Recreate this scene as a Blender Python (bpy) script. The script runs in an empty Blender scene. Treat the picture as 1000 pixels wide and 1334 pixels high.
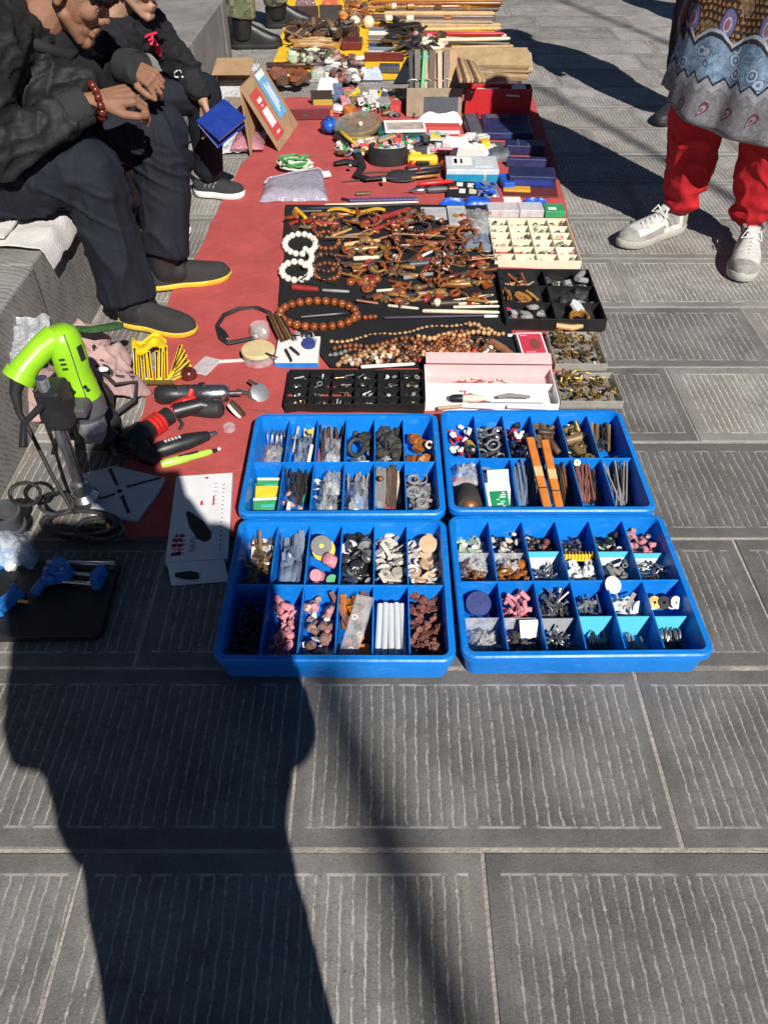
import bpy, math, random, re
import numpy as np
from mathutils import Vector, Matrix, Euler, noise
R = random.Random(11)
SC = bpy.context.scene
COL = SC.collection
rad = math.radians
# ------------------------------------------------------------------ camera, sky, sun
PITCH, FOC, CAMH = rad(43.8), 1001.0, 1.25
CP, SP = math.cos(PITCH), math.sin(PITCH)
cam = bpy.data.objects.new('camera', bpy.data.cameras.new('camera'))
COL.objects.link(cam)
cam.location = (0, 0, CAMH)
cam.rotation_euler = (math.pi/2 - PITCH, 0, 0)
cam.data.sensor_fit = 'VERTICAL'
cam.data.sensor_height = 36
cam.data.lens = 36*FOC/1334
cam.data.clip_start = .02
cam.data.clip_end = 500
SC.camera = cam
SUN_AZ = Vector((.345, -.938)).normalized()      # towards the sun
SUN_EL = rad(40)
w = bpy.data.worlds.new('World'); SC.world = w; w.use_nodes = True
nt = w.node_tree
sky = nt.nodes.new('ShaderNodeTexSky'); sky.sky_type = 'NISHITA'; sky.sun_disc = False
sky.sun_elevation = SUN_EL
sky.sun_rotation = math.atan2(SUN_AZ.x, SUN_AZ.y)
sky.altitude = 3700; sky.air_density = .75; sky.dust_density = .2
nt.links.new(sky.outputs[0], nt.nodes['Background'].inputs[0])
nt.nodes['Background'].inputs[1].default_value = .05
sl = bpy.data.lights.new('sun', 'SUN'); sl.energy = 5.0; sl.angle = rad(.5); sl.color = (1, .955, .89)
so = bpy.data.objects.new('sun', sl); COL.objects.link(so)
sd = Vector((SUN_AZ.x*math.cos(SUN_EL), SUN_AZ.y*math.cos(SUN_EL), math.sin(SUN_EL)))
so.rotation_euler = sd.to_track_quat('Z', 'Y').to_euler(); so.location = sd*20
vs = SC.view_settings
SC.display_settings.display_device = 'sRGB'
vs.view_transform = 'Standard'; vs.look = 'None'; vs.exposure = .30; vs.gamma = 1; vs.use_curve_mapping = False
SC.cycles.max_bounces = 8; SC.cycles.transparent_max_bounces = 16
SC.cycles.caustics_reflective = False; SC.cycles.caustics_refractive = False
SC.cycles.use_denoising = True

# ------------------------------------------------------------------ survey: where a photo point lies on a level plane
def ray(u, v):
    a, b = (u-500)/FOC, (667-v)/FOC
    return Vector((a, CP+b*SP, -SP+b*CP))
def g(u, v, z=0):
    d = ray(u, v); t = (z-CAMH)/d.z
    return d.x*t, d.y*t
def mpp(u, v, z=0):                      # metres per photo pixel there
    d = ray(u, v); return (z-CAMH)/d.z/FOC
def fp(u0, v0, u1, v1, z0=0, h=0):       # footprint of a box seen from (u0,v0) back top to (u1,v1) front bottom
    um = (u0+u1)/2
    yb = g(um, v0, z0+h)[1]; yf = g(um, v1, z0)[1]
    m = (mpp(um, v0, z0+h)+mpp(um, v1, z0))/2
    cx = (um-500)*m
    return cx, (yb+yf)/2, (u1-u0)*m, max(.004, yb-yf)

# ------------------------------------------------------------------ node expressions
class X:
    def __init__(s, nt, sock): s.nt, s.s = nt, sock
    def op(s, o, *a, clamp=False):
        n = s.nt.nodes.new('ShaderNodeMath'); n.operation = o; n.use_clamp = clamp
        for i, q in enumerate((s,)+a):
            if isinstance(q, X): s.nt.links.new(q.s, n.inputs[i])
            else: n.inputs[i].default_value = q
        return X(s.nt, n.outputs[0])
    def c(s, k):
        n = s.nt.nodes.new('ShaderNodeValue'); n.outputs[0].default_value = k; return X(s.nt, n.outputs[0])
    def __add__(s, o): return s.op('ADD', o)
    __radd__ = __add__
    def __sub__(s, o): return s.op('SUBTRACT', o)
    def __rsub__(s, o): return s.c(o).op('SUBTRACT', s)
    def __mul__(s, o): return s.op('MULTIPLY', o)
    __rmul__ = __mul__
    def __truediv__(s, o): return s.op('DIVIDE', o)
    def __gt__(s, o): return s.op('GREATER_THAN', o)
    def __lt__(s, o): return s.op('LESS_THAN', o)
    def abs(s): return s.op('ABSOLUTE')
    def floor(s): return s.op('FLOOR')
    def fract(s): return s.op('FRACT')
    def sqrt(s): return s.op('SQRT')
    def sin(s): return s.op('SINE')
    def min(s, o): return s.op('MINIMUM', o)
    def max(s, o): return s.op('MAXIMUM', o)
    def sm(s, a, b):                    # smoothstep a..b
        n = s.nt.nodes.new('ShaderNodeMapRange'); n.interpolation_type = 'SMOOTHSTEP'
        s.nt.links.new(s.s, n.inputs[0]); n.inputs[1].default_value = a; n.inputs[2].default_value = b
        return X(s.nt, n.outputs[0])
class NT:
    def __init__(s, name):
        s.m = bpy.data.materials.new(name); s.m.use_nodes = True; s.nt = s.m.node_tree
        s.b = s.nt.nodes['Principled BSDF']
    def n(s, t): return s.nt.nodes.new(t)
    def link(s, a, b): s.nt.links.new(a.s if isinstance(a, X) else a, b)
    def coord(s, which='Object'):
        k = s.n('ShaderNodeTexCoord'); return k.outputs[which]
    def xyz(s, sock):
        k = s.n('ShaderNodeSeparateXYZ'); s.link(sock, k.inputs[0]); return [X(s.nt, o) for o in k.outputs]
    def vec(s, x, y, z):
        k = s.n('ShaderNodeCombineXYZ')
        for i, q in enumerate((x, y, z)):
            if isinstance(q, X): s.link(q, k.inputs[i])
            else: k.inputs[i].default_value = q
        return k.outputs[0]
    def noise(s, vec, scale, detail=3, rough=.55, dist=0):
        k = s.n('ShaderNodeTexNoise'); s.link(vec, k.inputs['Vector'])
        k.inputs['Scale'].default_value = scale; k.inputs['Detail'].default_value = detail
        k.inputs['Roughness'].default_value = rough; k.inputs['Distortion'].default_value = dist
        return X(s.nt, k.outputs['Fac'])
    def voro(s, vec, scale, feat='F1', out='Distance'):
        k = s.n('ShaderNodeTexVoronoi'); k.feature = feat; s.link(vec, k.inputs['Vector']); k.inputs['Scale'].default_value = scale
        return k.outputs[out]
    def rnd(s):
        k = s.n('ShaderNodeObjectInfo'); return X(s.nt, k.outputs['Random'])
    def col(s, c):
        k = s.n('ShaderNodeRGB'); k.outputs[0].default_value = (*c, 1); return k.outputs[0]
    def mix(s, f, a, b, mode='MIX'):
        k = s.n('ShaderNodeMix'); k.data_type = 'RGBA'; k.blend_type = mode
        if isinstance(f, X): s.link(f, k.inputs[0])
        else: k.inputs[0].default_value = f
        for i, q in ((6, a), (7, b)):
            if isinstance(q, tuple): k.inputs[i].default_value = (*q, 1)
            else: s.link(q, k.inputs[i])
        return k.outputs[2]
    def hsv(s, c, v):
        k = s.n('ShaderNodeHueSaturation'); s.link(v, k.inputs['Value']); s.link(c, k.inputs['Color']); return k.outputs[0]
    def bump(s, h, dist=.002, strength=1, prev=None):
        k = s.n('ShaderNodeBump'); s.link(h, k.inputs['Height']); k.inputs['Distance'].default_value = dist
        k.inputs['Strength'].default_value = strength
        if prev is not None: s.link(prev, k.inputs['Normal'])
        return k.outputs[0]
    def out(s, color=None, rough=None, metal=None, normal=None, **kw):
        for q, nm in ((color, 'Base Color'), (rough, 'Roughness'), (metal, 'Metallic'), (normal, 'Normal')):
            if q is None: continue
            if isinstance(q, (int, float)): s.b.inputs[nm].default_value = q
            elif isinstance(q, tuple): s.b.inputs[nm].default_value = (*q, 1)
            else: s.link(q, s.b.inputs[nm])
        for k, q in kw.items(): s.b.inputs[k.replace('_', ' ')].default_value = q
        return s.m
_mats = {}
def M(name, col=None, rough=.5, metal=0, var=.14, scale=25, bump=.0, bscale=150, rand=.0, col2=None, spec=.5, dirt=0):
    """a plain surface: blotchy colour, uneven gloss, fine relief, a little difference between copies"""
    if name in _mats: return _mats[name]
    k = NT(name); oc = k.coord()
    n1 = k.noise(oc, scale, 4, .6); n2 = k.noise(oc, scale*7, 2)
    f = (n1*.7+n2*.3).sm(.28, .72)
    lo = tuple(c*(1-var) for c in col); hi = tuple(min(1, c*(1+var)) for c in col)
    if col2: hi = col2
    c = k.mix(f, lo, hi)
    if dirt: c = k.mix(k.noise(oc, scale*.4+2, 5, .7).sm(.5, .75)*dirt, c, (.16, .14, .12))
    if rand: c = k.hsv(c, k.rnd()*(2*rand)+(1-rand))
    nrm = None
    if bump: nrm = k.bump(k.noise(oc, bscale, 3), bump)
    m = k.out(c, (n1*.25+(rough-.12)), metal, nrm, Specular_IOR_Level=spec)
    _mats[name] = m
    return m
def CLEAR(name, tint=(1, 1, 1), body=(.7, .72, .75), fac=.25, rough=.12, crinkle=.0):
    """thin see-through plastic: mostly transparent, part glossy skin"""
    if name in _mats: return _mats[name]
    k = NT(name); oc = k.coord()
    n = k.noise(oc, 40, 4, .65)
    k.out(body, rough, 0, k.bump(k.noise(oc, 28, 3, .6), crinkle) if crinkle else None)
    tr = k.n('ShaderNodeBsdfTransparent'); tr.inputs[0].default_value = (*tint, 1)
    mx = k.n('ShaderNodeMixShader')
    k.link((n.sm(.3, .7)*.22+(fac-.08)), mx.inputs[0]); k.link(tr.outputs[0], mx.inputs[1]); k.link(k.b.outputs[0], mx.inputs[2])
    k.link(mx.outputs[0], k.nt.nodes['Material Output'].inputs[0])
    _mats[name] = k.m
    return k.m

# ------------------------------------------------------------------ mesh collector
def frame(d):
    d = d.normalized(); a = Vector((0, 0, 1)) if abs(d.z) < .95 else Vector((1, 0, 0))
    s = d.cross(a).normalized(); return s, s.cross(d).normalized()
class MB:
    def __init__(s): s.v, s.f, s.m = [], [], []
    def add(s, vs, fs, mi=0, T=None):
        b = len(s.v)
        s.v += [tuple(T @ Vector(p)) for p in vs] if T is not None else [tuple(p) for p in vs]
        s.f += [tuple(b+i for i in f) for f in fs]; s.m += [mi]*len(fs); return s
    def box(s, c, d, mi=0, T=None, tp=1.0):
        x, y, z = (q/2 for q in d); cx, cy, cz = c
        vs = [(cx+i*x*(1 if k < 0 else tp), cy+j*y*(1 if k < 0 else tp), cz+k*z) for k in (-1, 1) for j in (-1, 1) for i in (-1, 1)]
        return s.add(vs, [(0, 2, 3, 1), (4, 5, 7, 6), (0, 1, 5, 4), (2, 6, 7, 3), (0, 4, 6, 2), (1, 3, 7, 5)], mi, T)
    def ring_loft(s, rings, mi=0, T=None, cap0=True, cap1=True, closed=False):
        n = len(rings[0]); vs = [p for r in rings for p in r]; fs = []
        m = len(rings)
        for i in range(m if closed else m-1):
            for j in range(n):
                a, b = i*n+j, i*n+(j+1) % n; c, d = ((i+1) % m)*n+(j+1) % n, ((i+1) % m)*n+j
                fs.append((a, b, c, d))
        if not closed:
            if cap0: fs.append(tuple(range(n-1, -1, -1)))
            if cap1: fs.append(tuple(range((m-1)*n, m*n)))
        return s.add(vs, fs, mi, T)
    def tube(s, pts, r, n=8, mi=0, closed=False, T=None, flat=1.0):
        pts = [Vector(p) for p in pts]; m = len(pts)
        rs = r if isinstance(r, (list, tuple)) else [r]*m
        ds = []
        for i in range(m):
            a = pts[i-1] if (i or closed) else pts[0]; b = pts[(i+1) % m] if (i < m-1 or closed) else pts[-1]
            ds.append((b-a).normalized() if (b-a).length > 1e-9 else Vector((0, 0, 1)))
        sx, sy = frame(ds[0]); rings = []
        for i in range(m):
            sx = (sx-ds[i]*sx.dot(ds[i])).normalized(); sy = ds[i].cross(sx)
            rings.append([tuple(pts[i]+(sx*math.cos(2*math.pi*j/n)+sy*math.sin(2*math.pi*j/n)*flat)*rs[i]) for j in range(n)])
        return s.ring_loft(rings, mi, T, closed=closed)
    def cyl(s, p0, p1, r0, r1=None, n=12, mi=0, T=None):
        return s.tube([p0, p1], [r0, r0 if r1 is None else r1], n, mi, T=T)
    def lathe(s, prof, n=16, mi=0, T=None, closed=False):
        return s.ring_loft([[(r*math.cos(2*math.pi*j/n), r*math.sin(2*math.pi*j/n), z) for j in range(n)] for r, z in prof], mi, T, closed=closed)
    def ball(s, c, r, nu=12, nv=8, mi=0, T=None):
        rx, ry, rz = r if isinstance(r, (tuple, list)) else (r, r, r)
        vs = [(c[0], c[1], c[2]-rz)]; fs = []
        for i in range(1, nv):
            t = math.pi*i/nv
            for j in range(nu):
                p = 2*math.pi*j/nu; vs.append((c[0]+rx*math.sin(t)*math.cos(p), c[1]+ry*math.sin(t)*math.sin(p), c[2]-rz*math.cos(t)))
        vs.append((c[0], c[1], c[2]+rz)); L = len(vs)-1
        for j in range(nu):
            k = (j+1) % nu
            fs.append((0, 1+k, 1+j)); fs.append((L, L-nu+j, L-nu+k))
            for i in range(nv-2): fs.append((1+i*nu+j, 1+i*nu+k, 1+(i+1)*nu+k, 1+(i+1)*nu+j))
        return s.add(vs, fs, mi, T)
    def cap(s, p0, r0, p1, r1, n=14):
        p0, p1 = Vector(p0), Vector(p1)
        s.ball(p0, r0, n, n//2+1); s.ball(p1, r1, n, n//2+1)
        if (p1-p0).length > 1e-5: s.cyl(p0, p1, r0*.995, r1*.995, n)
        return s
    def prism(s, poly, z0, z1, mi=0, T=None, tp=1.0):
        n = len(poly); cx = sum(p[0] for p in poly)/n; cy = sum(p[1] for p in poly)/n
        vs = [(x, y, z0) for x, y in poly]+[(cx+(x-cx)*tp, cy+(y-cy)*tp, z1) for x, y in poly]
        fs = [tuple(range(n-1, -1, -1)), tuple(range(n, 2*n))]+[(i, (i+1) % n, n+(i+1) % n, n+i) for i in range(n)]
        return s.add(vs, fs, mi, T)
    def sheet(s, fn, nu, nv, th=.001, mi=0, T=None):
        """a sheet with thickness: fn(a,b) -> point, a,b in 0..1"""
        top = [Vector(fn(i/nu, j/nv)) for j in range(nv+1) for i in range(nu+1)]
        N = len(top); w = nu+1
        vs = [tuple(p) for p in top]+[(p.x, p.y, p.z-th) for p in top]; fs = []
        for j in range(nv):
            for i in range(nu):
                a = j*w+i; fs.append((a, a+1, a+w+1, a+w)); fs.append((N+a, N+a+w, N+a+w+1, N+a+1))
        for i in range(nu):
            fs.append((i+1, i, N+i, N+i+1)); a = nv*w+i; fs.append((a, a+1, N+a+1, N+a))
        for j in range(nv):
            a = j*w; fs.append((a, a+w, N+a+w, N+a)); a = j*w+nu; fs.append((a+w, a, N+a, N+a+w))
        return s.add(vs, fs, mi, T)
    def mesh(s, name, mats, smooth=40):
        me = bpy.data.meshes.new(name); me.from_pydata(s.v, [], s.f)
        for m in (mats if isinstance(mats, (list, tuple)) else [mats]): me.materials.append(m)
        me.polygons.foreach_set('material_index', s.m)
        if smooth:
            me.polygons.foreach_set('use_smooth', [True]*len(s.f)); me.update()
            me.set_sharp_from_angle(angle=rad(smooth))
        me.update(); return me
    def build(s, name, mats, parent=None, smooth=40, bevel=0, loc=None, rot=None, seg=2):
        o = bpy.data.objects.new(name, s.mesh(name, mats, smooth)); COL.objects.link(o)
        return fin(o, parent, bevel, loc, rot, seg)
def fin(o, parent=None, bevel=0, loc=None, rot=None, seg=2):
    if parent is not None: o.parent = parent
    if loc is not None: o.location = loc
    if rot is not None: o.rotation_euler = rot
    if bevel:
        b = o.modifiers.new('bevel', 'BEVEL'); b.width = bevel; b.segments = seg; b.limit_method = 'ANGLE'; b.angle_limit = rad(35)
    return o
def inst(name, me, loc, rot=(0, 0, 0), parent=None, sc=None):
    o = bpy.data.objects.new(name, me); COL.objects.link(o); o.location = loc; o.rotation_euler = rot
    if sc is not None: o.scale = sc if isinstance(sc, tuple) else (sc, sc, sc)
    if parent is not None: o.parent = parent
    return o
def tag(o, label, cat, group=None, kind=None):
    if label: o['label'] = label
    if cat: o['category'] = cat
    if group: o['group'] = group
    if kind: o['kind'] = kind
    return o
def root(name, label, cat, loc=(0, 0, 0), rot=(0, 0, 0), group=None):
    o = bpy.data.objects.new(name, None); COL.objects.link(o); o.location = loc; o.rotation_euler = rot; o.empty_display_size = .05
    return tag(o, label, cat, group)
def struct(o): o['kind'] = 'structure'; return o
def RZ(a): return Matrix.Rotation(a, 4, 'Z')
def TR(x, y, z): return Matrix.Translation((x, y, z))
def fbm(x, y, z=0, o=3):
    s, a = 0, 1
    for _ in range(o): s += a*noise.noise((x, y, z)); x, y, z, a = x*2.03, y*2.03, z*2.03, a*.5
    return s
# ================================================================== SETTING
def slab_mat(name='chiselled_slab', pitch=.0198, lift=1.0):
    k = NT(name); oc = k.coord(); rn = k.rnd()
    x, y, z = k.xyz(oc)
    sh = k.vec(x+rn*37.0, y+rn*11.0, z)
    warp = (k.noise(sh, 6, 3)-.5)*.010+(k.noise(sh, 42, 4, .75)-.5)*.011
    xs = x+warp+(rn-.5)*.03
    lane = (xs/pitch).floor(); ph = ((xs/pitch).fract()-.5).abs()
    inner = ((y.abs() < .136)*(x.abs() < .292))
    edge = (y.abs()-.137).abs().op('LESS_THAN', .0022)*(x.abs() < .293)
    brk = k.noise(k.vec(lane*3.1+rn*9.0, y*24.0, 0.0), 1.0, 6, .8).sm(.36, .54)
    fine = k.noise(sh, 260, 3, .7)
    wv = k.noise(sh, 85, 4, .8)*.36-.108
    line = ph.op('SUBTRACT', wv).sm(.03, -.03)
    ln = (line*brk*inner).max(edge*k.noise(sh, 30, 3).sm(.38, .56)*.9)
    dots = k.noise(sh, 95, 2).sm(.60, .72)*inner*line
    blot = k.noise(sh, 5, 5, .7)
    base = k.mix(blot.sm(.3, .7), (.096, .092, .088), (.205, .195, .182))
    base = k.mix(k.noise(sh, 2.2, 3).sm(.45, .7)*.55, base, (.15, .132, .114))
    base = k.mix(k.noise(sh, 320, 2, .8).sm(.5, .72)*.5, base, (.28, .26, .23))
    base = k.mix(k.noise(sh, 170, 3, .8).sm(.5, .72)*.6, base, (.05, .047, .044)); base = k.mix(k.noise(sh, 3.2, 6, .75).sm(.52, .68)*.5, base, (.085, .073, .062)); base = k.mix(k.noise(sh, 19, 5, .8).sm(.64, .72)*.5, base, (.21, .20, .14))
    base = k.mix((y.abs() > .140).max(x.abs() > .297)*.22, base, (.09, .092, .095))
    base = k.mix(k.noise(sh, 11, 5, .75).sm(.62, .72)*.35, base, (.25, .23, .19))
    col = k.mix(ln*.68, base, (.43, .405, .37))
    col = k.mix(dots*.7, col, (.46, .43, .38))
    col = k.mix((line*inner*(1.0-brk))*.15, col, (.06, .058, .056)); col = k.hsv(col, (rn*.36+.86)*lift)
    h = (k.noise(sh, 420, 2, .8)*.25+fine*.5+ph.sm(.5, .12)*inner*-.5+blot*.6)
    return k.out(col, .72, 0, k.bump(h, .0022, .8), Specular_IOR_Level=.35)
SLAB = slab_mat(); SLABF = slab_mat('bleached_chiselled_slab', .0165, 1.5)  # far slabs: finer tooling, view-angle brightness put into the lifted colour
EARTH = M('mortar_bed', (.34, .31, .265), .9, var=.35, scale=4, bump=.003)
pav = struct(MB().box((0, 20, -.06), (90, 90, .117), 0).build('pavement', EARTH))
# slabs laid in courses across the street, joints broken from course to course
def slab_mesh(L, m):
    mb = MB()
    mb.box((0, 0, -.02), (L-.0055, .3448, .04))
    return mb.mesh('slab', m, 0)
SM = {}
Y0, CW = .516, .35
joint0 = {-2: .05, -1: .158, 0: .482, 1: .79, 2: .47, 3: .82, 4: 1.16, 5: .815, 6: 1.3, 7: 1.02, 8: .7, 9: .98, 10: .64}
count = 0
for k in range(-3, 24):
    yc = Y0+CW*(k+.5)
    xm = min(4.6, .75+.62*max(.2, yc)); x0 = joint0.get(k, R.uniform(0, .64))
    i = int((-.93-x0)//.637); x = x0+i*.637
    while x < xm and count < 296:
        L = .637; xa, xb = max(x, -.915), x+L
        if xb-xa > .06:
            Lq = round(xb-xa, 2)
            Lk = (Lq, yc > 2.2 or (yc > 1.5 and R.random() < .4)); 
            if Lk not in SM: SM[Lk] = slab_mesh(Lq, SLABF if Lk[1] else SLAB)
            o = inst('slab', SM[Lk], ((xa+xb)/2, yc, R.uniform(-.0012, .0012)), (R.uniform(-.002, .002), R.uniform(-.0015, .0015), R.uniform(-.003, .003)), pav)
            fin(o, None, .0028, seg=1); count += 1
        x = xb
# ---- the stone step along the left
def step_mat():
    k = NT('dressed_granite'); oc = k.coord(); rn = k.rnd(); x, y, z = k.xyz(oc)
    sh = k.vec(x+rn*9.0, y+rn*31.0, z)
    d = y*.8+z*.75+x*.3+(k.noise(sh, 14, 3)-.5)*.03
    ph = ((d/.015).fract()-.5).abs()
    ch = ph.sm(.28, .42)*k.noise(k.vec(x*3.0, y*30.0, z*8.0), 1, 4, .7).sm(.35, .6)
    f = k.noise(sh, 180, 4, .8)
    c = k.mix(k.noise(sh, 4, 5, .7).sm(.3, .7), (.17, .16, .15), (.27, .255, .235))
    c = k.mix(f.sm(.45, .7)*.4, c, (.36, .34, .31)); c = k.mix(ch*.35, c, (.12, .115, .108))
    c = k.hsv(c, rn*.3+.85)
    return k.out(c, .8, 0, k.bump(ch*-.7+f*.6+k.noise(sh, 14, 4)*.6, .003, .8), Specular_IOR_Level=.3)
STEP = step_mat()
st = root('stone_step', 'long grey stone step with chiselled face, along the left side of the paving', 'step', (-.92, 0, 0))
y = -1.2; bi = 0
while y < 5.2:
    L = R.choice((.8, .92, .7)); L = min(L, 5.28-y)
    b = MB(); b.box((-.31, 0, .16), (.62, L-.006, .33))
    b.build('stone_block', STEP, st, 0, .007, (R.uniform(-.004, .004), y+L/2, R.uniform(-.003, .003)), (0, 0, R.uniform(-.004, .004)))
    y += L
up = struct(MB().box((-5.0, 2.0, .156), (6.92, 6.5, .32)).build('upper_pavement', M('upper_paving', (.2, .19, .175), .8, var=.25, scale=3, bump=.002), None, 0, .006))
# ---- slim posts standing behind the photographer; only their long shadows reach the stall
GALV = M('weathered_galvanised_steel', (.3, .3, .3), .5, .6, rand=.1)
def post(x, y, h, r0, r1, label):
    t = root('street_pole', label, 'pole', (x, y, 0), group='slim poles behind the stall front')
    p = MB(); p.lathe([(.001, 0), (r0*2.2, 0), (r0*2.2, .02), (r0*1.2, .03), (r0*1.15, .4), (r0, .45), (r1, h), (.001, h+.01)], 16); p.build('pole_shaft', GALV, t)
    q = MB(); q.box((0, 0, h*.6), (.05, .12, .2)); q.build('junction_box', GALV, t, 0, .004)
    return t
def back(x, y, d): return x+SUN_AZ.x*d, y+SUN_AZ.y*d
px, py = back(.096, .278, 8.6); post(px, py, 7.78, .05, .04, 'slim steel pole nearest the front trays, its blurred shadow crossing the front paving')
px, py = back(1.06, 4.15, 8.2); post(px, py, 7.45, .05, .022, 'slim steel pole whose thin shadow runs between the red trousers')
px, py = back(1.63, 6.24, 9.4); post(px, py, 8.9, .05, .022, 'slim steel pole whose thin shadow crosses the far paving')
# ================================================================== loose pieces
MET = M('grey_steel', (.33, .33, .34), .34, .85, rand=.35)
DMET = M('blackened_steel', (.06, .06, .065), .42, .7, rand=.4)
BRASS = M('worn_brass', (.52, .36, .13), .33, .9, rand=.3)
COPPER = M('copper_brown', (.32, .14, .06), .45, .5, rand=.3)
GSTONE = M('grey_abrasive_stone', (.22, .215, .21), .85, var=.2, bump=.001, rand=.3)
DSTONE = M('dark_rough_stone', (.055, .05, .045), .7, var=.4, bump=.002, rand=.4)
PINK = M('pink_abrasive', (.62, .24, .28), .85, var=.12, bump=.001, rand=.18)
PBROWN = M('pinkish_brown_crystal', (.34, .2, .17), .4, var=.4, scale=60, rand=.4)
MICA = M('pale_mica', (.72, .7, .66), .25, var=.2, rand=.3)
TAN = M('tan_disc', (.6, .4, .25), .75, var=.15, rand=.25)
BEIGE = M('beige_felt', (.55, .5, .42), .9, var=.15, rand=.2)
RUST = M('rusty_red_chip', (.19, .065, .05), .7, var=.4, scale=60, rand=.4, bump=.001)
WHITEP = M('white_plastic', (.78, .78, .76), .4, var=.04, rand=.06)
GREYP = M('pale_grey_plastic', (.62, .64, .66), .3, var=.06, rand=.1)
BLACKP = M('black_plastic', (.018, .018, .02), .38, var=.3)
BLACKR = M('black_rubber', (.022, .022, .023), .6, var=.3, rand=.3)
AMBER = M('amber_resin', (.38, .13, .025), .2, var=.4, scale=40, rand=.35)
OLIVE = M('olive_brown_horn', (.17, .11, .05), .4, var=.4, scale=40, rand=.35)
DWOOD = M('dark_wood', (.09, .05, .03), .5, var=.35, scale=50, rand=.4)
ORANGE = M('orange_lacquered_wood', (.62, .2, .035), .4, var=.2)
YELLOW = M('yellow_plastic', (.75, .52, .03), .45, var=.1)
GREENP = M('green_plastic', (.04, .3, .11), .45, var=.15)
CYAN = M('cyan_card', (.08, .5, .66), .7, var=.06)
REDP = M('red_plastic', (.5, .03, .04), .45, var=.15, rand=.2)
NAVY = M('dark_blue_plastic', (.02, .035, .16), .5, var=.2)
BLUEG = M('blue_grey_cable', (.12, .16, .22), .5, var=.2, rand=.3)
PGREEN = M('pale_green_shell', (.42, .5, .33), .4, var=.25, rand=.35)
GOLD = M('gold_plate', (.7, .48, .16), .25, .9, rand=.2)
CARDW = M('white_card', (.78, .77, .74), .75, var=.04)
TUBEW = CLEAR('milky_tube', body=(.85, .87, .9), fac=.75, rough=.2)
BAG = CLEAR('clear_bag', body=(.66, .68, .70), fac=.24, rough=.14, crinkle=.006)
BAGD = CLEAR('smoky_bag', tint=(.75, .8, .9), body=(.3, .36, .45), fac=.42, rough=.16, crinkle=.006)
CBOX = CLEAR('clear_box', body=(.75, .77, .8), fac=.24, rough=.08)
_pm = {}
def piece(kind, s, mat, s2=0):
    """mesh of one small piece lying along X, centred"""
    key = (kind, s, mat.name, s2)
    if key in _pm: return _pm[key]
    b = MB(); q = random.Random(hash(kind)%99 if 0 else len(_pm)*7+3)
    if kind == 'rod': b.tube([(-s/2, 0, 0), (s/2, 0, 0)], s2 or .0016, 6)
    elif kind == 'bit':
        r = s2 or .0013
        b.tube([(-s/2, 0, 0), (s*.1, 0, 0), (s*.14, 0, 0), (s*.3, 0, 0), (s*.45, 0, 0), (s/2, 0, 0)], [r, r, r*2.1, r*2.4, r*1.7, r*.3], 7)
    elif kind == 'screw':
        b.tube([(-s/2, 0, 0), (-s*.42, 0, 0), (-s*.4, 0, 0), (s*.4, 0, 0), (s/2, 0, 0)], [s*.16, s*.16, s*.07, s*.065, s*.01], 8)
    elif kind == 'disc': h = s2 or s*.18; b.lathe([(.0001, -h), (s*.95, -h), (s, -h*.7), (s, h*.7), (s*.95, h), (s*.2, h), (s*.18, h*.7), (.0001, h*.7)], 18)
    elif kind == 'ring': b.tube([(s*math.cos(t*math.pi/7), s*math.sin(t*math.pi/7), 0) for t in range(14)], s2 or s*.28, 7, closed=True)
    elif kind == 'nut':
        h = s*.45; n = 12
        out = [(s*(1 if j % 2 else .96)*math.cos(2*math.pi*j/n), s*math.sin(2*math.pi*j/n)) for j in range(n)]
        b.ring_loft([[(x, y, -h) for x, y in out], [(x, y, h) for x, y in out], [(x*.55, y*.55, h) for x, y in out], [(x*.55, y*.55, -h) for x, y in out]], closed=True)
    elif kind == 'barrel': r = s2 or s*.36; b.tube([(-s/2, 0, 0), (-s*.46, 0, 0), (0, 0, 0), (s*.46, 0, 0), (s/2, 0, 0)], [r*.8, r*.97, r, r*.97, r*.8], 12)
    elif kind == 'chunk':
        b.ball((0, 0, 0), (s, s*.75, s*.6), 8, 6)
        b.v = [tuple(Vector(p)*(1+.55*noise.noise(Vector(p)/s*1.3+Vector((len(_pm)*3.1, 0, 0))))) for p in b.v]
    elif kind == 'flake':
        n = 7; b.prism([(s*q.uniform(.6, 1.1)*math.cos(2*math.pi*j/n), s*.7*q.uniform(.6, 1.1)*math.sin(2*math.pi*j/n)) for j in range(n)], -(s2 or s*.12), s2 or s*.12)
    elif kind == 'tube':
        r = s2 or s*.2; n = 10
        b.ring_loft([[(x, rr*math.cos(2*math.pi*j/n), rr*math.sin(2*math.pi*j/n)) for j in range(n)] for x, rr in ((-s/2, r), (s/2, r), (s/2, r*.65), (-s/2, r*.65))], closed=True)
    elif kind == 'strip': b.box((0, 0, 0), (s, s2 or s*.12, s*.035))
    elif kind == 'bead': b.ball((0, 0, 0), s, 12, 8)
    elif kind == 'bent': b.tube([(s*.5*math.sin(t), s*.32*(1-math.cos(t))-s*.12, .1*s*math.sin(3*t)) for t in [-1.3+.26*j for j in range(11)]], [(s2 or s*.08)*(1-.06*j) for j in range(11)], 8)
    elif kind == 'drop': b.tube([(-s*.5, 0, 0), (-s*.42, 0, 0), (-s*.2, 0, 0), (0, 0, 0), (.15*s, 0, 0), (.3*s, 0, 0), (.4*s, 0, 0), (.5*s, 0, 0)], [.02*s, .14*s, .24*s, .22*s, .12*s, .09*s, .13*s, .03*s], 10)
    elif kind == 'card': b.box((0, 0, 0), (s, s2 or s*.7, .0012))
    me = b.mesh(kind, mat, 0 if kind in ('chunk', 'flake', 'strip', 'card') else 40)
    _pm[key] = me
    return me
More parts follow.
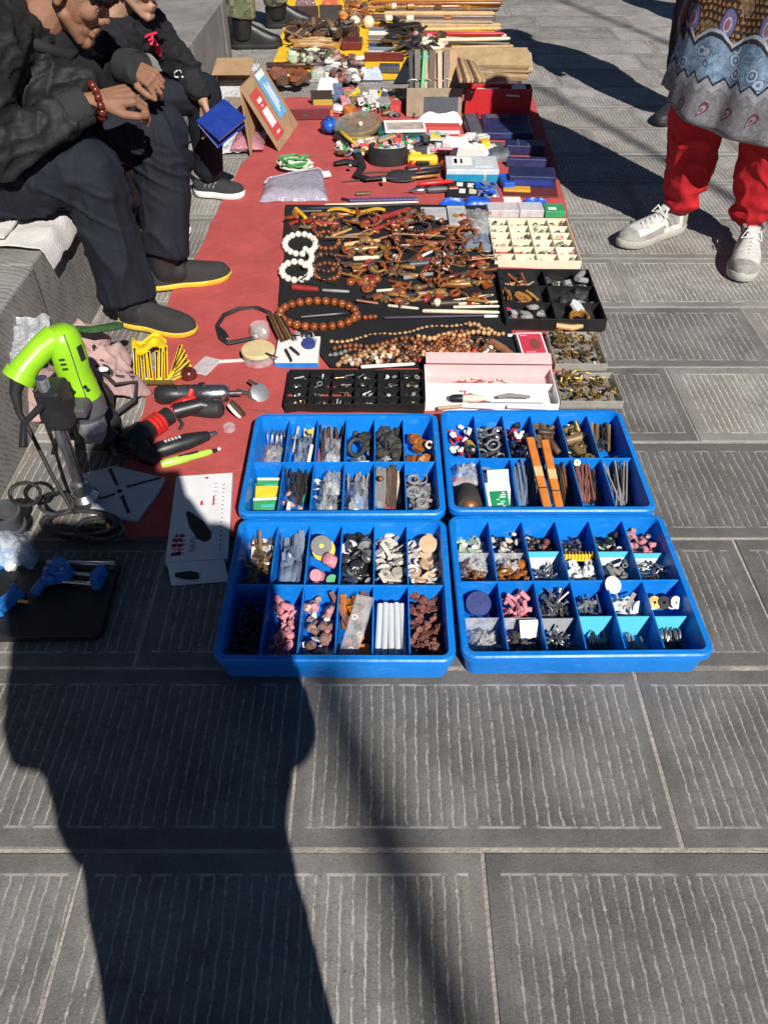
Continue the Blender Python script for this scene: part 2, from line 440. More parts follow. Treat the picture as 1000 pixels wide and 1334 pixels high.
NOUN = dict(bit='drill bit', rod='thin rod', disc='disc', ring='ring', nut='nut', barrel='small cylinder', chunk='lump', flake='flake', screw='screw', tube='tube piece', strip='flat stick', bead='bead', card='card', bent='curved piece', drop='teardrop pendant')
_ADJ = dict(tan_disc='tan', pink_abrasive='pink', beige_felt='beige', rusty_red_chip='rust red', white_plastic='white', pale_grey_plastic='pale grey', black_plastic='black', black_rubber='black', amber_resin='amber', olive_brown_horn='olive brown', dark_wood='dark brown', orange_lacquered_wood='orange', yellow_plastic='yellow', green_plastic='green', red_plastic='red', dark_blue_plastic='dark blue', blue_grey_cable='blue grey', pale_green_shell='pale green', gold_plate='gold', grey_abrasive_stone='grey', dark_rough_stone='rough dark', pinkish_brown_crystal='pinkish brown', pale_mica='white shiny', worn_brass='brass', copper_brown='copper brown', grey_steel='silvery', blackened_steel='black steel', reddish_wood='reddish', dark_red_lacquer='dark red', brown_wood_bead='brown', yellow_brown_horn='yellow brown', large_amber_wood_bead='amber brown', tan_wood='tan', dark_brown_leather='leather brown', dark_seed_bead='near black', mossy_bead='mossy green', white_shell_bead='cream', bone_white='bone white', royal_blue_film='blue', blue_clamp_plastic='blue')
def ADJ(m): return _ADJ.get(m.name, m.name.replace('_', ' '))
PREP = re.compile(r' (?=(?:in|beside|bagged|behind|right of|left of|under|before|next to|heaped|around|at|below|with|among|on) )')
def heap(A, spec, label, cat, group, name, seed=0, tilt=.35, sc=1.0, dens=1.0):
    """pour pieces into the cell A = (x0,x1,y0,y1,z0); spec: (kind, size, mat, n, layout, extra)"""
    q = random.Random(seed); x0, x1, y0, y1, z0 = A
    tot = sum(s[3] for s in spec); i = 0
    order = []
    for s in spec: order += [s]*int(s[3]*dens*(2.5 if s[4] == 'r' and s[3] < 40 else 1.15))
    tot = len(order)
    q.shuffle(order)
    for s in order:
        kind, size, mat, n, lay = s[:5]; s2 = s[5] if len(s) > 5 else 0
        me = piece(kind, size, mat, s2)
        m = min(size*.45, (x1-x0)*.35); my = min(size*(.5 if lay in ('y', 'lean') else .45), (y1-y0)*.44)
        x = q.uniform(x0+m, x1-m); yy = q.uniform(y0+my, y1-my)
        th = s2*2 if s2 and kind in ('rod', 'bit') else (size*.25 if kind in ('screw', 'strip', 'flake', 'card') else size*.55 if kind in ('chunk', 'barrel', 'bead', 'nut', 'ring', 'tube') else .003 if kind in ('rod', 'bit') else size*.3)
        lift = (i/tot)*min(.036, tot*th*.12)
        z = z0+th*.5+.0015+lift
        if lay == 'y':
            x = x0+m*.3+.005+(x1-x0-.012-m*.3)*((i*.618) % 1); rot = (q.uniform(-.1, .1), q.uniform(-.06, .06), math.pi/2+q.gauss(0, .1))
        elif lay == 'lean':                 # long pieces leaning up against the back wall
            x = x0+.006+(x1-x0-.012)*((i*.618) % 1); a = q.uniform(.25, .55); rot = (0, -a, math.pi/2+q.gauss(0, .14)); yy = y1-size*.5*math.cos(a)-.004; z = z0+size*.5*math.sin(a)+.003
        elif lay == 'flat': rot = (q.gauss(0, .12), q.gauss(0, .12), q.uniform(0, 6.28))
        else: rot = (q.gauss(0, tilt), q.gauss(0, tilt), q.uniform(0, 6.28))
        o = inst(name, me, (x, yy, z), rot, None, sc*(q.uniform(.75, 1.18) if lay in ('r', 'flat') else q.uniform(.9, 1.05))); sp = PREP.split(label, 1); tag(o, ADJ(mat)+' '+NOUN[kind]+' '+sp[1], NOUN[kind], group); i += 1
def bag(A, label, mat=BAG, h=.03, seed=0, name='plastic_bag', cat='plastic bag', nu=14):
    x0, x1, y0, y1, z0 = A
    def f(a, b):
        e = min(a, 1-a, b, 1-b)*4; e = min(1, e)
        return (x0+(x1-x0)*a, y0+(y1-y0)*b, z0+.003+h*e*(.55+.9*abs(fbm(a*4+seed*7, b*4, seed)))+.006*noise.noise((a*9, b*9, seed)))
    return tag(MB().sheet(f, nu, nu, .0015).build(name, mat, None, 60), label, cat)
# ================================================================== blue trays
def blue_mat():
    k = NT('blue_tray_plastic'); oc = k.coord(); n = k.noise(oc, 7, 5, .65)
    c = k.mix(n.sm(.3, .7), (.004, .17, .60), (.006, .21, .70))
    sc = k.noise(k.vec(*[q*s for q, s in zip(k.xyz(oc), (20.0, 160.0, 40.0))]), 1, 3, .7)
    c = k.mix(sc.sm(.56, .72)*.35, c, (.12, .36, .74)); c = k.mix(k.noise(oc, 16, 6, .8).sm(.55, .8)*.30, c, (.17, .27, .42)); c = k.mix(k.noise(oc, 35, 5, .75).sm(.58, .8)*.3, c, (.02, .1, .3))
    return k.out(c, n*.25+.25, 0, k.bump(k.noise(oc, 24, 4), .0016), Specular_IOR_Level=.45)
BLUE = blue_mat()
TH = .07
def rrect(x, y, r, n=5):
    return [(sx*(x-r)+r*math.cos(a0+k*math.pi/2/n), sy*(y-r)+r*math.sin(a0+k*math.pi/2/n))
            for sx, sy, a0 in ((1, 1, 0), (-1, 1, math.pi/2), (-1, -1, math.pi), (1, -1, 1.5*math.pi)) for k in range(n+1)]
def tray(x0, x1, y0, y1, rz, label, rows):
    W, D = x1-x0, y1-y0; cx, cy = (x0+x1)/2, (y0+y1)/2
    t = root('compartment_tray', label, 'tray', (cx, cy, .008), (0, 0, rz), 'blue plastic compartment trays')
    b = MB(); X2, Y2 = W/2, D/2
    R0 = rrect(X2-.012, Y2-.012, .02); R1 = rrect(X2, Y2, .026); R1b = rrect(X2-.003, Y2-.003, .024)
    Ri = rrect(X2-.013, Y2-.013, .014); Rb = rrect(X2-.021, Y2-.021, .01)
    lay = [[(x, y, z) for x, y in P] for P, z in ((R0, .0), (rrect(X2-.006, Y2-.006, .023), .052), (R1, .053), (R1, TH-.003), (R1b, TH), (Ri, TH), (Rb, .004))]
    b.ring_loft(lay); b.build('tray_shell', BLUE, t, 30)
    cells = []
    nx = 6; ix, iy = X2-.015, Y2-.015
    ys = [iy-2*iy*f for f in rows]
    q = .0014
    for yy in ys[1:-1]:
        hh = TH-.006 if abs(yy) < .02 else TH-.02
        if abs(yy) < .02: MB().box((0, yy, (.004+hh)/2), (2*ix+.002, .0035, hh-.004)).build('divider', BLUE, t, 0, .0008)
    for r in range(len(ys)-1):
        yt, yb = ys[r], ys[r+1]
        for c in range(nx):
            xa, xb = -ix+2*ix*c/nx, -ix+2*ix*(c+1)/nx
            cells.append(((xa+.003+cx, xb-.003+cx, yb+.003+cy, yt-.003+cy, .0125), (r, c)))
    halves = [(ys[0], 0.), (0., ys[-1])]
    for ya, yb in halves:
        for c in range(1, nx):
            xx = -ix+2*ix*c/nx
            L = abs(ya-yb)-.0042; ym = (ya+yb)/2
            hz = TH-.008
            poly = [(-L/2, .004), (L/2, .004), (L/2, hz), (-L/2, hz-.002)]
            d = MB(); d.prism(poly, -q, q, 0, Matrix(((0, 0, 1, xx), (1, 0, 0, ym), (0, 1, 0, 0), (0, 0, 0, 1)))); d.build('divider', BLUE, t, 0, .0006)
    return t, {rc: A for A, rc in cells}
half = [0, .5, 1]; quarter = [0, .25, .5, .75, 1]
tFL, cFL = tray(-.316, .134, .828, 1.203, -.004, 'front left blue tray holding pink stones, mica, white tubes and rust chips', half)
tFR, cFR = tray(.142, .612, .838, 1.216, .012, 'front right blue tray with cyan cards splitting cells of small metal bits', quarter)
tBL, cBL = tray(-.324, .136, 1.214, 1.586, .006, 'rear left blue tray holding clear bags, amber lumps and a yellow pack', half)
tBR, cBR = tray(.143, .605, 1.226, 1.602, .003, 'rear right blue tray with orange sticks lying over its divider', half)
S = 0
def H(cells, r, c, spec, label, cat, name, tilt=.35, sc=1.0):
    global S
    S += 1; heap(cells[(r, c)], spec, label, cat, label+' heap', name, S, tilt, sc)
def sub(A, a0, a1, b0, b1, dz=0):
    x0, x1, y0, y1, z = A; return (x0+(x1-x0)*a0, x0+(x1-x0)*a1, y0+(y1-y0)*b0, y0+(y1-y0)*b1, z+dz)
def one(cells, r, c, fx, fy, z, name, me, rot, label, cat, sc=None):
    x0, x1, y0, y1, z0 = cells[(r, c)]
    return tag(inst(name, me, (x0+(x1-x0)*fx, y0+(y1-y0)*fy, z0+z), rot, None, sc), label, cat)
# -------- rear left tray
H(cBL, 0, 0, [('bit', .06, MET, 9, 'lean'), ('rod', .05, DMET, 4, 'r')], 'silvery drill bit bagged in the cell with the plain clear bag, rear left tray', 'drill bit', 'drill_bit')
bag(sub(cBL[(0, 0)], .05, .95, .02, .8), 'plain clear bag of drill bits in the corner cell of the rear left tray', h=.028, seed=1)
H(cBL, 0, 1, [('rod', .07, BEIGE, 3, 'lean', .004), ('chunk', .012, GSTONE, 6, 'r')], 'beige stub or grey lump beside the smoky bag, rear left tray', 'stub', 'abrasive_stub')
bag(sub(cBL[(0, 1)], .1, .95, .1, .95), 'smoky blue bag with a yellow tag in the rear left tray', BAGD, .045, 2)
one(cBL, 0, 1, .75, .75, .052, 'yellow_tag', piece('flake', .012, YELLOW), (.4, .2, .5), 'small yellow tag lying on the smoky bag', 'tag')
one(cBL, 0, 1, .82, .3, .04, 'white_stick', piece('barrel', .05, WHITEP, .0045), (0, -.5, 1.4), 'short white stick lying on the smoky bag', 'stick')
H(cBL, 0, 2, [('rod', .1, DWOOD, 10, 'lean', .0022), ('rod', .09, GSTONE, 5, 'lean', .003)], 'long thin stick in the clear bag beside the black wheel', 'stick', 'thin_stick')
bag(sub(cBL[(0, 2)], .05, .95, .02, .95), 'clear bag of long thin sticks reaching the tray rim', h=.04, seed=3)
H(cBL, 0, 3, [('chunk', .012, DSTONE, 6, 'r'), ('ring', .011, GSTONE, 3, 'r')], 'dark lump or ring under the black wheel in the rear left tray', 'lump', 'dark_lump')
one(cBL, 0, 3, .35, .5, .035, 'rubber_ring', piece('ring', .02, BLACKR, .006), (1.0, .3, .3), 'black rubber wheel standing in the rear left tray', 'wheel')
one(cBL, 0, 3, .68, .72, .04, 'rubber_lump', piece('chunk', .02, BLACKR), (.3, .3, 1), 'black rubber knob behind the black wheel', 'knob')
one(cBL, 0, 3, .5, .16, .02, 'white_card', piece('card', .055, CARDW, .03), (.3, 0, .1), 'folded white card in front of the black wheel', 'card')
H(cBL, 0, 4, [('chunk', .02, DSTONE, 13, 'r')], 'rough dark stone in the cell next to the amber lumps', 'stone', 'rough_stone')
bag(sub(cBL[(0, 4)], .05, .9, .05, .5), 'open clear bag in front of the rough dark stones', h=.03, seed=5)
for i, (fx, fy, s, a) in enumerate(((.35, .3, .026, .2), (.6, .62, .026, 1.1), (.4, .75, .022, 2.2), (.7, .25, .02, .7))):
    one(cBL, 0, 5, fx, fy, .018+.006*i, 'amber_lump', piece('chunk', s, AMBER), (.2, .3, a), ('big amber resin lump nearest the middle divider', 'amber resin lump beside the pale ring', 'amber resin lump against the rear wall of its cell', 'small amber resin lump below the pale ring')[i], 'resin lump')
one(cBL, 0, 5, .9, .45, .05, 'pale_ring', piece('ring', .008, BEIGE, .003), (.9, .4, 0), 'pale ring leaning on the amber lumps', 'ring')
A = cBL[(1, 0)]
for i, (m, fy, lab) in enumerate(((GREENP, .78, 'green and white paper pack at the rear of its cell'), (YELLOW, .6, 'yellow paper pack between the green packs'), (GREENP, .36, 'green pack with a white edge above brown grit'))):
    t = root('paper_pack', lab, 'pack', ((A[0]+A[1])/2, A[2]+(A[3]-A[2])*fy, A[4]+.022), (.35, 0, .03*i))
    MB().box((0, 0, 0), (.056, .034, .012)).build('pack_body', m, t, 0, .002)
    MB().box((0, .012, .0066), (.054, .006, .0012)).build('pack_band', CARDW if i != 1 else YELLOW, t, 0)
    if i != 1: MB().box((.006, -.006, .0066), (.03, .008, .0012)).build('pack_print', M('teal_print', (.05, .4, .35), .6), t, 0)
H(cBL, 1, 0, [('chunk', .005, TAN, 28, 'flat'), ('chunk', .006, PBROWN, 14, 'flat')], 'grain of brown grit below the green and yellow packs', 'grit', 'brown_grit')
H(cBL, 1, 1, [('rod', .09, DMET, 15, 'lean', .0024), ('rod', .08, REDP, 2, 'lean', .0022), ('rod', .08, GREENP, 1, 'lean', .0025), ('chunk', .01, PBROWN, 4, 'r')], 'dark rod in the bundle with red and green tips, rear left tray', 'rod', 'dark_rod')
one(cBL, 1, 1, .25, .2, .03, 'white_chalk', piece('barrel', .04, WHITEP, .005), (0, -.4, 1.5), 'stub of white chalk among dark rods', 'chalk')
H(cBL, 1, 2, [('bit', .055, MET, 16, 'r'), ('flake', .012, GREYP, 8, 'r')], 'silvery bit in the overfull clear bags, rear left tray', 'drill bit', 'drill_bit')
bag(sub(cBL[(1, 2)], .04, .96, .02, .97), 'overfull crumpled clear bag bulging above the tray front row', h=.05, seed=7)
bag(sub(cBL[(1, 2)], .3, .95, .5, .97, .03), 'upright flap of clear bag above the overfull bag', h=.03, seed=17)
H(cBL, 1, 3, [('disc', .013, MET, 8, 'r'), ('rod', .06, GSTONE, 7, 'lean', .003)], 'grey disc or stick in the clear bag of mixed discs', 'disc', 'grey_disc')
bag(sub(cBL[(1, 3)], .04, .96, .1, .97), 'clear bag of mixed grey discs in the rear left tray', h=.045, seed=8)
H(cBL, 1, 4, [('strip', .1, GSTONE, 3, 'lean', .014), ('strip', .1, DWOOD, 3, 'lean', .012), ('strip', .09, BEIGE, 1, 'lean', .012)], 'flat sharpening stick standing in its own cell', 'stick', 'sharpening_stick')
one(cBL, 1, 4, .18, .72, .05, 'copper_bead', piece('bead', .007, COPPER), (0, 0, 0), 'copper coloured bead beside the sharpening sticks', 'bead')
H(cBL, 1, 5, [('ring', .015, GSTONE, 9, 'r'), ('disc', .017, GSTONE, 4, 'r')], 'grey stone ring in the bag at the tray corner', 'ring', 'stone_ring')
bag(sub(cBL[(1, 5)], .05, .9, .02, .9), 'clear bag over grey stone rings', h=.036, seed=9)
# -------- rear right tray
H(cBR, 0, 0, [('chunk', .008, REDP, 12, 'r'), ('chunk', .009, WHITEP, 10, 'r')], 'red or white bead beside the striped yellow handle', 'bead', 'small_bead')
t = root('striped_handle', 'black handle with yellow bands in the rear right tray', 'handle', (cBR[(0, 0)][1]-.014, (cBR[(0, 0)][2]+cBR[(0, 0)][3])/2-.01, .045), (math.pi/2-.5, 0, 0))
b = MB(); b.lathe([(.001, -.06), (.01, -.06), (.012, -.055), (.012, .045), (.008, .06), (.001, .062)], 14); b.build('grip', BLACKP, t)
for i in range(4): MB().lathe([(.012, -.03+i*.016), (.0128, -.029+i*.016), (.0128, -.021+i*.016), (.012, -.02+i*.016)], 14).build('yellow_band', YELLOW, t)
H(cBR, 0, 1, [('ring', .013, MET, 6, 'r'), ('ring', .017, GSTONE, 3, 'r', .003), ('chunk', .011, DMET, 9, 'r')], 'grey coil or black lump in the cell right of the striped handle', 'coil', 'steel_coil')
H(cBR, 0, 2, [('chunk', .01, REDP, 5, 'r'), ('chunk', .012, DMET, 8, 'r'), ('barrel', .018, WHITEP, 4, 'r'), ('flake', .012, PINK, 4, 'r')], 'red, black or white scrap behind the orange sticks', 'scrap', 'mixed_scrap')
H(cBR, 0, 3, [('barrel', .085, OLIVE, 4, 'lean', .011), ('barrel', .05, DWOOD, 3, 'r', .009)], 'olive brown horn cylinder in the rear right tray', 'cylinder', 'horn_cylinder')
H(cBR, 0, 4, [('tube', .035, OLIVE, 6, 'r', .01), ('nut', .009, GOLD, 7, 'r'), ('barrel', .03, BRASS, 4, 'r', .007)], 'brass fitting or olive barrel in the rear right tray', 'fitting', 'brass_fitting')
H(cBR, 0, 5, [('barrel', .08, OLIVE, 3, 'lean', .006), ('rod', .07, DMET, 8, 'lean', .003), ('chunk', .013, BLACKR, 5, 'r')], 'brown stick or black rubber bit at the rear right corner', 'stick', 'brown_stick')
A = cBR[(1, 0)]
t = root('brush_drum', 'dark brown drum with a domed copper end under a clear bag', 'drum', ((A[0]+A[1])/2, A[2]+.05, A[4]+.03), (math.pi/2-.35, 0, 0))
b = MB(); b.lathe([(.001, -.05), (.026, -.05), (.029, -.046), (.029, .03), (.026, .034), (.001, .034)], 20); b.build('drum_body', M('dark_bristle', (.045, .035, .03), .9, bump=.003, bscale=300), t)
MB().ball((0, 0, .03), (.02, .02, .016), 14, 8).build('dome_cap', COPPER, t)
bag(sub(A, .02, .95, .62, 1.0, .03), 'crumpled clear bag behind the dark brown drum', h=.035, seed=11)
A = cBR[(1, 1)]
t = root('white_carton', 'white carton with a green printed label in the rear right tray', 'carton', ((A[0]+A[1])/2, (A[2]+A[3])/2-.01, A[4]+.026), (.3, 0, .08))
MB().box((0, 0, 0), (.058, .12, .02)).build('carton_body', CARDW, t, 0, .0015)
MB().box((-.001, -.024, .0105), (.042, .062, .001)).build('green_label', M('green_label', (.01, .24, .09), .5), t, 0)
b = MB()
for i in range(9): b.box((R.uniform(-.012, .012), -.046+.006*i, .0114), (R.uniform(.005, .016), .0025, .0006))
b.build('label_print', CARDW, t, 0)
MB().box((0, .045, .012), (.05, .03, .004)).build('carton_flap', CARDW, t, 0, .001, None, (.4, 0, 0))
H(cBR, 1, 2, [('tube', .11, BLUEG, 9, 'lean', .004), ('strip', .1, GSTONE, 4, 'lean', .006)], 'blue grey striped cable length beside the orange sticks', 'cable length', 'cable_length')
for i, (du, lab) in enumerate(((0, 'left orange wooden stick with a pale band'), (.024, 'right orange wooden stick with a pale band'))):
    A = cBR[(1, 2)]; x = A[1]-.012+du+(.006 if i else 0)
    t = root('orange_stick', lab, 'stick', (x, A[2]+.1-.01*i, .078), (rad(9), 0, rad(4-2*i)))
    MB().box((0, 0, 0), (.019, .235, .011)).build('stick_body', ORANGE, t, 0, .002)
    MB().box((0, .01, 0), (.0194, .03, .0114)).build('pale_band', M('pale_wood', (.7, .5, .25), .5), t, 0, .001)
    MB().box((0, -.04, 0), (.0194, .004, .0114)).build('dark_ring', DWOOD, t, 0)
H(cBR, 1, 3, [('rod', .1, DMET, 22, 'lean', .0022), ('rod', .1, COPPER, 6, 'lean', .0022)], 'thin dark rod in the bundle right of the orange sticks', 'rod', 'thin_rod')
H(cBR, 1, 4, [('rod', .1, RUST, 16, 'lean', .0022), ('rod', .095, DMET, 12, 'lean', .0024)], 'thin rusty red rod in the mixed bundle', 'rod', 'rusty_rod')
one(cBR, 1, 4, .15, .95, .055, 'brass_nut', piece('nut', .007, GOLD), (.8, 0, 0), 'brass nut on the mixed rusty rods', 'nut')
H(cBR, 1, 5, [('rod', .11, GSTONE, 12, 'lean', .0022), ('rod', .105, DMET, 16, 'lean', .0022)], 'thin grey rod in the bundle at the right end', 'rod', 'grey_rod')
# -------- front left tray
H(cFL, 0, 0, [('bit', .06, MET, 8, 'lean'), ('rod', .05, OLIVE, 9, 'r', .003), ('disc', .012, BEIGE, 3, 'r'), ('flake', .014, PBROWN, 6, 'r')], 'steel or brown scrap in the rear corner cell left of the bluish bags', 'scrap', 'metal_scrap', .45, 1.15)
bag(sub(cFL[(0, 0)], .05, .7, .02, .7), 'clear bag over steel and brown scrap', h=.03, seed=21)
H(cFL, 0, 1, [('strip', .08, GREENP, 2, 'lean', .008), ('strip', .09, BLUEG, 4, 'lean', .012), ('rod', .08, MET, 5, 'lean')], 'bagged green or blue strip in the bluish bag', 'strip', 'bagged_strip')
bag(sub(cFL[(0, 1)], .03, .97, .02, .97), 'bluish clear bag of green and blue strips', BAGD, .045, 22)
one(cFL, 0, 2, .38, .72, .045, 'sanding_disc', piece('disc', .024, BLACKP, .005), (.75, .1, 0), 'black sanding disc with a yellow rim', 'disc')
one(cFL, 0, 2, .45, .68, .041, 'yellow_backing', piece('disc', .025, YELLOW, .003), (.75, .1, 0), 'yellow backing pad behind the black sanding disc', 'pad')
for i, (fx, fy, z, a, lab) in enumerate(((.72, .52, .035, .3, 'pink barrel stone beside the sanding disc'), (.3, .3, .028, 1.2, 'pink barrel stone in the lower corner'), (.35, .1, .022, .2, 'pale pink barrel stone at the front divider'))):
    one(cFL, 0, 2, fx, fy, z, 'grinding_barrel', piece('barrel', .03, PINK, .0135), (.5, .9, a), lab, 'grinding stone')
one(cFL, 0, 2, .78, .22, .028, 'green_disc', piece('disc', .013, GREENP, .006), (.6, .2, 0), 'small green grinding wheel among pink stones', 'wheel')
H(cFL, 0, 3, [('disc', .016, MET, 8, 'r', .003), ('ring', .016, DMET, 4, 'r', .004), ('chunk', .014, DMET, 9, 'r'), ('disc', .013, DMET, 5, 'r')], 'grey or black metal disc in the cell right of the sanding disc', 'disc', 'metal_disc', .5)
H(cFL, 0, 4, [('disc', .013, BEIGE, 9, 'r', .003), ('flake', .014, GSTONE, 10, 'r'), ('strip', .03, BEIGE, 5, 'r', .008)], 'beige felt disc or grey flake in the rear row, front left tray', 'felt disc', 'felt_disc', .45, 1.12)
H(cFL, 0, 5, [('disc', .014, TAN, 10, 'r', .003), ('ring', .01, MICA, 7, 'r'), ('disc', .011, BEIGE, 6, 'r')], 'tan disc or pale ring heaped in the rear right cell', 'disc', 'tan_disc', .45, 1.12)
one(cFL, 0, 5, .66, .75, .045, 'orange_disc', piece('disc', .02, TAN, .003), (.6, .1, 0), 'large tan orange disc standing above the tan heap', 'disc')
H(cFL, 1, 0, [('rod', .055, DMET, 26, 'r', .002), ('bit', .05, DMET, 10, 'r')], 'black bit in the shaded front corner cell', 'drill bit', 'drill_bit', .5)
H(cFL, 1, 1, [('barrel', .03, PINK, 8, 'r', .009), ('bit', .05, PINK, 12, 'r', .002), ('rod', .05, MET, 5, 'r')], 'pink mounted stone in the front row, front left tray', 'grinding stone', 'grinding_barrel', .45, .78)
H(cFL, 1, 2, [('chunk', .014, PBROWN, 12, 'r'), ('flake', .013, MICA, 8, 'r'), ('chunk', .011, PINK, 3, 'r')], 'brown crystal or white mica flake in the front row', 'crystal', 'mica_crystal', .5, .85)
H(cFL, 1, 3, [('strip', .1, RUST, 5, 'lean', .009), ('strip', .07, AMBER, 4, 'lean', .012), ('strip', .05, ORANGE, 2, 'r', .02)], 'red or orange stick around the clear case of gold bits', 'stick', 'red_stick')
A = cFL[(1, 3)]
t = root('clear_case', 'clear plastic case of gold bits leaning in the front row', 'case', ((A[0]+A[1])/2+.002, (A[2]+A[3])/2-.004, A[4]+.037), (.3, 0, -.28))
MB().box((0, 0, 0), (.036, .135, .014)).build('case_shell', CBOX, t, 0, .002)
for i in range(9): inst('gold_bit', piece('nut', .006, GOLD if i % 3 else MICA), (R.uniform(-.011, .011), -.045+.011*i, .001), (.3, .2, i), t)
for i in range(5):
    one(cFL, 1, 4, .12+.19*i, .47, .026+.003*(i % 2), 'plastic_tube', piece('tube', .125, GREYP, .0062), (0, -.12, math.pi/2+.02*(i-2)),
        ('pale plastic tube nearest the gold bit case', 'second pale plastic tube from the gold bit case', 'middle pale plastic tube of five', 'fourth pale plastic tube, one off the rust chips', 'pale plastic tube nearest the rust chips')[i], 'tube')
H(cFL, 1, 5, [('flake', .008, RUST, 60, 'r'), ('chunk', .007, RUST, 30, 'r')], 'rust red chip heaped in the front right corner cell', 'chip', 'rust_chip', .5, 1.3)
# -------- front right tray
H(cFR, 0, 0, [('flake', .014, PGREEN, 9, 'r'), ('flake', .012, MICA, 6, 'r')], 'pale green shell flake in the rear corner cell', 'flake', 'shell_flake', .5)
H(cFR, 0, 1, [('chunk', .008, BEIGE, 9, 'r'), ('nut', .006, DMET, 9, 'r'), ('flake', .009, PBROWN, 6, 'r')], 'grey brown nut or scrap in the second rear cell', 'scrap', 'metal_scrap')
H(cFR, 0, 2, [('bead', .007, DMET, 10, 'r'), ('bead', .007, RUST, 7, 'r'), ('ring', .007, WHITEP, 2, 'r')], 'dark red or black bead behind the copper sticks', 'bead', 'dark_bead')
H(cFR, 0, 3, [('bit', .035, DMET, 12, 'r'), ('flake', .01, GSTONE, 6, 'r')], 'dark metal bit behind the yellow comb', 'drill bit', 'drill_bit')
H(cFR, 0, 4, [('chunk', .009, BLACKR, 8, 'r'), ('ring', .008, WHITEP, 4, 'r'), ('bead', .006, RUST, 5, 'r'), ('chunk', .008, GREENP, 3, 'r')], 'black, white or red trinket in the fifth rear cell', 'trinket', 'mixed_trinket')
H(cFR, 0, 5, [('chunk', .012, PINK, 8, 'r'), ('flake', .014, TAN, 4, 'r'), ('chunk', .012, PBROWN, 5, 'r')], 'pink or brown chip in the far right rear cell', 'chip', 'pink_chip', .4, .75)
H(cFR, 1, 0, [('strip', .035, COPPER, 8, 'r', .007), ('rod', .03, DWOOD, 8, 'r', .002)], 'copper brown stick under a clear bag', 'stick', 'copper_stick', .5)
bag(sub(cFR[(1, 0)], .04, .96, .55, 1.0, .012), 'clear bag behind the copper brown sticks', h=.03, seed=31)
H(cFR, 1, 1, [('ring', .012, COPPER, 5, 'r', .004), ('chunk', .013, AMBER, 7, 'r'), ('flake', .012, ORANGE, 4, 'r')], 'brown ring or amber chip under a clear bag', 'ring', 'brown_ring', .5)
bag(sub(cFR[(1, 1)], .04, .96, .55, 1.0, .012), 'clear bag behind the brown rings', h=.03, seed=32)
H(cFR, 1, 2, [('bit', .04, MET, 14, 'r'), ('rod', .035, MET, 8, 'r')], 'steel bit before the white and cyan card', 'drill bit', 'drill_bit', .5)
H(cFR, 1, 3, [('nut', .0105, WHITEP, 17, 'r')], 'white plastic nut in front of the yellow comb', 'nut', 'plastic_nut', .6, .85)
H(cFR, 1, 4, [('tube', .03, GSTONE, 8, 'r', .006), ('rod', .035, MET, 5, 'r', .003)], 'grey green pipe stub in front of the wide cyan card', 'pipe stub', 'pipe_stub', .5)
H(cFR, 1, 5, [('screw', .025, MET, 18, 'r')], 'silvery screw in the far right cell of the second row', 'screw', 'small_screw', .5)
one(cFR, 2, 0, .45, .6, .03, 'blue_disc', piece('disc', .026, NAVY, .004), (.5, -.1, 0), 'dark blue disc leaning in the third row', 'disc')
H(cFR, 2, 0, [('chunk', .011, NAVY, 7, 'flat')], 'dark blue lump under the dark blue disc', 'lump', 'blue_lump')
H(cFR, 2, 1, [('tube', .03, PINK, 7, 'r', .006), ('ring', .008, REDP, 5, 'r'), ('chunk', .009, PBROWN, 6, 'r')], 'pink or red tube bit in the third row', 'tube', 'pink_tube', .4, .75)
H(cFR, 2, 2, [('screw', .035, MET, 11, 'r'), ('rod', .05, MET, 7, 'r', .0025), ('chunk', .007, DMET, 8, 'r')], 'grey screw or pin right of the pink tubes', 'screw', 'small_screw', .5)
H(cFR, 2, 3, [('rod', .045, BLUEG, 14, 'y', .0025), ('rod', .04, GSTONE, 6, 'r', .003)], 'grey blue pin left of the white buttons', 'pin', 'steel_pin')
H(cFR, 2, 4, [('disc', .016, WHITEP, 9, 'r', .002), ('disc', .011, WHITEP, 5, 'r', .003)], 'white button in the overflowing third row cell', 'button', 'white_button', .5)
one(cFR, 2, 4, .12, .92, .058, 'white_button', piece('disc', .018, WHITEP, .002), (.5, .3, 0), 'large white button standing highest on the button heap', 'button')
one(cFR, 2, 4, .55, .5, .05, 'driftwood_chip', piece('strip', .06, BEIGE, .008), (.1, .25, 1.0), 'pale grey wooden chip lying over white buttons', 'chip')
for i, (fx, m, lab) in enumerate(((.2, GOLD, 'gold bobbin at the left of the bobbin cell'), (.45, BLACKP, 'black bobbin beside the gold bobbin'), (.78, WHITEP, 'white bobbin near the tray edge'))):
    t = root('thread_bobbin', lab, 'bobbin', (cFR[(2, 5)][0]+.07*fx, cFR[(2, 5)][2]+.045, .05), (.6, .2*i, 0), None)
    MB().lathe([(.003, -.008), (.013, -.008), (.013, -.006), (.008, -.005), (.008, .005), (.013, .006), (.013, .008), (.003, .008)], 16, closed=True).build('bobbin_body', m, t)
    MB().lathe([(.0082, -.004), (.0105, -.004), (.0105, .004), (.0082, .004)], 16, closed=True).build('bobbin_thread', (YELLOW, DMET, BEIGE)[i], t)
H(cFR, 3, 0, [('flake', .014, GSTONE, 9, 'r'), ('rod', .04, OLIVE, 7, 'r')], 'grey scrap under the clear bag in the front left cell', 'scrap', 'grey_scrap')
bag(sub(cFR[(3, 0)], .04, .96, .2, 1.0, .006), 'clear bag over grey scrap in the front row', h=.03, seed=33)
H(cFR, 3, 1, [('chunk', .011, DSTONE, 7, 'r'), ('flake', .012, PINK, 4, 'r'), ('disc', .01, BEIGE, 3, 'r')], 'dark or pink scrap beside the white card', 'scrap', 'dark_scrap')
